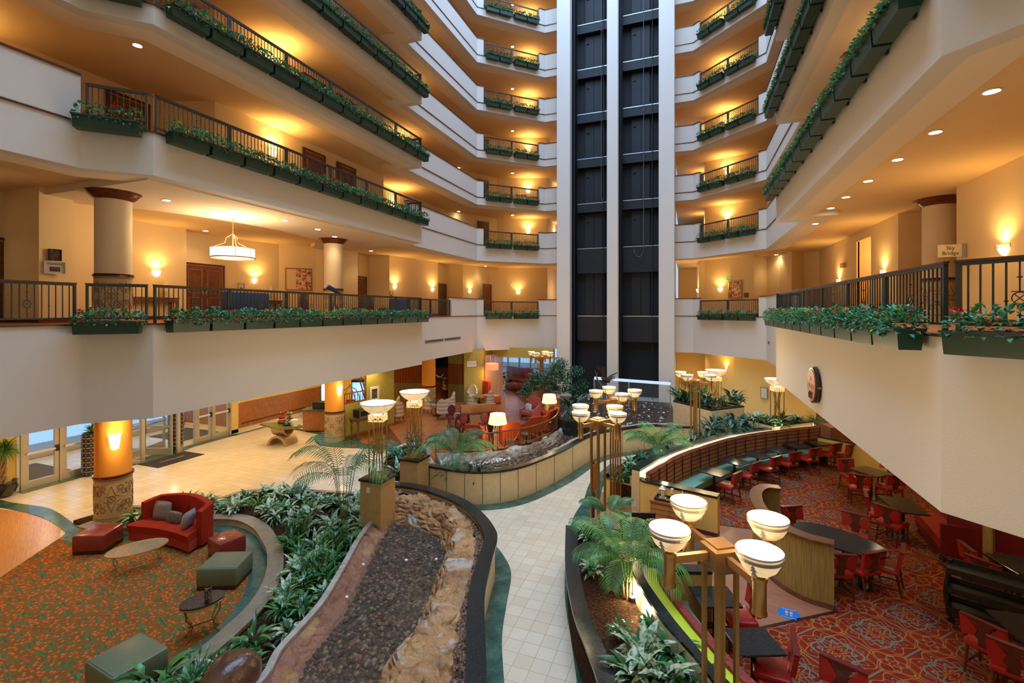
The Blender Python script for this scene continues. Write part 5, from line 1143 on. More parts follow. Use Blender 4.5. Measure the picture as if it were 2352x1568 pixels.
p = P(465, 1378, .56); t = thing('side_table', 'oval brown granite side table with curved bronze legs beside the planting bed', 'table', (p.x, p.y, 0), 1.05)
m = MB(); m.prism(oval(.31, .22), .545, .575); m.build('top', mat('brown_granite', (.10, .065, .05), .12, noise=.6, scale=80), t); m = MB(); m.tube([(*q, .53) for q in oval(.29, .20)], .016, 6, closed=True); m.build('rim', BRASS, t)
for a in (.6, PI-.6, PI+.6, -.6):
    x, y = .28*math.cos(a), .19*math.sin(a); m = MB(); m.tube([(x, y, .53), (x*.98, y*.98, .38), (x*.6, y*.6, .22), (x*.75, y*.75, .08), (x*1.05, y*1.05, 0)], .013, 6); m.build('leg', BRASS, t)
m = MB(); m.bar((-.2, 0, .2), (.2, 0, .2), .02); m.bar((0, -.14, .2), (0, .14, .2), .02); m.build('stretcher', BRASS, t)
v = NT('woven_vase', .35); dd = v.vor(45); v.L.new(v.ramp(dd, [(.25, (.42, .30, .18)), (.5, (.04, .025, .015))]), v.b.inputs['Base Color']); v.bump(dd, .8, .01)
m = MB(); m.lathe([(.045, 0), (.05, .01), (.05, .24), (.04, .245), (.038, .02)], n=20); p2_ = P(478, 1383, .575); tag(m.build('vase', v.m, None, True, (p2_.x, p2_.y, .575)), 'tall cylindrical patterned dark and gold vase on the oval stone table', 'vase')
# restaurant chairs and tables
def red_chair():
    t = thing('dining_chair', 'chair', 'chair')
    m = MB(); m.rbox(0, 0, .43, .47, .46, .10, .035); m.build('seat', REDL, t, True)
    for sx in (-1, 1):
        m = MB(); m.tube([(sx*.20, -.19, .39), (sx*.20, -.20, 0)], [.024, .017], 4); m.build('leg', MAHOG, t)
        m = MB(); m.tube([(sx*.19, .20, .40), (sx*.20, .27, 0)], [.024, .017], 4); m.build('leg', MAHOG, t)
    m = MB(); m.bar((-.2, -.195, .16), (.2, -.195, .16), .02, .03); m.build('stretcher', MAHOG, t)
    for sx in (-1, 1): m = MB(); m.bar((sx*.2, -.19, .13), (sx*.2, .24, .13), .018, .028); m.build('stretcher', MAHOG, t)
    # hourglass splat and leather wings
    y0, y1, z0, z1 = .20, .27, .42, .84
    def slab(pts, th=.045):
        q = MB(); f = [(x, y0+(y1-y0)*(z-z0)/(z1-z0)-th/2, z) for x, z in pts]; b = [(x, y0+(y1-y0)*(z-z0)/(z1-z0)+th/2, z) for x, z in pts]; q.loft([f, b], True, True); return q
    slab([(-.07, .42), (.07, .42), (.06, .55), (.10, .58), (.05, .69), (.10, .80), (.17, .84), (-.17, .84), (-.10, .80), (-.05, .69), (-.10, .58), (-.06, .55)], .05).build('splat', MAHOG, t)
    for s in (-1, 1): slab([(s*.24, .555), (s*.25, .845), (s*.175, .838), (s*.055, .69), (s*.105, .575)][::s], .062).build('wing', REDL, t)
    slab([(-.25, .83), (.25, .83), (.25, .855), (-.25, .855)], .075).build('top_pad', mat('oxblood_leather', (.15, .012, .012), .3), t)
    return t
CH = None
def chair(x, y, rz, label, group='red leather restaurant chairs'):
    global CH
    if CH is None: CH = red_chair(); CH.location = (x, y, 0); CH.rotation_euler = (0, 0, rz); CH['label'] = label; CH['group'] = group; return CH
    return dup(CH, (x, y, 0), rz, label, group)
def face(dx, dy): return math.atan2(dx, -dy)           # chair faces along its local -Y
TG = mat('table_black_granite', (.040, .042, .040), .16, noise=.7, scale=70, col2=(.012, .013, .013))
def table(cx, cy, sx, sy, rz, label, group, round_=False, H=.74, ped=1):
    t = thing('restaurant_table', label, 'table', (cx, cy, 0), rz, group); m = MB()
    if round_: m.prism(oval(sx/2, sy/2, 48), H-.03, H)
    else: m.rbox(0, 0, H-.015, sx, sy, .03, .006)
    m.build('top', TG, t)
    for i in range(ped):
        x = 0 if ped == 1 else (-sx/4 if i == 0 else sx/4); m = MB(); m.cyl(x, 0, .03, H-.03, .035, n=12); m.build('pedestal', BLACK, t); m = MB(); m.lathe([(.21, 0), (.21, .012), (.05, .035)], x, 0, 20); m.build('foot', BLACK, t, True)
    return t
bt = [(1.45, .65), (1490, 0)]
BT = [P(1640, 1082, .74), P(1687, 1058, .74), P(1740, 1044, .74), P(1788, 1032, .74), P(1828, 1021, .74), P(1893, 1013, .74)]
nm = ['nearest', 'second nearest', 'third', 'fourth', 'fifth', 'farthest']
def bdir(p):                                            # booth direction next to a point
    i = min(range(1, len(BL)-1), key=lambda k: math.dist(BL[k], p[:2])); a = Vector(BL[i-1]); b = Vector(BL[i+1]); return (b-a).normalized()
for i, p in enumerate(BT):
    d = bdir(p); table(p.x, p.y, 1.25 if i == 5 else .60, .68, math.atan2(d.y, d.x), 'granite two-seat table, %s along the curved banquette' % nm[i], 'small tables along the curved banquette')
BC = [P(1672, 1112, .45), P(1714, 1088, .45), P(1763, 1073, .45), P(1808, 1062, .45), P(1855, 1052, .45), P(1903, 1041, .45), P(1939, 1043, .45)]
for i, p in enumerate(BC):
    d = bdir(p); chair(p.x, p.y, face(-d.y, d.x), 'red leather chair facing the curved banquette, %s from the near end' % ORD[i], 'red chairs facing the curved banquette')
rest = lambda x, y, z=.74: P(x, y, z)
def tab4(px, label, **k):
    q = [P(x, y, .74) for x, y in px]; c = sum(q, Vector())/4; e1 = (q[1]-q[0]+q[2]-q[3])/2; e2 = (q[3]-q[0]+q[2]-q[1])/2
    table(c.x, c.y, e1.length, e2.length, math.atan2(e1.y, e1.x), label, 'granite restaurant tables', **k); return c, math.atan2(e1.y, e1.x)
c1, a1 = tab4([(1951, 1074), (1989, 1069), (2053, 1088), (2012, 1096)], 'rectangular granite table with four red chairs beyond the oval table')
c2, a2 = tab4([(2019, 1136), (2092, 1145), (2134, 1182), (2055, 1175)], 'rectangular granite table beside the dark red bench')
def around(c, a, spots, tabname):
    for (lx, ly, dx, dy, lb) in spots:
        x = c.x+lx*math.cos(a)-ly*math.sin(a); y = c.y+lx*math.sin(a)+ly*math.cos(a); vx = dx*math.cos(a)-dy*math.sin(a); vy = dx*math.sin(a)+dy*math.cos(a)
        chair(x, y, face(vx, vy), lb, 'red leather chairs at the granite tables')
def chair_at(px, py, tx, ty, lb, z=.45):
    p = P(px, py, z); chair(p.x, p.y, face(tx-p.x, ty-p.y), lb, 'red leather chairs at the granite tables')
chair_at(1972, 1117, c1.x-.35, c1.y+.1, 'red chair at the near left side of the farthest rectangular table'); chair_at(1958, 1092, c1.x-.3, c1.y+.3, 'red chair at the left end of the farthest rectangular table')
chair_at(2042, 1117, c1.x+.1, c1.y+.35, 'red chair at the near right side of the farthest rectangular table'); chair_at(2040, 1090, c1.x+.2, c1.y, 'red chair on the far side of the farthest rectangular table')
chair_at(2022, 1178, c2.x, c2.y, 'red chair at the left corner of the table beside the dark red bench'); chair_at(2050, 1198, c2.x+.2, c2.y+.2, 'red chair nearest the camera at the table beside the dark red bench')
p = P(1926, 1236, .74); table(p.x, p.y, 1.62, .95, -.62, 'large oval black granite table behind the curved divider', 'granite restaurant tables', round_=True, ped=2); oc = p
chair_at(1838, 1215, oc.x, oc.y, 'red chair at the left end of the oval table'); chair_at(1964, 1232, oc.x+.2, oc.y-.1, 'red chair on the far side of the oval table')
chair_at(1976, 1300, oc.x-.15, oc.y+.15, 'red chair on the near right side of the oval table'); chair_at(2031, 1296, oc.x, oc.y+.1, 'red chair at the right end of the oval table'); chair_at(1915, 1305, oc.x-.45, oc.y+.2, 'red chair tucked between the oval table and the divider')
c3, a3 = tab4([(2266, 1270), (2352, 1276), (2420, 1322), (2330, 1318)], 'rectangular granite table at the right edge behind the cart')
chair_at(2300, 1275, c3.x, c3.y-.3, 'red chair on the far side of the table behind the cart'); chair_at(2275, 1330, c3.x-.1, c3.y+.2, 'red chair at the near left corner of the table behind the cart'); chair_at(2262, 1308, c3.x+.5, c3.y+.3, 'red chair at the left end of the table behind the cart')
c4, a4 = tab4([(2269, 1398), (2370, 1412), (2470, 1500), (2352, 1482)], 'rectangular granite table at the right edge in front of the cart')
chair_at(2278, 1478, c4.x-.1, c4.y+.3, 'red chair left of the nearest right-edge table, farther one'); chair_at(2333, 1530, c4.x+.1, c4.y+.3, 'red chair left of the nearest right-edge table, nearer one')
chair_at(1926, 1625, 1.2, 5.6, 'red chair cut off by the bottom edge of the picture')
c5, a5 = tab4([(1580, 1345), (1670, 1345), (1707, 1393), (1612, 1393)], 'square granite table by the gold cross wall'); chair_at(1695, 1412, c5.x, c5.y+.02, 'red chair at the square table by the gold cross wall')
c6, a6 = tab4([(1665, 1441), (1757, 1440), (1806, 1502), (1698, 1506)], 'square granite table nearest the big four-globe lamp'); chair_at(1772, 1532, c6.x, c6.y, 'red chair at the square table nearest the big four-globe lamp')
# red bench and high red booth backs
t = thing('bench', 'dark red upholstered bench beside the rectangular granite table', 'bench', (0, 0, 0)); a = P(2100, 1172, .45); b = P(2160, 1240, .45); d = (b-a).normalized(); nr = Vector((-d.y, d.x, 0))
DRED = mat('dark_red_vinyl', (.17, .010, .010), .4)
m = MB(); m.strip([a[:2], b[:2]], 0, .55, .28, .46); m.build('seat', REDL, t); m = MB(); m.strip([a[:2], b[:2]], .48, .62, .1, .98); m.build('backrest', DRED, t); m = MB(); m.strip([a[:2], b[:2]], .02, .5, .1, .28); m.build('apron', DRED, t)
for e in (a, b):
    q = e+nr*.08+(d*.08 if e is a else -d*.08); m = MB(); m.cbox(q.x, q.y, .05, .06, .06, .1); m.build('leg', DWOOD, t)
m = MB(); q0 = b+nr*.0; q1 = b+nr*.62; m.bar((q0.x, q0.y, .45), (q1.x, q1.y, .45), .08, .7); m.build('arm_panel', DRED, t)
t = thing('booth_bench', 'tall dark red booth bench back behind the cart with gold end panel', 'booth', (0, 0, 0)); a = P(2175, 1262, .2); b = P(2262, 1290, .2); d = (b-a).normalized(); e = b+d*2.6
m = MB(); m.strip([a[:2], b[:2]], 0, .12, .08, 1.1); m.strip([(b+d*.16)[:2], e[:2]], 0, .12, .08, 1.1); m.build('backrest', DRED, t); m = MB(); m.strip([(b+d*.01)[:2], (b+d*.15)[:2]], -.2, .15, 0, 1.15); m.build('end_panel', GRASS.m, t)
# black service cart
p = P(2275, 1385, .45); t = thing('service_cart', 'black plastic two-shelf service cart between the right-edge tables', 'cart', (p.x, p.y, 0), -.42); CB = mat('scuffed_black_plastic', (.02, .018, .016), .5, noise=.5, scale=12)
for z in (.20, .52, .84):
    m = MB(); m.rbox(0, 0, z, 1.05, .46, .03, .01); 
    for s in (-1, 1): m.box(-.52, .52, s*.23-.012, s*.23+.012, z, z+.09)
    m.build('shelf', CB, t)
for sx in (-1, 1):
    for sy in (-1, 1):
        m = MB(); m.tube([(sx*.49, sy*.18, .12), (sx*.53, sy*.19, .5), (sx*.49, sy*.18, .92)], .035, 8); m.build('upright', CB, t, True); m = MB(); m.tube([(sx*.46, sy*.18-.015, .05), (sx*.46, sy*.18+.015, .05)], .05, 12); m.build('caster', BLACK, t, True)
    m = MB(); m.tube([(sx*.50, -.18, .90), (sx*.62, -.16, .97), (sx*.64, 0, .98), (sx*.62, .16, .97), (sx*.50, .18, .90)], .018, 8); m.build('handle', CB, t, True)
# floor sticker
p = P(1812, 1411); t = thing('floor_sticker', 'round blue floor sticker with two orange footprints on the wood floor', 'sticker', (p.x, p.y, .0), -.15); m = MB(); m.cyl(0, 0, .013, .016, .17, n=40); m.build('disc', mat('sticker_blue', (.005, .19, .62), .4), t)
for s in (-1, 1): m = MB(); m.prism([(s*.035+.024*math.cos(q*PI/8), .035+.045*math.sin(q*PI/8)) for q in range(16)], .016, .018); m.prism([(s*.035+.018*math.cos(q*PI/8), -.045+.022*math.sin(q*PI/8)) for q in range(16)], .016, .018); m.build('footprint', mat('sticker_orange', (.85, .35, .12), .5), t)
text('lettering', 'PLEASE WAIT', .032, (0, .125, .0165), (0, 0, 0), WHITE, t, .0005); text('lettering', 'SOCIAL DISTANCE', .028, (0, -.125, .0165), (0, 0, 0), WHITE, t, .0005)
# sideboard with lanterns
a = P(1508, 1135, .85); b = P(1586, 1150, .85); d = (b-a).normalized(); nr = Vector((d.y, -d.x, 0)); cc = (a+b)/2+nr*.18
SBW = NT('slatted_maple', .45); bb = SBW.sep(); sl = SBW.math('FRACT', SBW.math('MULTIPLY', bb[2], 9.)); SBW.L.new(SBW.ramp(sl, [(.0, (.16, .05, .015)), (.12, (.50, .26, .09)), (.85, (.42, .20, .06)), (1., (.16, .05, .015))]), SBW.b.inputs['Base Color'])
t = thing('sideboard', 'slatted wooden sideboard with lanterns against the yellow low wall', 'sideboard', (cc.x, cc.y, 0), math.atan2(d.y, d.x)); L_ = (b-a).length+.1
m = MB(); m.box(-L_/2, L_/2, -.2, .2, .06, .80); m.build('cabinet', SBW.m, t); m = MB(); m.box(-L_/2-.02, L_/2+.02, -.22, .2, .80, .84); m.build('top', CHERRY, t)
for s in (-1, 1): m = MB(); m.box(s*L_/4-L_/4+.02, s*L_/4+L_/4-.02, -.215, -.2, .12, .76); dr = m.build('door', SBW.m, t); m = MB(); m.cbox(s*.04, -.225, .5, .015, .02, .12); m.build('handle', BRASS, dr)
RZS = math.atan2(d.y, d.x)
tr = thing('tray', 'dark wooden tray holding lanterns on the slatted sideboard', 'tray', (cc.x, cc.y, .84), RZS); m = MB(); m.box(-.36, .36, -.16, .16, 0, .012)
for a_, b_, c_, d_ in ((-.36, .36, -.16, -.145), (-.36, .36, .145, .16), (-.36, -.345, -.16, .16), (.345, .36, -.16, .16)): m.box(a_, b_, c_, d_, .012, .05)
m.build('tray_body', DWOOD, tr)
def loc_(lx, ly, z=.852): return (cc.x+lx*math.cos(RZS)-ly*math.sin(RZS), cc.y+lx*math.sin(RZS)+ly*math.cos(RZS), z)
SILV = mat('pewter', (.45, .43, .40), .3, .8); WAX = mat('cream_wax', (.82, .78, .68), .6)
def lantern(pos, w, h, label, rz=0):
    t = thing('lantern', label, 'lantern', pos, rz, 'pewter candle lanterns')
    m = MB(); m.cbox(0, 0, .01, w, w, .02)
    for sx in (-1, 1):
        for sy in (-1, 1): m.cbox(sx*(w/2-.008), sy*(w/2-.008), h/2, .012, .012, h)
    m.cbox(0, 0, h, w+.01, w+.01, .015); m.build('frame', SILV, t); m = MB(); m.loft([[(sx*w/2*k, sy*w/2*k, z) for sx, sy in ((-1, -1), (1, -1), (1, 1), (-1, 1))] for k, z in ((1.05, h+.007), (.25, h+.08), (.1, h+.10))], True, True); m.tube([(.02*math.cos(q*PI/5), 0, h+.12+.02*math.sin(q*PI/5)) for q in range(10)], .003, 4, closed=True); m.build('roof', SILV, t)
    m = MB(); m.cyl(0, 0, .02, h*.45, w*.26, n=14); m.build('candle', WAX, t, True)
lantern(loc_(-.20, 0), .15, .22, 'tall pewter candle lantern at the left of the sideboard tray', RZS); lantern(loc_(.24, 0), .12, .15, 'short pewter candle lantern at the right of the sideboard tray', RZS)
t = thing('candlestick', 'turned candlestick with white pillar candle between the two tray lanterns', 'candlestick', loc_(.02, -.04)); m = MB(); m.lathe([(.045, 0), (.045, .01), (.015, .03), (.02, .08), (.035, .11), (.015, .14), (.04, .17)], n=14); m.build('stick', SILV, t, True); m = MB(); m.cyl(0, 0, .17, .28, .033, n=14); m.build('candle', WAX, t, True)
# host stand with computer, small granite counter
p = P(1478, 1232, .9); t = thing('host_stand', 'host stand with granite top and black monitor behind the palm', 'host stand', (p.x, p.y, 0), .25)
m = MB(); m.box(-.35, .35, -.3, .3, 0, 1.02); m.build('cabinet', CHERRY, t); m = MB(); m.box(-.42, .42, -.36, .36, 1.02, 1.06); m.build('top', TG, t); m = MB(); m.box(-.22, .22, -.02, .02, 1.08, 1.36); m.build('monitor', BLACK, t)
m = MB(); m.box(-.28, .28, -.42, -.36, .4, .9); m.build('drawer_unit', BLACK, t)
lantern((p.x-.2, p.y+.15, 1.06), .12, .12, 'small glass and chrome lantern on the host stand')
p = P(1575, 1252, .85); t = thing('host_counter', 'small rounded granite counter on wooden posts behind the big lamp', 'counter', (p.x, p.y, 0), .1); m = MB(); m.rbox(0, 0, .83, .78, .36, .04, .015); m.build('top', TG, t)
for s in (-1, 1): m = MB(); m.cbox(s*.25, 0, .41, .09, .09, .81); m.build('post', CHERRY, t)
# easel-like sign beside lamp at aisle edge
p = P(1362, 1205, .0); t = thing('sign_stand', 'dark wooden sign stand seen edge-on beside the aisle lamp', 'sign stand', (p.x, p.y+.1, 0), 1.45); m = MB(); m.box(-.02, .02, -.02, .02, 0, 1.5); m.build('post', DWOOD, t); m = MB(); m.box(-.22, .22, -.03, .0, .80, 1.45); m.build('board', CHERRY, t); m = MB(); m.box(-.15, .15, -.15, .15, 0, .02); m.build('base', DWOOD, t)
# ---------------------------------------------------------------- lounge furniture
STRP = NT('striped_upholstery', .7); z_ = STRP.sep()[2]; s_ = STRP.math('FRACT', STRP.math('MULTIPLY', z_, 5.5)); STRP.L.new(STRP.ramp(s_, [(.0, (.60, .50, .38)), (.38, (.60, .50, .38)), (.42, (.55, .10, .04)), (.52, (.60, .50, .38)), (.60, (.32, .27, .22)), (.9, (.60, .50, .38))], 'CONSTANT'), STRP.b.inputs['Base Color'])
IVORY = mat('ivory_leather', (.58, .48, .27), .4)
def tub_chair():
    t = thing('lounge_chair', 'chair', 'chair'); n = 13; path = [(.30*math.cos(PI*k/(n-1)), .02+.26*math.sin(PI*k/(n-1))) for k in range(n)]; path = [(.30, -.22)]+path+[(-.30, -.22)]; h = [.60, .64]+[.66+.36*math.sin(PI*k/(n-3))**1.2 for k in range(1, n-2)]+[.64, .60]; h = [.58]+[.64+.38*math.sin(PI*k/(n-1))**1.3 for k in range(n)]+[.58]
    inn = offset(path, .05); m = MB(); m.loft([[(*p, .30), (*q, .30), (*q, hh_-.01), (*p, hh_)] for p, q, hh_ in zip(path, inn, h)], True, True); m.build('shell', STRP.m, t, True)
    inn2 = offset(path, .09); m = MB(); m.loft([[(*p, .44), (*q, .44), (*q, hh_+.005), (*p, hh_+.015)] for p, q, hh_ in zip(offset(path, .052), inn2, h)], True, True); m.build('inner_back', IVORY, t, True)
    m = MB(); m.rbox(0, -.02, .39, .50, .48, .14, .04); m.build('seat', IVORY, t, True)
    for sx in (-1, 1):
        for sy in (-1, 1): m = MB(); m.tube([(sx*.22, sy*.2, .32), (sx*.21, sy*.2, .15), (sx*.27, sy*.26, 0)], [.022, .018, .014], 6); m.build('leg', DWOOD, t, True)
    return t
TC = None
def tub(px, py, fx, fy, label):
    global TC
    p = P(px, py, 0)
    if TC is None: TC = tub_chair(); TC.location = p; TC.rotation_euler = (0, 0, face(fx, fy)); TC['label'] = label; TC['group'] = 'cream striped lounge chairs'; return TC
    return dup(TC, p, face(fx, fy), label, 'cream striped lounge chairs')
def rtable(px, py, r, label, h=.72):
    p = P(px, py, h); t = thing('lounge_table', label, 'table', (p.x, p.y, 0), 0, 'round glass lounge tables'); m = MB(); m.cyl(0, 0, h-.012, h, r, n=32); m.build('top', mat('dark_glass', (.05, .06, .05), .06, spec=.8), t); m = MB(); m.lathe([(.2, 0), (.19, .02), (.04, .05), (.035, h-.012)], n=16); m.build('pedestal', BLACK, t, True)
tub(987, 952, 1, .1, 'cream striped lounge chair against the orange lounge column'); tub(1017, 963, -.2, .6, 'cream striped lounge chair seen from behind right of the orange column'); tub(1033, 945, -.8, -.5, 'cream striped lounge chair on the far side of the table by the orange column'); rtable(1003, 922, .38, 'round glass table among the chairs by the orange column')
tub(1083, 941, .6, .5, 'cream striped lounge chair left of the middle round table'); tub(1122, 938, -.8, .3, 'cream striped lounge chair right of the middle round table'); tub(1085, 925, .3, -.8, 'cream striped lounge chair beyond the middle round table'); rtable(1101, 910, .38, 'round glass table in the middle of the lounge')
tub(912, 970, -.6, .3, 'cream striped lounge chair by the stone-top console'); tub(905, 958, -.6, -.4, 'cream lounge chair behind the one by the console'); rtable(888, 938, .36, 'square-looking dark lounge table behind the first torchiere')
tub(1136, 903, .5, -.4, 'cream striped chair beside the orange sectional seat'); tub(1150, 905, .1, -.9, 'second cream striped chair beside the orange sectional seat'); tub(1028, 905, .6, -.3, 'lone cream armchair behind the curtains')
# sectional orange seat
p = P(1130, 920); t = thing('orange_seat', 'orange seat block with tall back at the olive pier', 'seat', (-10.7, 24.9, 0), -.35); m = MB(); m.rbox(-.45, 0, .60, .9, .25, 1.15, .03); m.build('backrest', ORNF, t, True); m = MB(); m.rbox(.35, -.35, .26, 1.0, .8, .42, .04); m.build('seat', mat('orange_vinyl', (.60, .14, .035), .5), t, True); m = MB(); m.box(-.85, .8, -.7, .1, 0, .06); m.build('base', DWOOD, t)
# wing armchair, orange armchairs by the railing
def wing(x, y, rz, m_, label, group, hb=1.05):
    t = thing('armchair', label, 'armchair', (x, y, 0), rz, group)
    m = MB(); m.rbox(0, -.03, .38, .60, .62, .18, .04); m.build('seat', m_, t, True); m = MB(); m.loft([[(-.33, .22, .3), (.33, .22, .3), (.33, .34, .3), (-.33, .34, .3)], [(-.34, .27, .75), (.34, .27, .75), (.34, .38, .75), (-.34, .38, .75)], [(-.30, .33, hb), (.30, .33, hb), (.30, .42, hb-.01), (-.30, .42, hb-.01)]], True, True); m.build('backrest', m_, t, True)
    for s in (-1, 1):
        m = MB(); m.loft([[(s*.38, -.34, .12), (s*.28, -.34, .12), (s*.28, -.34, .55), (s*.38, -.34, .55)], [(s*.39, 0, .12), (s*.29, 0, .12), (s*.29, 0, .60), (s*.39, 0, .60)], [(s*.37, .34, .12), (s*.28, .34, .12), (s*.28, .36, .82), (s*.37, .36, .82)]], True, True); m.build('armrest', m_, t, True)
        for yy in (-.28, .30): m = MB(); m.tube([(s*.27, yy, .30), (s*.29, yy*1.1, 0)], [.03, .018], 6); m.build('leg', DWOOD, t)
    return t
CRIM = mat('crimson_velvet', (.30, .030, .028), .6, sheen=.4)
p = P(1218, 965); wing(p.x, p.y, face(-.35, -.93), CRIM, 'crimson wing armchair with pale blue pillow inside the curved railing', 'armchairs inside the curved railing')
cushion(p.x-.06, p.y-.12, .64, .38, .36, .12, face(-.35, -.93), -.2, mat('pale_blue_fabric', (.40, .44, .50), .8, noise=.3, scale=15), 'pale blue pillow on the crimson wing armchair', group='lounge pillows')
p = P(1262, 966); wing(p.x, p.y, face(-.75, -.65), ORNF, 'orange armchair with yellow pillow at the right end of the curved railing', 'armchairs inside the curved railing'); cushion(p.x-.1, p.y-.1, .62, .36, .34, .12, face(-.75, -.65), -.2, mat('mustard_fabric', (.60, .38, .06), .8), 'mustard pillow on the orange armchair at the railing end', group='lounge pillows')
p = P(1252, 990); wing(p.x, p.y, face(-.9, .2), ORNF, 'orange armchair seen from behind at the right of the curved railing', 'armchairs inside the curved railing', .95)
p = P(1172, 1020); wing(p.x, p.y, face(-.5, .8), ORNF, 'orange armchair seen from behind the railing, beside the near shaded lamp', 'armchairs inside the curved railing', .95)
p = P(1094, 1026); wing(p.x, p.y, face(-.1, .95), ORNF, 'orange armchair seen from behind at the left of the curved railing', 'armchairs inside the curved railing', .95)
p = P(1218, 1006); wing(p.x, p.y, face(-.7, .5), ORNF, 'orange armchair seen from behind between the others at the railing', 'armchairs inside the curved railing', .95); p = P(1280, 958); wing(p.x, p.y, face(-.95, -.2), CRIM, 'low crimson armchair tucked behind the tall shaded lamp', 'armchairs inside the curved railing', .85)
def floor_lamp(px, top, w, d, label, base_z=0.):
    p = D(px, d); zt = EZ-(top-HY)*d/FP; t = thing('floor_lamp', label, 'lamp', (p.x, p.y, 0), 0, 'shaded floor lamps'); r = w*d/FP/2
    m = MB(); n = 32; m.loft([[(q*math.cos(2*PI*k/n), q*math.sin(2*PI*k/n), z) for k in range(n)] for q, z in ((r, zt-.36), (r*.80, zt))], True, False); m.build('lamp_shade', SHADE, t, True)
    m = MB(); m.lathe([(.16, 0), (.15, .03), (.03, .06), (.02, .12)], n=16); m.build('base', DWOOD, t, True); m = MB(); m.cyl(0, 0, .1, zt-.2, .016, n=8); m.build('pole', DWOOD, t, True)
    point((p.x, p.y, zt+.06), 26, (1, .75, .38), .10, name='lamp_light'); point((p.x, p.y, zt-.45), 22, (1, .75, .38), .10)
floor_lamp(1143, 950, 43, 17.6, 'floor lamp with cream shade nearest inside the curved railing'); floor_lamp(1262, 906, 35, 21.0, 'floor lamp with cream shade beside the crimson wing armchair')
# occasional table
p = P(1197, 1000, .5); t = thing('occasional_table', 'small dark round table between the orange armchairs', 'table', (p.x+.1, p.y+.3, 0)); m = MB(); m.cyl(0, 0, .5, .52, .25, n=24); m.build('top', DWOOD, t); m = MB(); m.lathe([(.14, 0), (.03, .04), (.025, .5)], n=12); m.build('pedestal', DWOOD, t)
# communal table with oval-back stools
p = P(1098, 945, 1.0); t = thing('communal_table', 'high dark wood communal table with raised centre box and yellow round end', 'table', (p.x, p.y, 0), .72)
m = MB(); m.rbox(0, 0, .98, 1.75, .62, .06, .02); m.build('top', MAHOG, t); m = MB(); m.box(-.75, .75, -.12, .12, 1.01, 1.30); m.build('centre_box', CHERRY, t); m = MB(); m.tube([(-.98, 0, .90), (-.78, 0, .90)], .17, 24); m.build('end_drum', MAHOG, t, True); m = MB(); m.tube([(-.99, 0, .90), (-.975, 0, .90)], .13, 24); m.build('drum_face', mat('ochre_disc', (.55, .38, .08), .5), t)
for s in (-1, 1): m = MB(); m.loft([[(s*.55-.16, -.12, .95), (s*.55+.16, -.12, .95), (s*.55+.16, .12, .95), (s*.55-.16, .12, .95)], [(s*.55-.06, -.06, 0), (s*.55+.06, -.06, 0), (s*.55+.06, .06, 0), (s*.55-.06, .06, 0)]], True, True); m.build('leg', DWOOD, t)
ct = p
def stool_proto():
    t = thing('bar_stool', 'stool', 'stool'); m = MB(); m.cyl(0, 0, .62, .70, .20, n=20); m.build('seat', mat('plum_leather', (.19, .025, .04), .3), t, True)
    m = MB(); m.loft([[(.15*math.cos(2*PI*k/20), y+.02*(1 if k < 10 else 1), .96+.19*math.sin(2*PI*k/20)) for k in range(20)] for y in (.19, .23)], True, True); m.build('oval_back', mat('plum_leather', (.19, .025, .04), .3), t, True); m = MB(); m.tube([(.16*math.cos(2*PI*k/20), .22, .96+.20*math.sin(2*PI*k/20)) for k in range(20)], .016, 6, closed=True); m.bar((0, .18, .66), (0, .22, .78), .05, .02); m.build('back_frame', DWOOD, t)
    for sx in (-1, 1):
        for sy in (-1, 1): m = MB(); m.tube([(sx*.14, sy*.14, .62), (sx*.19, sy*.19, 0)], [.02, .014], 6); m.build('leg', DWOOD, t)
    m = MB(); m.tube([(.18*math.cos(q*PI/6), .18*math.sin(q*PI/6), .25) for q in range(12)], .010, 5, closed=True); m.build('foot_ring', DWOOD, t); return t
ST = None
for i, (lx, ly, f, lb) in enumerate(((-.9, .75, -1, 'at the far left end of the communal table'), (-.35, .72, -1, 'on the far side of the communal table'), (.75, .6, -1, 'at the far right of the communal table'), (-.85, -.65, 1, 'at the near left of the communal table'), (.0, -.7, 1, 'at the near middle of the communal table'), (.6, -.7, 1, 'at the near right of the communal table'))):
    a = .72; x = ct.x+lx*math.cos(a)-ly*math.sin(a); y = ct.y+lx*math.sin(a)+ly*math.cos(a); lab = 'plum oval-backed bar stool '+lb; rz = a+(0 if f < 0 else PI)
    if ST is None: ST = stool_proto(); ST.location = (x, y, 0); ST.rotation_euler = (0, 0, rz); ST['label'] = lab; ST['group'] = 'plum bar stools'
    else: dup(ST, (x, y, 0), rz, lab, 'plum bar stools')
# far crimson sectional with ottomans, red drum pendant
RW = mat('russet_leather', (.26, .05, .025), .35)
def block(name, label, x, y, rz, parts, cat, group=None):
    t = thing(name, label, cat, (x, y, 0), rz, group)
    for (pn, bx, m_) in parts:
        m = MB()
        for b in bx: m.rbox(*b, .03)
        m.build(pn, m_, t, True)
    return t
q = P(1190, 893); block('sectional_sofa', 'russet leather sectional sofa near the terrace windows', -11.6, 31.6, -.5, [('backrest', [(0, .45, .7, 2.6, .3, .9)], RW), ('seat', [(0, 0, .3, 2.6, .75, .3)], RW), ('base', [(0, 0, .08, 2.5, .7, .1)], DWOOD)], 'sofa')
block('sectional_sofa', 'russet sofa behind the weeping fig tree', -9.1, 29.6, -.1, [('backrest', [(0, .4, .62, 2.2, .28, .6)], RW), ('seat', [(0, 0, .3, 2.2, .7, .3)], RW), ('base', [(0, 0, .08, 2.1, .65, .1)], DWOOD)], 'sofa')
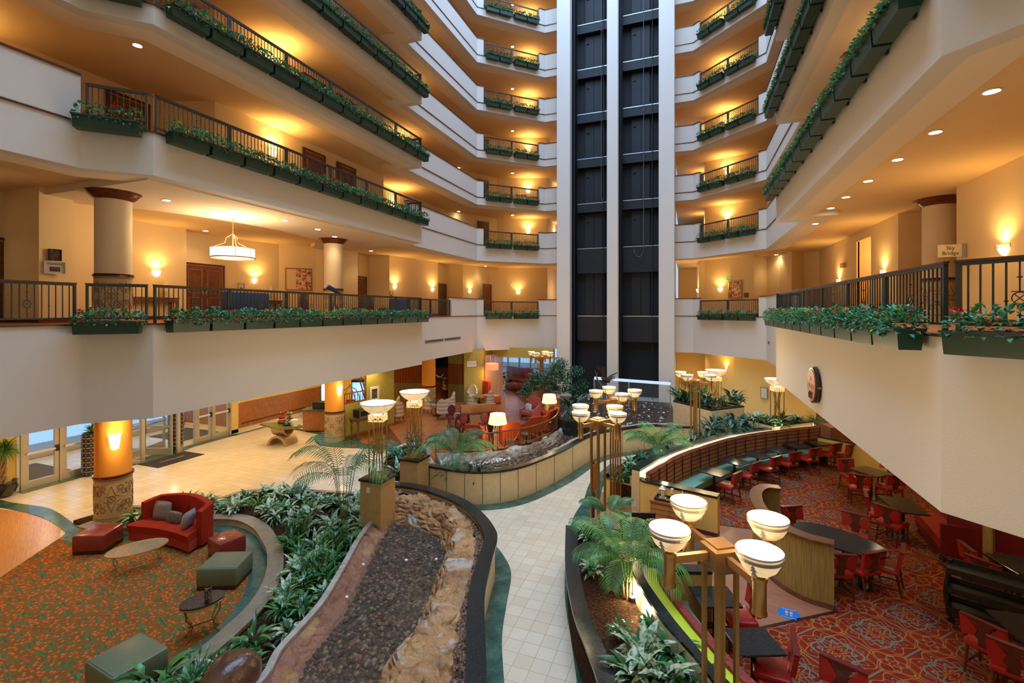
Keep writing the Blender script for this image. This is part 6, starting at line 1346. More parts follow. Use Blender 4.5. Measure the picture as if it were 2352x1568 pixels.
for i, (px, py, lb) in enumerate(((1142, 868, 'far left'), (1166, 884, 'middle'), (1182, 895, 'nearest'))):
    p = P(px, py); block('russet_ottoman', 'russet leather ottoman before the sectional, %s one' % lb, p.x, p.y, -.5, [('cushion', [(0, 0, .30, .95, .75, .28)], RW), ('base', [(0, 0, .09, .9, .7, .14)], DWOOD)], 'ottoman', 'russet ottomans')
for i, (px, py, lb) in enumerate(((1156, 862, 'beside the far ottoman'), (1172, 869, 'beside the middle ottoman'))):
    p = P(px, py, .6); t = thing('drinks_table', 'small dark pedestal table %s' % lb, 'table', (p.x, p.y, 0)); m = MB(); m.cyl(0, 0, .57, .60, .3, n=20); m.build('top', DWOOD, t); m = MB(); m.cyl(0, 0, 0, .57, .14, n=12); m.build('pedestal', DWOOD, t)
p = D(1164, 31.5); cushion(-11.9, 31.35, .78, .5, .5, .15, -.3, -.2, mat('leaf_print_fabric', (.45, .42, .30), .8, noise=.6, scale=8), 'pale leaf print pillow on the russet sectional', group='lounge pillows')
p = D(1130, 27.0); t = thing('drum_pendant', 'orange-red drum pendant lamp in front of the terrace windows', 'pendant lamp', (p.x, p.y, 2.99)); z0 = EZ-(848-HY)*27/FP; z1 = EZ-(834-HY)*27/FP
m = MB(); n = 32; m.loft([[(.37*math.cos(2*PI*k/n), .37*math.sin(2*PI*k/n), z-3.0) for k in range(n)] for z in (z0, z1)], True, False); m.build('lamp_shade', mat('red_drum_shade', (.8, .2, .1), .6, emit=((1., .20, .07), 1.3)), t, True); m = MB(); m.cyl(0, 0, z0-3.0+.02, z0-2.98, .35, n=24); m.build('diffuser', GLOW, t); m = MB(); m.cyl(0, 0, z1-3.0, .0, .01, n=6); m.build('cord', BLACK, t); point((p.x, p.y, z0-.15), 25, (1, .5, .25), .1)
# curtains, TVs, sign
def curtain(a, b, z0, z1, label, cols):
    n = NT('sheer_%d' % len(MATS), .7); zz = n.sep()[2]; n.L.new(n.ramp(n.math('DIVIDE', zz, 3.), cols, 'CONSTANT'), n.b.inputs['Base Color']); n.b.inputs['Alpha'].default_value = .72
    a = Vector(a); b = Vector(b); d = (b-a); N_ = 60; nr = Vector((-d.y, d.x)).normalized(); pts = [a+d*k/N_+nr*.05*math.sin(k*1.25) for k in range(N_+1)]; m = MB(); m.sheet([(p.x, p.y) for p in pts], z0, z1); o = m.build('curtain', n.m, None, True); return tag(o, label, 'curtain', 'sheer lounge curtains')
cc_ = [(.0, (.42, .34, .10)), (.33, (.42, .12, .02)), (.72, (.45, .38, .12))]
curtain((-16.35, 23.3), (-14.6, 23.9), 0, 2.95, 'sheer copper and olive curtain left of the lounge television', cc_); curtain((-13.0, 24.2), (-12.0, 24.35), 0, 2.95, 'sheer copper and olive curtain right of the orange lounge column', cc_)
curtain((-11.15, 25.3), (-10.8, 27.2), 0, 2.6, 'thin pinkish curtain at the terrace windows', [(.0, (.60, .38, .22)), (.5, (.62, .40, .25))])
for x, y, w, lb in ((-14.9, 27.15, 1.5, 'wide black television on the cherry panelling'), (-13.0, 26.7, .9, 'black television in the cherry niche right of the orange column')):
    t = thing('television', lb, 'television', (x, y+.04, 1.95 if w > 1 else 1.9), 0 if w > 1 else -.9); m = MB(); m.box(-w/2, w/2, -.06, 0, -w*.29, w*.29); m.build('housing', BLACK, t); m = MB(); m.box(-w/2+.03, w/2-.03, -.065, -.06, -w*.27, w*.27); m.build('screen', mat('tv_screen', (.004, .004, .005), .08), t)
t = thing('media_counter', 'dark wood counter below the lounge television', 'counter', (-14.9, 26.4, 0)); m = MB(); m.box(-1.4, 1.4, -.3, .3, .86, .92); m.build('top', DWOOD, t); m = MB(); m.box(-1.3, 1.3, -.2, .3, 0, .86); m.build('cabinet', PANEL, t)
m = MB(); m.tube([(-.3, 0, .2), (-.1, 0, .04), (.1, 0, .06), (.25, 0, .3)], [.015, .05, .05, .012], 8); tag(m.build('bird_sculpture', WHITE, None, True, (-14.75, 26.4, .96)), 'small white swooping sculpture on the media counter', 'sculpture')
for i in (0, 1): m = MB(); m.lathe([(.04, 0), (.01, .05), (.012, .25), (.04, .34), (.03, .36)], n=10); tag(m.build('goblet', WHITE, None, True, (-13.05+.3*i, 26.25-.25*i, 1.0)), 'slim white goblet in the cherry niche, %s' % ('left one' if i == 0 else 'right one'), 'goblet', 'niche goblets')
t = thing('niche_shelf', 'cherry shelf holding goblets in the niche', 'shelf', (-12.95, 26.3, 0), -.9); m = MB(); m.box(-.55, .55, -.25, .22, .95, 1.0); m.build('top', CHERRY, t); m = MB(); m.box(-.5, .5, -.1, .22, 0, .95); m.build('cabinet', PANEL, t)
p = D(1089, 27.0); t = thing('lounge_sign', 'cream rounded lounge sign on the olive pier', 'sign', (-11.66, 24.52, 2.17), facing(.55, -.83)); m = MB(); m.rbox(0, -.02, 0, .62, .04, .40, .018); m.build('plate', mat('sign_bronze', (.2, .1, .05), .4), t, True); m = MB(); m.box(-.28, .28, -.048, -.04, -.17, .17); m.build('face', mat('sign_ivory', (.80, .74, .58), .5), t); text('lettering', 'the bar', .13, (.05, -.052, .03), (PI/2, 0, 0), mat('sign_red', (.6, .1, .06), .5), t, .001); text('lettering', 'a lounge', .06, (.08, -.052, -.08), (PI/2, 0, 0), mat('sign_grey', (.3, .25, .2), .5), t, .001)
# terrace door wall with blue daylight
m = MB()
for x in (-17.0, -15.5, -14.2, -13.2, -12.2, -11.2, -10.2, -9.2, -8.2): m.box(x-.05, x+.05, 36.9, 37.05, 0, 3.0)
m.box(-17, -8, 36.9, 37.05, 0, .12); m.box(-17, -8, 36.9, 37.05, 2.3, 2.4); struct(m.build('window_1', ALU)); m = MB(); m.add([(-17, 37, .1), (-8, 37, .1), (-8, 37, 2.4), (-17, 37, 2.4)], [(0, 1, 2, 3)]); struct(m.build('window_pane_1', GLASS))
t = thing('terrace_fence', 'black terrace railing outside the lounge windows', 'fence', (0, 0, 0)); m = MB(); m.box(-17, -8, 39.9, 39.95, 1.1, 1.16); m.box(-17, -8, 39.9, 39.95, .1, .15)
for i in range(60): m.box(-17+.15*i-.01, -17+.15*i+.01, 39.9, 39.93, .1, 1.1)
m.build('pickets', BLACK, t)
# ---------------------------------------------------------------- entrance
# storefront glazing and doors on X = -18.1
t = thing('storefront', 'aluminium glazed entrance wall with side lights', 'storefront', (0, 0, 0)); t['kind'] = 'structure'
def mull(y, w=.07): m = MB(); m.box(-18.16, -18.04, y-w/2, y+w/2, 0, 3.0); m.build('mullion', ALU, t)
def glz(y0, y1, z0=.1, z1=2.9): m = MB(); m.add([(-18.1, y0, z0), (-18.1, y1, z0), (-18.1, y1, z1), (-18.1, y0, z1)], [(0, 1, 2, 3)]); m.build('pane', GLASS, t)
m = MB(); m.box(-18.16, -18.04, 7.76, 9.75, 2.25, 2.35); m.box(-18.16, -18.04, 12.9, 14.5, 2.25, 2.35); m.build('header', ALU, t)
for y in (7.82, 8.72, 9.68, 12.95, 13.65, 14.45): mull(y)
for y0, y1 in ((7.86, 8.68), (8.76, 9.64), (13.0, 13.6), (13.7, 14.4)): glz(y0, y1, 2.35)
def gdoor(y0, y1, label):
    q = thing('glass_door', label, 'door', (-18.1, (y0+y1)/2, 0), 0, 'aluminium glass entrance doors'); q['kind'] = 'structure'; w = (y1-y0)/2; m = MB()
    for a, b, c, d in ((-w, -w+.11, 0, 2.2), (w-.11, w, 0, 2.2), (-w+.11, w-.11, 0, .22), (-w+.11, w-.11, 2.08, 2.2)): m.box(-.03, .03, a, b, c, d)
    m.build('frame', ALU, q); m = MB(); m.add([(0, -w+.1, .2), (0, w-.1, .2), (0, w-.1, 2.1), (0, -w+.1, 2.1)], [(0, 1, 2, 3)]); m.build('pane', GLASS, q); m = MB(); m.box(.05, .09, -w+.04, w-.04, 1.0, 1.06); m.build('push_bar', WHITE, q); m = MB(); m.box(.03, .12, w-.10, w-.04, .95, 1.13); m.build('latch', BLACK, q)
gdoor(7.86, 8.68, 'glazed entrance door with white push bar nearest the potted plant'); gdoor(8.76, 9.64, 'glazed entrance door second from the potted plant'); gdoor(13.0, 13.62, 'glazed side door left of the yellow wall, farther leaf'); gdoor(13.68, 14.42, 'glazed side door next to the yellow wall')
# revolving door drum
q = thing('revolving_door', 'revolving entrance door with curved glass drum behind the orange column', 'revolving door', (-18.5, 11.3, 0)); q['kind'] = 'structure'; r = 1.15
for a0, a1 in ((-1.35, -.55), (.55, 1.35)):
    m = MB(); pts = [(r*math.cos(a0+(a1-a0)*k/8), r*math.sin(a0+(a1-a0)*k/8)) for k in range(9)]; m.sheet(pts, .1, 2.3); m.build('curved_pane', GLASS, q, True)
    for a in (a0, a1): m = MB(); m.cbox(r*math.cos(a), r*math.sin(a), 1.2, .10, .10, 2.4); m.build('post', ALU, q)
    m = MB(); m.strip(pts, -.04, .04, 0, .12); m.build('sill', ALU, q)
for k in range(4):
    a = .35+k*PI/2; m = MB(); c_, s_2 = math.cos(a), math.sin(a)
    for r0, r1, z0, z1 in ((.03, .10, 0, 2.25), (1.0, 1.08, 0, 2.25), (.1, 1.0, 0, .25), (.1, 1.0, 2.15, 2.25), (.1, 1.0, 1.0, 1.06)): m.bar((r0*c_, r0*s_2, (z0+z1)/2), (r1*c_, r1*s_2, (z0+z1)/2), .05, z1-z0)
    m.build('wing_frame', ALU, q); m = MB(); m.add([(.1*c_, .1*s_2, .25), (1.*c_, 1.*s_2, .25), (1.*c_, 1.*s_2, 2.15), (.1*c_, .1*s_2, 2.15)], [(0, 1, 2, 3)]); m.build('wing_pane', GLASS, q)
m = MB(); m.cyl(0, 0, 2.3, 3.0, 1.2, n=40); m.build('canopy', ALU, q)
# vestibule outer glazing, mats, wainscot
m = MB(); m.box(-21.6, -18.2, 7.2, 15.6, 2.95, 3.1); m.box(-21.6, -18.2, 7.1, 7.2, 0, 3); struct(m.build('ceiling_vestibule', SOFF))
m = MB(); m.box(-21.6, -18.2, 15.0, 15.1, 1.2, 3); m.k = 1; m.box(-21.6, -18.2, 14.98, 15.1, .12, 1.2); m.k = 0; m.box(-21.6, -18.2, 14.96, 15.1, 0, .12); struct(m.build('wall_vestibule', [YEL, CHERRY]))
m = MB()
for y in (7.3, 8.3, 9.3, 10.3, 12.3, 13.3, 14.3, 15.0): m.box(-21.7, -21.6, y-.05, y+.05, 0, 3)
m.box(-21.7, -21.6, 7.2, 15.1, 2.2, 2.3); m.box(-21.7, -21.6, 7.2, 15.1, 0, .2); struct(m.build('window_2', ALU))
m = MB(); m.box(-21.5, -18.4, 7.1, 15.0, -.01, .004); struct(m.build('floor_vestibule', TILE)); MATG = mat('mat_brown', (.10, .075, .06), .95, noise=.3, scale=60)
for y0, y1, lb in ((7.9, 9.4, 'nearer'), (13.0, 14.6, 'farther')): m = MB(); m.box(-20.9, -18.9, y0, y1, .004, .014); tag(m.build('door_mat', MATG), 'brown door mat in the vestibule, %s one' % lb, 'mat', 'vestibule mats')
point((-20, 9.5, 2.7), 70, (1, .85, .6), .2); point((-20, 13.5, 2.7), 70, (1, .85, .6), .2)
# logo mat
q0, q1, q2, q3 = P(322, 1066), P(369, 1073), P(463, 1043), P(420, 1039); c_ = (q0+q1+q2+q3)/4; 
t = thing('entrance_mat', 'dark grey entrance mat with a thin line of white lettering', 'mat', (c_.x, c_.y, 0), PI/2); m = MB(); m.box(-.80, .80, -.52, .52, 0, .014); m.build('pile', mat('mat_charcoal', (.035, .027, .027), .95, noise=.2, scale=80), t); text('lettering', 'INTERCONTINENTAL', .085, (0, 0, .0145), (0, 0, PI), WHITE, t, .0005)
# potted dracaena and woven pots
def woven(px, py, label, h=1.35):
    p = P(px, py); n_ = NT('woven_basalt_%d' % int(px), .35); b_ = n_.brick((.20, .17, .15), (.36, .32, .28), (.02, .016, .014), .13, .06, .012, n_.map(scale=(1, 1, 1)), off=.5)
    t = thing('tall_planter', label, 'planter', (p.x, p.y, 0), 0, 'tall woven-look planters'); m = MB(); m.lathe([(.17, 0), (.21, .05), (.24, .6), (.24, h-.1), (.22, h), (.18, h), (.18, h-.06)], n=28); m.build('pot', mat('basalt_dark', (.03, .025, .022), .4), t, True)
    m = MB()
    for r_ in range(int(h/.075)):
        for k in range(12):
            a = (k+.5*(r_ % 2))*2*PI/12; z = .06+r_*.075; rr = .235 if z > .3 else .215+.02*z/.3
            if z < h-.05: m.cbox((rr)*math.cos(a), (rr)*math.sin(a), z+.02, .03, .10 if r_ % 2 else .04, .035, a)
    m.build('weave', mat('basalt_weave', (.28, .235, .20), .3), t); f = MB(); R = random.Random(int(px))
    for i in range(50): q = rdir(R, .1, 1); f.mat(R.choice((0, 1, 3))); leaf2(f, Vector((0, 0, h-.02))+q*.05, q, R.uniform(.15, .4), .04)
    f.build('foliage', LEAFS, t)
woven(404, 1030, 'tall dark woven-look planter right of the revolving door'); woven(210, 1090, 'tall dark woven-look planter half hidden behind the orange column')
# snack table, counter, fridges, microwaves, bell cart
p = P(650, 975, .75); t = thing('snack_table', 'green topped table on arched gold base holding snacks', 'table', (p.x, p.y, 0), .12); m = MB(); m.prism([(-1.0, -.10), (.35, -.62), (1.0, .0), (-.35, .48)], .72, .76); m.build('top', mat('olive_green_top', (.13, .15, .035), .25), t); m = MB(); m.prism([(-1.0, -.10), (.35, -.62), (1.0, .0), (-.35, .48)], .695, .72); m.build('edge', CHERRY, t)
GA = mat('brushed_gold_arch', (.50, .38, .20), .35, .5)
for inv, yo, nme in ((0, 0, 'arch_base'),):
    m = MB(); n = 20; lo = []
    for k in range(n+1): a = PI*k/n; lo.append([(.42*math.cos(a), -.35, .40*math.sin(a)), (.42*math.cos(a), .35, .40*math.sin(a)), (.33*math.cos(a), .35, .31*math.sin(a)), (.33*math.cos(a), -.35, .31*math.sin(a))])
    m.loft(lo, True, True); m.build('arch_base', GA, t, True); m = MB(); lo = []
    for k in range(n+1): a = PI*k/n; lo.append([(-.28, .42*math.cos(a)*.8, .70-.36*math.sin(a)), (.28, .42*math.cos(a)*.8, .70-.36*math.sin(a)), (.28, .36*math.cos(a)*.8, .70-.30*math.sin(a)), (-.28, .36*math.cos(a)*.8, .70-.30*math.sin(a))])
    m.loft(lo, True, True); m.build('cradle', GA, t, True)
tx_, ty_ = p.x, p.y
def snack(dx, dy, label, cols, tiers, name):
    t = thing(name, label, 'snack stand', (tx_+dx, ty_+dy, .76), 0, 'tiered snack stands'); R = random.Random(int(dx*100)); m = MB(); m.cyl(0, 0, 0, tiers*.17, .008, n=6)
    for i in range(tiers): m.tube([((.17-.03*i)*math.cos(q*PI/8), (.17-.03*i)*math.sin(q*PI/8), .05+.17*i) for q in range(16)], .007, 4, closed=True); m.cyl(0, 0, .01+.17*i, .02+.17*i, .15-.03*i, n=16)
    m.build('wire_stand', BLACK, t)
    for i in range(tiers):
        for k in range(9): a = R.uniform(0, 2*PI); rr = R.uniform(.03, .12-.02*i); b = MB(); b.rbox(rr*math.cos(a), rr*math.sin(a), .08+.17*i, .08, .05, .09, .012, R.uniform(0, 3)); b.build('packet', cols[(k+i) % len(cols)], t)
PO = [mat('packet_orange', (.70, .12, .02), .4), mat('packet_red', (.6, .04, .02), .4)]; PW = [mat('packet_green', (.35, .5, .15), .4), mat('packet_cream', (.7, .55, .35), .4), mat('packet_brown', (.25, .09, .03), .4)]; PB_ = [mat('packet_blue', (.05, .3, .45), .4), PW[1], PW[2]]
snack(-.22, .16, 'three-tier wire stand with orange snack packets', PO, 3, 'snack_stand'); snack(.12, .20, 'tiered wire stand with green and cream snack packets', PW, 3, 'snack_stand'); snack(.25, -.05, 'low basket of blue and brown snack packets', PB_, 1, 'snack_stand')
t = thing('white_bucket', 'white plastic bucket with green label on the snack table', 'bucket', (tx_+.60, ty_-.02, .76)); m = MB(); m.cyl(0, 0, 0, .22, .11, .13, 24); m.build('body', WHITE, t, True); m = MB(); m.cyl(0, 0, .22, .24, .14, .14, 24); m.build('lid', WHITE, t, True); m = MB(); m.box(-.06, .06, -.132, -.118, .05, .13); m.build('label_patch', mat('label_green', (.45, .6, .15), .5), t)
p = P(700, 1000, .4); t = thing('snack_counter', 'wooden counter with green stone top behind the snack table', 'counter', (-14.95, 16.4, 0), .35); m = MB(); m.box(-.75, .75, -.3, .3, .05, .92); m.build('cabinet', CHERRY, t); m = MB(); m.box(-.82, .82, -.36, .36, .92, .96); m.build('top', GMARB, t); m = MB(); m.box(-.70, .70, -.25, .25, 0, .05); m.build('plinth', BLACK, t)
t = thing('espresso_machine', 'black countertop appliance on the snack counter', 'appliance', (-14.9, 16.45, .96), .35); m = MB(); m.box(-.45, .45, -.22, .22, 0, .28); m.build('housing', BLACK, t); m = MB(); m.box(-.4, .0, -.23, -.22, .05, .22); m.build('front_panel', mat('smoke_panel', (.05, .045, .04), .1), t)
def fridge(x, y, rz, h, label, face_, em):
    t = thing('drinks_fridge', label, 'fridge', (x, y, 0), rz, 'drinks fridges'); m = MB(); m.box(-.36, .36, -.32, .32, 0, h); m.build('cabinet', BLACK, t); m = MB(); m.box(-.31, .31, -.325, -.32, .2, h-.12); m.build('interior', face_, t)
    R = random.Random(3); cols = [mat('bottle_green', (.05, .35, .08), .2), mat('bottle_amber', (.55, .28, .02), .2), mat('bottle_clear', (.4, .6, .7), .2), mat('bottle_blue', (.1, .3, .7), .2)]
    for s in range(5):
        z = .3+s*(h-.6)/5; m = MB(); m.box(-.31, .31, -.33, -.32, z-.015, z); m.build('shelf', WHITE, t)
        for k in range(8): m = MB(); m.lathe([(.027, 0), (.03, .02), (.03, .14), (.012, .19), (.012, .22)], -.27+.077*k, -.345, 8); m.build('bottle', cols[(2 if s > 2 else 0)+(k > 4) if not em else 2+(k % 2)], t, True)
    m = MB(); m.box(-.33, .33, -.37, -.36, .18, h-.10); m.build('glass_front', mat('fridge_glass', (.8, .9, 1), .05, alpha=.10), t); point((x+math.sin(rz)*.5, y-math.cos(rz)*.5, 1.3), 5, (.6, .8, 1), .1)
    return t
fridge(-16.9, 19.0, facing(.45, -.9), 1.75, 'black glass-door fridge with green and amber bottles behind the snack counter', mat('fridge_white_glow', (.5, .55, .5), .5, emit=((.75, .9, .7), .8)), False)
f2 = fridge(-15.6, 19.7, facing(.45, -.9), 1.75, 'blue lit drinks fridge beside the orange column', mat('fridge_blue_glow', (.1, .3, .8), .5, emit=((.15, .4, 1.), 1.8)), True)
text('lettering', 'pepsi', .16, (.05, -.38, 1.50), (PI/2, 0, 0), WHITE, f2, .002)
t = thing('bar_chair', 'red upholstered bar chair between the counter and the orange column', 'chair', (-14.35, 17.5, 0), facing(-.6, .8)); m = MB(); m.rbox(0, 0, .68, .44, .44, .09, .03); m.build('seat', REDL, t, True); m = MB(); m.rbox(0, .22, .98, .42, .06, .5, .025); m.build('backrest', REDL, t, True)
for sx in (-1, 1):
    for sy in (-1, 1): m = MB(); m.tube([(sx*.18, sy*.18, .64), (sx*.2, sy*.21, 0)], [.02, .016], 4); m.build('leg', DWOOD, t)
# console with microwaves
t = thing('microwave_console', 'stone topped console on turned bronze legs holding two microwaves', 'table', (-12.55, 16.45, 0), 1.36); m = MB(); m.box(-.85, .85, -.28, .28, .80, .84); m.build('top', mat('brown_marble', (.22, .15, .09), .25, noise=.6, scale=9), t); m = MB(); m.box(-.8, .8, -.25, .25, .72, .80); m.build('apron', CONS, t)
for sx in (-1, 1):
    for sy in (-1, 1): m = MB(); m.lathe([(.03, 0), (.045, .05), (.02, .12), (.04, .4), (.03, .55), (.06, .72)], sx*.75, sy*.2, 10); m.build('leg', CONS, t, True)
for i, yy in enumerate((16.1, 16.8)):
    t = thing('microwave', 'black and steel microwave on the console, %s one' % ('nearer' if i == 0 else 'farther'), 'microwave', (-12.66+.15*i, yy, .84), 1.36, 'microwaves'); m = MB(); m.box(-.28, .28, -.2, .2, .01, .31); m.build('housing', BLACK, t); m = MB(); m.box(-.28, .28, -.205, -.2, .01, .31); m.build('front', mat('microwave_steel', (.35, .33, .30), .3, .7), t); m = MB(); m.box(-.24, .12, -.215, -.205, .05, .27); m.build('door', BLACK, t); m = MB(); m.box(.15, .25, -.212, -.205, .22, .25); m.build('display', mat('blue_display', (.1, .2, .9), .4, emit=((.2, .35, 1.), 3.)), t)
# stair rail with bell cart behind, frames
t = thing('stair_railing', 'sloping brown wooden stair railing behind the orange column', 'railing', (0, 0, 0)); a0, a1, a2 = Vector((-13.2, 15.68, 1.35)), Vector((-13.0, 16.75, 1.35)), Vector((-13.9, 17.5, 2.1))
for dz, r_, nme in ((.45, .03, 'handrail'), (.05, .03, 'bottom_rail')): m = MB(); m.tube([a0+Vector((0, 0, dz)), a1+Vector((0, 0, dz))], r_, 6); m.build(nme, COPP, t); m = MB(); m.tube([a1+Vector((0, 0, dz)), a2+Vector((0, 0, dz))], r_, 6); m.build(nme, COPP, t)
for k in range(9): q = a0.lerp(a1, k/8); m = MB(); m.bar(q+Vector((0, 0, .05)), q+Vector((0, 0, .45)), .02 if 0 < k < 8 else .05); m.build('baluster', COPP, t)
t = thing('bell_cart', 'brass bell cart with curved hoops behind the sloping railing', 'cart', (-14.1, 17.1, 0), .3); m = MB()
for s in (-1, 1): m.tube([(-.35, s*.25, .3), (-.35, s*.25, 1.35), (-.2, s*.2, 1.7), (0, 0, 1.85), (.2, -s*.2, 1.7), (.35, -s*.25, 1.35), (.35, -s*.25, .3)], .022, 8)
m.lathe([(.03, 1.85), (.05, 1.9), (.03, 1.96), (.005, 1.98)], n=12); m.build('hoops', mat('polished_brass', (.7, .5, .18), .2, .9), t, True); m = MB(); m.box(-.5, .5, -.3, .3, .24, .30); m.build('deck', CHERRY, t)
for sx in (-1, 1):
    for sy in (-1, 1): m = MB(); m.tube([(sx*.42, sy*.24-.02, .1), (sx*.42, sy*.24+.02, .1)], .1, 14); m.build('wheel', BLACK, t, True)
picture(-12.84, 17.15, 1.6, facing(1, -.2), .32, .42, PHOTO, 'dark photograph in a wide white frame on the olive wall', WHITE, .10)
m = MB(); m.box(-14.05, -13.98, 19.9, 23.3, 0, 3.0); struct(m.build('wall_olive_panel', OLIVE)) if False else None
t = thing('olive_torch_sconce', 'small brass torch sconce high on the olive wall', 'wall lamp', (-16.37, 22.6, 2.5), facing(1, 0)); m = MB(); m.lathe([(.02, -.2), (.02, -.05), (.09, 0), (.11, .1)], 0, -.1, 12); m.build('bowl', GLOWW, t, True); point((-16.1, 22.6, 2.75), 14, WARM, .05)
picture(1.62, 28.8, 2.25, facing(-.86, -.5), .40, .55, mat('peach_print', (.72, .48, .26), .6, noise=.3, scale=6), 'small peach print in a light frame on the golden wall behind the planter', BRB, .05)
sconce(1.95, 27.6, 2.2, facing(-.8, -.5), 'glowing bowl sconce on the golden ground-floor wall behind the tall planter', 24)
t = thing('wall_notice', 'small beige framed notice on the golden wall behind the tall planter', 'notice', (3.45, 25.88, 1.2), facing(-.64, -.77)); m = MB(); m.box(-.18, .18, -.03, 0, -.28, .28); m.build('frame', BRB, t); m = MB(); m.box(-.14, .14, -.035, -.03, -.24, .24); m.build('sheet', PAPER, t)
t = thing('double_door', 'dark cherry double doors with pale notices behind the far right torchiere', 'door', (5.75, 23.07, 0), facing(-.74, -.67)); t['kind'] = 'structure'
for s in (-1, 1): m = MB(); m.box(s*.43-.42, s*.43+.42, -.05, 0, 0, 2.15); lf = m.build('leaf', PANEL, t); m = MB(); m.box(s*.43-.15, s*.43+.15, -.056, -.05, .9, 1.5); m.build('notice', PAPER, lf)
m = MB(); m.box(-.95, -.85, -.06, 0, 0, 2.3); m.box(.85, .95, -.06, 0, 0, 2.3); m.box(-.95, .95, -.06, 0, 2.15, 2.3); m.build('door_frame', OAKF, t)
m = MB(); m.strip([(4.15, 18.9), (6.2, 17.6)], 0, .15, 0, .85); m.k = 1; m.strip([(4.15, 18.9), (6.2, 17.6)], -.02, .17, .85, .9); tag(m.build('booth_far_wall', [YEL, GRAN]), 'yellow low wall closing the far end of the curved banquette', 'low wall')
t = thing('wooden_tub', 'square reddish wooden tub with snake plant at the far end of the banquette', 'planter', (4.9, 19.9, 0), .3); m = MB(); m.box(-.35, .35, -.35, .35, 0, 1.1); m.build('box', mat('tub_wood', (.28, .09, .03), .5), t)
# power outlets
for (x, y, z, rz, lb) in ((T1.x-.05, T1.y-.286, 1.12, 0, 'on the ochre pedestal'), (-1.28, 12.02, .42, .15, 'on the yellow low wall')):
    t = thing('outlet', 'white wall outlet %s' % lb, 'outlet', (x, y, z), rz, 'wall outlets'); m = MB(); m.box(-.05, .05, -.012, 0, -.06, .06); m.build('plate', WHITE, t)
# ================================================================ STANDING LAMPS
ALAB = NT('alabaster_bowl', .35); av = ALAB.noise(7, 5); ALAB.L.new(ALAB.ramp(av, [(.3, (.42, .30, .16)), (.6, (.50, .42, .27))]), ALAB.b.inputs['Base Color']); ALAB.L.new(ALAB.ramp(av, [(.35, (.85, .50, .20)), (.62, (1., .76, .42))]), ALAB.b.inputs['Emission Color']); ALAB.b.inputs['Emission Strength'].default_value = .62
DIFF = mat('bowl_diffuser', (.95, .92, .85), .5, emit=((1., .93, .78), 1.2))
GREYR = mat('pewter_rim', (.30, .27, .25), .4, .4); BOXM = mat('bronze_box', (.30, .16, .06), .38, .6)
def cross_lamp(x, y, ang, label, H=2.9, base=0., arm=.53, light=150, full=True):
    t = thing('globe_lamp', label, 'lamp', (x, y, base), ang, 'four-globe brass standing lamps'); h = H-base
    for i, (a, b) in enumerate(((0, 0), (-.10, -.10), (.10, -.10), (.10, .10), (-.10, .10))):
        m = MB(); m.box(a-.019, a+.019, b-.019, b+.019, .06, h-.16); m.build('post', BRASS, t)
    m = MB(); m.loft([[(s*k, q*k, z) for s, q in ((-1, -1), (1, -1), (1, 1), (-1, 1))] for k, z in ((.20, 0), (.20, .025), (.17, .03), (.17, .05), (.13, .07), (.12, .09))], True, True); m.build('base', BRASS, t)
    m = MB(); m.loft([[(s*k, q*k, z) for s, q in ((-1, -1), (1, -1), (1, 1), (-1, 1))] for k, z in ((.10, h-.24), (.13, h-.20), (.13, h-.02), (.10, h), (.10, h+.015))], True, True); m.build('hub', BOXM, t)
    for k in range(4):
        a = k*PI/2; c_, s_ = math.cos(a), math.sin(a); ex, ey = c_*arm, s_*arm
        m = MB(); m.bar((c_*.12, s_*.12, h-.09), (ex-c_*.05, ey-s_*.05, h-.09), .05, .07); ar = m.build('arm', BOXM, t)
        m = MB(); m.lathe([(.052, h-.34), (.06, h-.335), (.06, h-.31), (.055, h-.30), (.055, h-.06), (.062, h-.05), (.062, h-.02), (.04, h-.015), (.04, h+.0), (.055, h+.01)], ex, ey, 20); m.build('socket', BRASS, ar, True)
        m = MB(); m.lathe([(.04, h+.005), (.09, h+.02), (.135, h+.06), (.165, h+.115), (.175, h+.165), (.18, h+.20)], ex, ey, 32, False); bw = m.build('bowl', ALAB.m, t, True)
        m = MB(); m.cyl(ex, ey, h+.192, h+.196, .172, n=32); m.build('diffuser', DIFF, bw)
        m = MB()
        for z, r in ((.20, .182), (.165, .181), (.15, .178)): m.tube([(ex+r*math.cos(q*PI/14), ey+r*math.sin(q*PI/14), h+z) for q in range(28)], .008 if z < .2 else .009, 5, closed=True)
        m.build('band', GREYR, bw)
        for q in range(4):
            b = q*PI/2+.6; lf = MB(); rr = .148; o_ = Vector((ex, ey, 0)); d_ = Vector((math.cos(b), math.sin(b), 0)); tg = Vector((-d_.y, d_.x, 0))
            for zz, w in ((.035, .012), (.055, .026), (.075, .014), (.09, .03), (.105, .012), (.12, .02), (.135, .004)):
                r1 = .118+(zz-.035)*.48; p_ = o_+d_*(r1+.012)+Vector((0, 0, h+zz)); lf.add([p_-tg*w-Vector((0, 0, .008)), p_+tg*w-Vector((0, 0, .008)), p_+tg*w*.4+Vector((0, 0, .012)), p_-tg*w*.4+Vector((0, 0, .012))], [(0, 1, 2, 3)])
            lf.build('oak_leaf', GREYR, bw)
        m = MB(); m.cyl(ex, ey, h-.345, h-.341, .035, n=12); m.build('spot_lens', BULB if False else DIFF, ar)
        px_, py_ = x+math.cos(ang+a)*arm, y+math.sin(ang+a)*arm
        point((px_, py_, base+h+.38), light/5, (1, .70, .36), .10)
        if full: spot((px_, py_, base+h-.36), 10, (1, .85, .55), 70, .5, .03)
    spot((x, y, base+h-.26), 8, (1, .75, .4), 50, .5, .03)
cross_lamp(.28, 4.93, -1.01, 'big brass lamp with four alabaster globes nearest the camera', 2.97, .0)
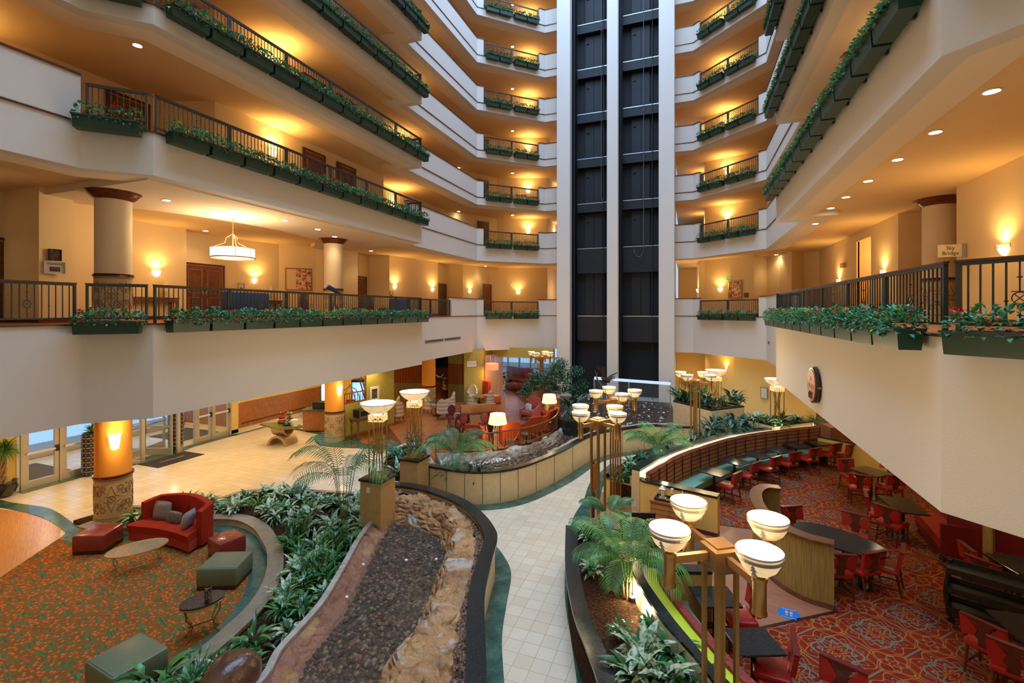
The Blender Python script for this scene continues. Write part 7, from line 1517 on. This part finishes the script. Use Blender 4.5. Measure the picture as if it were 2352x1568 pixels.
c_ = D(1374, 10.1); cross_lamp(c_.x, c_.y, -.56, 'four-globe brass lamp at the aisle edge, front one of the middle pair', 2.9)
c_ = D(1413.6, 12.5); cross_lamp(c_.x, c_.y, .47, 'four-globe brass lamp standing on the wood floor, rear one of the middle pair', 2.9)
c_ = D(1597, 15.9); cross_lamp(c_.x, c_.y, -.49, 'four-globe brass lamp rising from the plants behind the banquette', 2.9, .6)
c_ = D(1241.7, 24.1); cross_lamp(c_.x, c_.y, -.17, 'four-globe brass lamp wrapped in the fig tree left of the tower', 2.9)
BRB2 = mat('torch_brass', (.50, .33, .11), .3, .9)
def torchiere(x, y, base, zr, label, R_=.40):
    t = thing('torchiere', label, 'lamp', (x, y, base), .3, 'bowl torchieres'); h = zr-base
    m = MB(); m.lathe([(.08, h-.24), (.19, h-.215), (.29, h-.15), (.36, h-.075), (R_, h)], n=40, caps=False); m.build('bowl', ALAB.m, t, True)
    m = MB(); m.cyl(0, 0, h-.012, h-.006, R_-.01, n=40); m.build('diffuser', mat('torch_diffuser', (.85, .9, 1.), .5, emit=((.78, .86, 1.), .75)), t); m = MB(); m.tube([(R_*math.cos(q*PI/20), R_*math.sin(q*PI/20), h) for q in range(40)], .009, 5, closed=True); m.build('rim', GREYR, t); m = MB(); m.cyl(0, 0, h-.006, h, .06, n=16); m.build('hub_cap', mat('blue_hub', (.05, .12, .3), .4), t)
    s_ = .17; m = MB()
    for z in (h-.27, h-.40):
        for a, b in (((-s_, -s_), (s_, -s_)), ((s_, -s_), (s_, s_)), ((s_, s_), (-s_, s_)), ((-s_, s_), (-s_, -s_))): m.bar((*a, z), (*b, z), .018)
    for k in range(4):
        c, s = math.cos(k*PI/2), math.sin(k*PI/2)
        for u in (-.11, 0, .11):
            m.tube([((s_)*c-(u+.045*math.cos(q*PI/5))*s, (s_)*s+(u+.045*math.cos(q*PI/5))*c, h-.335+.05*math.sin(q*PI/5)) for q in range(10)], .010, 4, closed=True)
    m.build('fretwork', mat('fret_lit', (.85, .62, .28), .35, .3, emit=((1., .75, .4), .55)), t)
    for k in range(4):
        a = k*PI/2+PI/4; c, s = math.cos(a), math.sin(a); m = MB(); m.tube([(s_*1.3*c, s_*1.3*s, h-.38), (.17*1.25*c, .17*1.25*s, .04)], .017, 8); m.build('rod', BRB2, t, True)
        a = k*PI/2; c, s = math.cos(a), math.sin(a); m = MB(); m.tube([(s_*c*.9, s_*s*.9, h-.38), (.035*c, .035*s, h*.45), (.16*c, .16*s, .04)], .014, 8); m.build('rod', BRB2, t, True)
    m = MB()
    for k in range(4): a = k*PI/2; m.tube([(.10*math.cos(a)+.03*math.cos(q*PI/5), .10*math.sin(a)+.03*math.cos(q*PI/5)*.3, h*.33+.03*math.sin(q*PI/5)) for q in range(10)], .008, 4, closed=True)
    m.build('scroll', BRB2, t); m = MB(); m.cbox(0, 0, .02, .44, .44, .04); m.build('base', BRASS, t); m = MB(); m.cyl(0, 0, h-.28, h-.25, .10, n=16); m.build('lamp_holder', DIFF, t)
    point((x, y, zr+.25), 60, (1, .74, .42), .2)
torchiere(T1.x, T1.y, 1.35, 3.06, 'brass bowl torchiere on the ochre pedestal, the left and nearer of the pair'); torchiere(T2.x, T2.y, 1.22, 3.0, 'brass bowl torchiere on the cream pedestal, the right and farther of the pair')
c_ = D(1644, 18.6); torchiere(c_.x, c_.y, 1.42, 2.87, 'brass bowl torchiere in the tall planter right of the elevators'); c_ = D(1785, 16.5); torchiere(c_.x, c_.y, 1.22, 2.82, 'brass bowl torchiere half hidden by the right fascia')
# garden spot lights
for (px, py, z, lb) in ((1452, 1370, .62, 'under the near palm'), (1478, 1417, .62, 'beside the near granite ledge'), (1524, 1044, .75, 'at the foot of the booth palm')):
    p = P(px, py, z); t = thing('garden_spotlight', 'small bright uplight in the mulch %s' % lb, 'spotlight', (p.x, p.y, z-.06), 0, 'garden uplights'); m = MB(); m.lathe([(.02, -.08), (.045, 0), (.05, .06)], n=12); m.build('housing', BLACK, t); m = MB(); m.cyl(0, 0, .055, .06, .04, n=12); m.build('lens', mat('spot_lens_bright', (1, 1, 1), .4, emit=((1., .9, .65), 25.)), t); point((p.x, p.y, z+.10), 16, (1, .82, .45), .04)
# sunken light under the marble strip at bottom
# ================================================================ PLANTS
def vmat(name, c1, c2):
    n = NT(name, .4); q = n.noise(22, 4, n.map(scale=(1, 1, 1))); n.L.new(n.ramp(q, [(.38, c1), (.55, c2)]), n.b.inputs['Base Color']); return n.m
AGL = [vmat('aglaonema_leaf', (.05, .17, .045), (.46, .54, .36)), mat('aglaonema_dark', (.02, .10, .025), .35), mat('stem_green', (.10, .20, .05), .5)]
SPA = [mat('glossy_dark_leaf', (.02, .12, .03), .28), mat('glossy_mid_leaf', (.06, .22, .045), .3), mat('stem_green', (.1, .2, .05), .5)]
FRN = [mat('fern_leaf', (.05, .22, .03), .45), mat('fern_light', (.12, .32, .05), .45), mat('stem_green', (.1, .2, .05), .5)]
BLU = [mat('bluish_leaf', (.03, .13, .09), .3), mat('bluish_leaf_dark', (.012, .07, .05), .3), mat('stem_green', (.1, .2, .05), .5)]
PALM = [mat('palm_leaflet', (.035, .15, .06), .4), mat('palm_leaflet_light', (.10, .30, .06), .42), mat('palm_stem', (.12, .20, .05), .5), mat('palm_trunk', (.16, .09, .04), .8, noise=.4, scale=14)]
def blade(m, p, az, el, L, W, droop, seg=5, pw=.5, fold=.18):   # arched leaf blade with midrib fold
    d = Vector((math.cos(az)*math.cos(el), math.sin(az)*math.cos(el), math.sin(el))); side = Vector((-math.sin(az), math.cos(az), 0)); rows = []; q = Vector(p); e = el
    for i in range(seg+1):
        t = i/seg; w = W*max(0.02, math.sin(PI*min(1, t**pw*.97+.03)))/2 if i < seg else 0.001
        dd = Vector((math.cos(az)*math.cos(e), math.sin(az)*math.cos(e), math.sin(e))); nn = Vector((-math.cos(az)*math.sin(e), -math.sin(az)*math.sin(e), math.cos(e)))
        rows.append([q-side*w+nn*w*fold*2, q.copy(), q+side*w+nn*w*fold*2]); q = q+dd*L/seg; e -= droop/seg
    vs = [v for r in rows for v in r]; fs = []
    for i in range(seg):
        for j in range(2): fs.append((i*3+j, (i+1)*3+j, (i+1)*3+j+1, i*3+j+1))
    m.add(vs, fs)
def clump(seed, n, L, W, kinds, el=(.2, 1.2), droop=1.0, stem=.12, spread=.10):
    R = random.Random(seed); m = MB()
    for i in range(n):
        az = R.uniform(0, 2*PI); e = R.uniform(*el); l = L*R.uniform(.7, 1.15); r = R.uniform(0, spread); b = Vector((r*math.cos(az), r*math.sin(az), 0)); st = stem*R.uniform(.3, 1.6)
        tip = b+Vector((math.cos(az)*.25, math.sin(az)*.25, 1))*st
        m.mat(2).tube([b, tip], .004, 3, caps=False); m.mat(R.choice(kinds)); blade(m, tip, az, e, l, W*R.uniform(.8, 1.15), droop*R.uniform(.6, 1.3))
    return m
PCL = {}
def plant(kind, x, y, z, s, rz, label, group, name='foliage_plant'):
    seed = int(abs(x*37+y*11)) % 3; key = (kind, seed)
    if key not in PCL:
        if kind == 'agl': m, mt = clump(seed+1, 36, .27, .105, (0, 0, 0, 1), (.1, 1.1), 1.1), AGL
        elif kind == 'spa': m, mt = clump(seed+11, 36, .30, .065, (0, 0, 1), (.3, 1.3), 1.3, .16), SPA
        elif kind == 'fern': m, mt = clump(seed+21, 60, .30, .022, (0, 1), (.4, 1.4), 1.6, .05), FRN
        elif kind == 'blu': m, mt = clump(seed+31, 36, .30, .075, (0, 0, 1), (.2, 1.2), 1.2, .2), BLU
        elif kind == 'snake': m, mt = clump(seed+41, 12, .55, .05, (0, 1), (1.2, 1.5), .15, .02, .06), FRN
        elif kind == 'bush': m, mt = clump(seed+51, 120, .14, .035, (0, 0, 1), (.0, 1.4), .9, .30, .16), SPA
        ob = m.build(name, mt, None, True); PCL[key] = ob; o = ob
    else: o = PCL[key].copy(); C.objects.link(o)
    o.name = name; o.location = (x, y, z); o.scale = (s, s, s); o.rotation_euler = (0, 0, rz); o['label'] = label; o['category'] = 'plant'; o['group'] = group; return o
def palm(x, y, z, seed, nf, L, H, label, droop=1.5, stemh=.0, light=.3, nl=26, lw=.024, az0=None, trunk=.35):
    R = random.Random(seed); t = thing('palm', label, 'palm', (x, y, z), 0, 'feather palms in the planters'); m = MB()
    for k in range(4): a = k*1.6; m.tube([(.05*math.cos(a), .05*math.sin(a), 0), (.07*math.cos(a), .07*math.sin(a), trunk)], [.025, .016], 6)
    m.build('trunk', PALM[3], t, True)
    for i in range(nf):
        az = 2*PI*i/nf+R.uniform(-.25, .25); e0 = R.uniform(.85, 1.45) if i % 3 else R.uniform(.5, .9); l = L*R.uniform(.8, 1.1); m = MB(); n = 16; p = Vector((.05*math.cos(az), .05*math.sin(az), trunk*.8)); pts = []; e = e0; hst = H*R.uniform(.8, 1.1)
        up = Vector((math.cos(az)*.18, math.sin(az)*.18, 1)).normalized(); pts.append(p.copy()); p = p+up*hst*.5; pts.append(p.copy()); p = p+up*hst*.5; base = len(pts)
        for k in range(n+1):
            pts.append(p.copy()); dd = Vector((math.cos(az)*math.cos(e), math.sin(az)*math.cos(e), math.sin(e))); p = p+dd*l/n; e -= droop*R.uniform(.9, 1.1)/n*(1.2 if k > n*.3 else .7)
        m.mat(2).tube(pts, [.010]*base+[.008*(1-.8*k/n) for k in range(n+1)], 4, caps=False); kk = 1 if R.random() < light else 0
        for k in range(nl):
            f = .04+.95*k/nl; u = f*n; i0 = min(int(u), n-1); q = pts[base+i0].lerp(pts[base+i0+1], u-i0); dr = (pts[base+i0+1]-pts[base+i0]).normalized(); sd = Vector((-math.sin(az), math.cos(az), 0)); ll = l*.42*(math.sin(PI*(f*.80+.14)))*R.uniform(.9, 1.1)
            for s in (-1, 1):
                v = (sd*s*.85+dr*.62+Vector((0, 0, .10))).normalized(); mid = q+v*ll*.5+Vector((0, 0, -.14*ll)); tip = q+v*ll*.92+Vector((0, 0, -.55*ll)); wv = dr*lw*.5; m.mat(kk if R.random() > .1 else 1-kk); m.add([q-wv*.4, q+wv*.4, mid+wv, mid-wv, tip], [(0, 1, 2, 3), (3, 2, 4)])
        m.build('frond', PALM, t)
    return t
# palms
p = D(790, 10.6); pp = P(790, 1215, .1); palm(pp.x, pp.y, .1, 3, 9, 1.35, 1.25, 'tall feather palm in the planting bed left of the ochre pedestal', 2.0)
palm(-5.95, 11.55, .5, 8, 11, 1.1, .65, 'full feather palm at the left end of the back fountain', 1.9, nl=28)
pp = P(1508, 1062, .65); palm(pp.x, pp.y, .6, 12, 12, 1.05, .35, 'uplit feather palm in the booth planter beside the middle lamps', 1.5, light=.5)
pp = P(1440, 1365, .6); palm(pp.x, pp.y, .55, 15, 16, 1.0, .38, 'brightly uplit feather palm in the near aisle planter', 1.6, light=.6, nl=30, lw=.02)
pp = P(1400, 1232, .6); palm(pp.x, pp.y, .55, 18, 8, .6, .25, 'dark green palm at the far end of the near aisle planter', 1.4, light=.2)
# planting bed foliage
R = random.Random(77); bedpoly = BEDB+PL+list(reversed(bed)); bedin = [q for q in bedpoly]
spots = []; tries = 0
cg = lambda x, y, poly, d: all(in_poly(x+dx, y+dy, poly) for dx, dy in ((d, 0), (-d, 0), (0, d), (0, -d)))
while len(spots) < 64 and tries < 6000:
    tries += 1; x = R.uniform(-12.6, -5.4); y = R.uniform(3.5, 10.2)
    if not cg(x, y, bedpoly, .14) or any(math.dist((x, y), s) < .32 for s in spots): continue
    if math.dist((x, y), (-13.35, 7.49)) < .6: continue
    spots.append((x, y))
spots.sort(key=lambda s: -s[1])
rows = ['in the back row', 'in the upper middle', 'in the middle', 'in the lower middle', 'near the bottom']
KN = {'agl': 'silver-striped leafy plant', 'spa': 'glossy dark green plant', 'fern': 'narrow-leaved grassy plant', 'bush': 'dense small-leaved bush', 'blu': 'bluish broad-leaved plant'}
cnt = {}
for i, (x, y) in enumerate(spots):
    fr = i/len(spots); k = R.choice(('agl', 'agl', 'agl', 'fern')) if fr < .5 else R.choice(('spa', 'agl', 'agl', 'bush', 'spa')); row = rows[min(4, int(fr*5))]; c = cnt.get((k, row), 0); cnt[(k, row)] = c+1
    plant(k, x, y, .09, R.uniform(.85, 1.2) if k != 'bush' else R.uniform(1., 1.2), R.uniform(0, 6), '%s %s of the stream bed, %s from back' % (KN[k], row, ORD[min(c, 13)]), 'plants of the planting bed beside the stream')
for i, (x, y, lb) in enumerate(((P(235, 1222, .15).x, P(235, 1222, .15).y, 'left of the mosaic drum of the near orange column'), (-12.7, 7.75, 'right of the mosaic drum of the near orange column'))): plant('fern', x, y, .08, 1.0, i, 'small grassy plant %s' % lb, 'small plants round the near column')
flat('bed_soil_column', [(-14.1, 7.05), (-13.3, 6.95), (-12.5, 7.3), (-12.3, 7.9), (-13.4, 7.95), (-14.0, 7.6)], .08, SOIL, t=.07); tag(bpy.data.objects['bed_soil_column'], 'mulch round the foot of the near orange column', 'mulch', kind='stuff')
plant('agl', P(500, 1545, .2).x, P(500, 1545, .2).y, .10, 1.0, 1, 'silver-striped plant left of the wet boulder', 'plants near the bottom edge'); plant('spa', P(355, 1575, .3).x, P(355, 1575, .3).y, .1, 1.5, 2, 'broad glossy plant at the bottom edge right of the big green ottoman', 'plants near the bottom edge'); plant('spa', P(425, 1590, .3).x, P(425, 1590, .3).y, .1, 1.4, 4, 'glossy plant cut by the bottom edge beside the boulder', 'plants near the bottom edge')
# bed behind torchieres and fountain corner
for i, (x, y) in enumerate(((-8.9, 14.1), (-8.5, 13.4), (-8.7, 12.7), (-8.1, 12.2), (-7.8, 11.5), (-7.5, 12.1), (-8.2, 13.0), (-6.6, 12.0), (-6.3, 11.7), (-5.5, 11.9))): plant(('blu', 'agl', 'spa')[i % 3], x, y, .47, 1.25, i, 'leafy plant in the bed behind the torchieres, %s' % ('%s from the back' % ORD[i]), 'plants behind the torchieres')
# near aisle planter
for i, (px, py, k, s, lb) in enumerate(((1478, 1500, 'agl', 1.25, 'large silver-striped plant at the bottom of the near aisle planter'), (1545, 1500, 'spa', 1.15, 'glossy green plant right of the large silver-striped one'), (1455, 1545, 'agl', 1.2, 'silver-striped plant cut by the bottom edge, left one'), (1520, 1555, 'agl', 1.2, 'silver-striped plant cut by the bottom edge, middle one'), (1590, 1560, 'spa', 1.1, 'glossy plant at the bottom edge beside the big lamp post'), (1497, 1440, 'spa', .8, 'sparse glossy plant below the near uplights'), (1352, 1225, 'agl', .8, 'small striped plant at the far corner of the near aisle planter'), (1375, 1250, 'fern', .8, 'grassy tuft at the far corner of the near aisle planter'), (1362, 1300, 'agl', .8, 'small striped plant along the aisle side of the near planter'), (1402, 1228, 'agl', .9, 'pale striped plant behind the near palm'), (1425, 1440, 'spa', .7, 'small glossy plant below the near palm'), (1500, 1478, 'fern', .8, 'grassy tuft above the large silver-striped plant'))):
    p = P(px, py, .7); plant(k, p.x, p.y, .54, s, i, lb, 'plants of the near aisle planter')
# booth planter
bpts = [offset_pt(BL, i, .95) for i in range(2, 60, 4)]
for i, (x, y) in enumerate(bpts):
    plant(('spa', 'fern', 'agl', 'blu', 'spa')[i % 5], x, y, .60, 1.25 if i > 5 else 1.0, i*1.3, 'leafy plant behind the banquette, %s from the near end' % ORD[i] if i < 14 else 'leafy plant behind the far end of the banquette', 'plants behind the curved banquette')
for i, (px, py) in enumerate(((1450, 1062), (1465, 1080), (1475, 1045), (1440, 1075))): p = P(px, py, .8); plant('spa', p.x, p.y, .6, .95, i, 'low glossy plant at the aisle corner of the booth planter, %s' % ('one of four' if False else ORD[i]+' from the left' ), 'plants at the booth planter corner')
for i, (px, py) in enumerate(((1640, 985), (1660, 978), (1690, 972), (1625, 1000), (1720, 985), (1675, 995), (1700, 990))): p = P(px, py, 1.0); plant('blu', p.x, p.y, .75, 1.5, i, 'bluish broad-leaved plant below the tall planter, %s' % ORD[i], 'bluish plants below the tall planter')
# tall planter and diamond planter
for i, (px, py, k, s) in enumerate(((1557, 912, 'spa', 1.5), (1575, 915, 'spa', 1.6), (1600, 922, 'blu', 1.4), (1618, 928, 'blu', 1.4), (1640, 932, 'blu', 1.1), (1662, 927, 'spa', 1.1), (1683, 922, 'blu', 1.5), (1697, 922, 'agl', 1.3), (1605, 905, 'spa', 1.4), (1588, 900, 'spa', 1.9))): p = P(px, py, 1.5); plant(k, p.x, p.y, 1.38, s, i, 'broad-leaved plant in the tall planter, %s from the left' % ORD[i], 'plants of the tall planter')
p = P(1620, 900, 1.5); plant('snake', p.x, p.y+.3, 1.38, 1.7, 1, 'spiky upright plant at the back of the tall planter', 'plants of the tall planter')
for i, (px, py, k, s) in enumerate(((1735, 962, 'agl', 1.1), (1752, 966, 'agl', 1.1), (1772, 968, 'agl', 1.25), (1792, 972, 'agl', 1.3), (1812, 967, 'fern', 1.), (1830, 965, 'agl', 1.), (1795, 958, 'snake', 1.0))): p = P(px, py, 1.3); plant(k, p.x, p.y, 1.18, s, i, 'plant in the diamond planter, %s' % ('tall spiky one' if k == 'snake' else '%s from the left' % ORD[i]), 'plants of the diamond planter')
plant('snake', 4.9, 19.9, 1.08, 1.5, 1, 'spiky snake plant in the square wooden tub', 'plants in tubs'); plant('fern', 4.4, 20.4, 1.0, 1.5, 1, 'fern left of the square wooden tub', 'plants in tubs')
p = P(1312, 965, .5); plant('blu', p.x, p.y, .5, 2.4, 1, 'large leafy plant in the dark tub at the foot of the tower', 'plants in tubs')
m = MB(); m.strip(smooth_line([(-5.6, 20.2), (-4.9, 19.3), (-4.3, 18.9), (-4.2, 19.8), (-4.9, 21.0)], 4), 0, -.25, 0, .72); tag(m.build('tower_planter_rim', GRAN), 'black granite rim of the planter at the foot of the tower', 'planter rim')
# potted dracaena by the doors
p = P(8, 1140); t = thing('potted_tree', 'braided-trunk dracaena in a glossy black pot at the left edge', 'potted plant', (p.x, p.y, 0)); m = MB(); m.lathe([(.16, 0), (.24, .10), (.30, .26), (.27, .38), (.30, .42), (.26, .42), (.24, .36)], n=28); m.build('pot', mat('glossy_black_pot', (.02, .012, .012), .1, coat=.5), t, True)
m = MB()
for k in range(3): m.tube([(.05*math.cos(q*1.2+k*2.1), .05*math.sin(q*1.2+k*2.1), .35+q*.14) for q in range(7)], .028, 8)
m.build('trunk', mat('pale_braided_trunk', (.42, .30, .17), .8, noise=.4, scale=20), t, True); R2 = random.Random(5); m = MB()
for i in range(300): a = R2.uniform(0, 2*PI); m.mat(R2.choice((0, 1))); blade(m, (R2.uniform(-.12, .12), R2.uniform(-.12, .12), 1.2+R2.uniform(0, .18)), a, R2.uniform(-.3, 1.4), R2.uniform(.35, .55), .022, 1.3, 4)
m.build('foliage', FRN, t)
# weeping fig tree by the tower
c_ = D(1262, 23.3); t = thing('fig_tree', 'weeping fig tree with sprawling crown left of the elevator tower', 'tree', (c_.x, c_.y, 0)); m = MB(); R3 = random.Random(9); tips = []
for k in range(3): a = k*2.1; m.tube([(.10*math.cos(a), .10*math.sin(a), 0), (.05*math.cos(a), .05*math.sin(a), .8), (.12*math.cos(a+1), .12*math.sin(a+1), 1.5)], [.04, .035, .025], 6)
for k in range(16):
    a = R3.uniform(0, 2*PI); e = R3.uniform(-.1, 1.2); l = R3.uniform(.7, 1.5); q0 = Vector((0, 0, 1.3)); q1 = q0+Vector((math.cos(a)*math.cos(e), math.sin(a)*math.cos(e), math.sin(e)))*l*.6; q2 = q1+Vector((math.cos(a)*l*.45, math.sin(a)*l*.45, -.05)); m.tube([q0, q1, q2], [.02, .012, .006], 5); tips += [q1, q2, (q1+q2)/2]
m.build('trunk', mat('fig_bark', (.22, .16, .10), .8), t, True); m = MB(); rt = Vector((cs, sn, 0))
for (u, w, z, r, n) in [(-.55, 0, 2.0, .5, 420), (-.9, .1, 1.55, .5, 380), (-.2, -.2, 1.8, .55, 480), (.3, .1, 2.3, .5, 420), (.55, .1, 2.6, .45, 320), (.75, .0, 1.9, .5, 420), (1.3, .0, 2.25, .42, 300), (1.2, -.1, 1.4, .45, 360), (1.55, 0, 1.6, .4, 280), (1.25, 0, .75, .35, 220), (-1.2, 0, 1.2, .35, 200), (.1, .2, 1.4, .5, 320), (1.6, 0, 1.1, .3, 160), (.6, .1, 1.3, .35, 180)]:
    c0 = rt*u+Vector((-sn, cs, 0))*w+Vector((0, 0, z))
    for i in range(n): q = rdir(R3, -1, 1)*r*R3.uniform(.4, 1.05); q.z *= .75; m.mat(R3.choice((0, 1, 0, 2))); d_ = rdir(R3, -.9, .2); leaf2(m, c0+q, d_, R3.uniform(.11, .16), .065)
m.build('crown', [mat('fig_leaf', (.022, .10, .045), .35), mat('fig_leaf_mid', (.05, .17, .06), .38), mat('fig_leaf_blue', (.03, .12, .09), .35)], t)
# driftwood eagle sculpture before the tower
c_ = D(1388, 21.3); t = thing('bird_sculpture', 'dark bronze bird of prey with raised wings on a driftwood branch', 'sculpture', (c_.x, c_.y, 0)); BZ = mat('dark_bronze', (.045, .03, .022), .35, .5); zb = EZ-(880-HY)*21.3/FP
def rp(u, z): return Vector((cs*u, sn*u, z))
m = MB(); m.tube([rp(0, .5), rp(.02, 1.1), rp(-.04, zb-.1)], [.09, .07, .05], 8); m.tube([rp(-.04, zb-.2), rp(-.3, zb+.15), rp(-.42, zb+.6)], [.05, .035, .01], 6); m.tube([rp(-.35, zb+.2), rp(-.3, zb+.5)], [.02, .006], 5); m.build('branch', mat('driftwood', (.16, .12, .09), .8, noise=.4), t, True)
m = MB(); m.tube([rp(.25, zb+.05), rp(.12, zb+.12), rp(-.05, zb+.22), rp(-.13, zb+.28)], [.03, .11, .09, .03], 10); m.build('body', BZ, t, True)
def feathered(pts0, pts1, name):
    m = MB()
    for k in range(9):
        f = k/8; a = pts0[0].lerp(pts0[1], f); b = pts1[0].lerp(pts1[1], f); b2 = b+Vector((0, 0, .06*math.sin(f*9))); m.tube([a, (a+b2)/2+Vector((0, 0, .03)), b2], [.035, .03, .008], 5)
    m.build(name, BZ, t, True)
feathered((rp(.02, zb+.18), rp(.12, zb+.1)), (rp(.62, zb+.50), rp(.42, zb+.12)), 'wing'); feathered((rp(-.05, zb+.24), rp(-.02, zb+.12)), (rp(-.34, zb+.78), rp(.02, zb+.70)), 'wing')
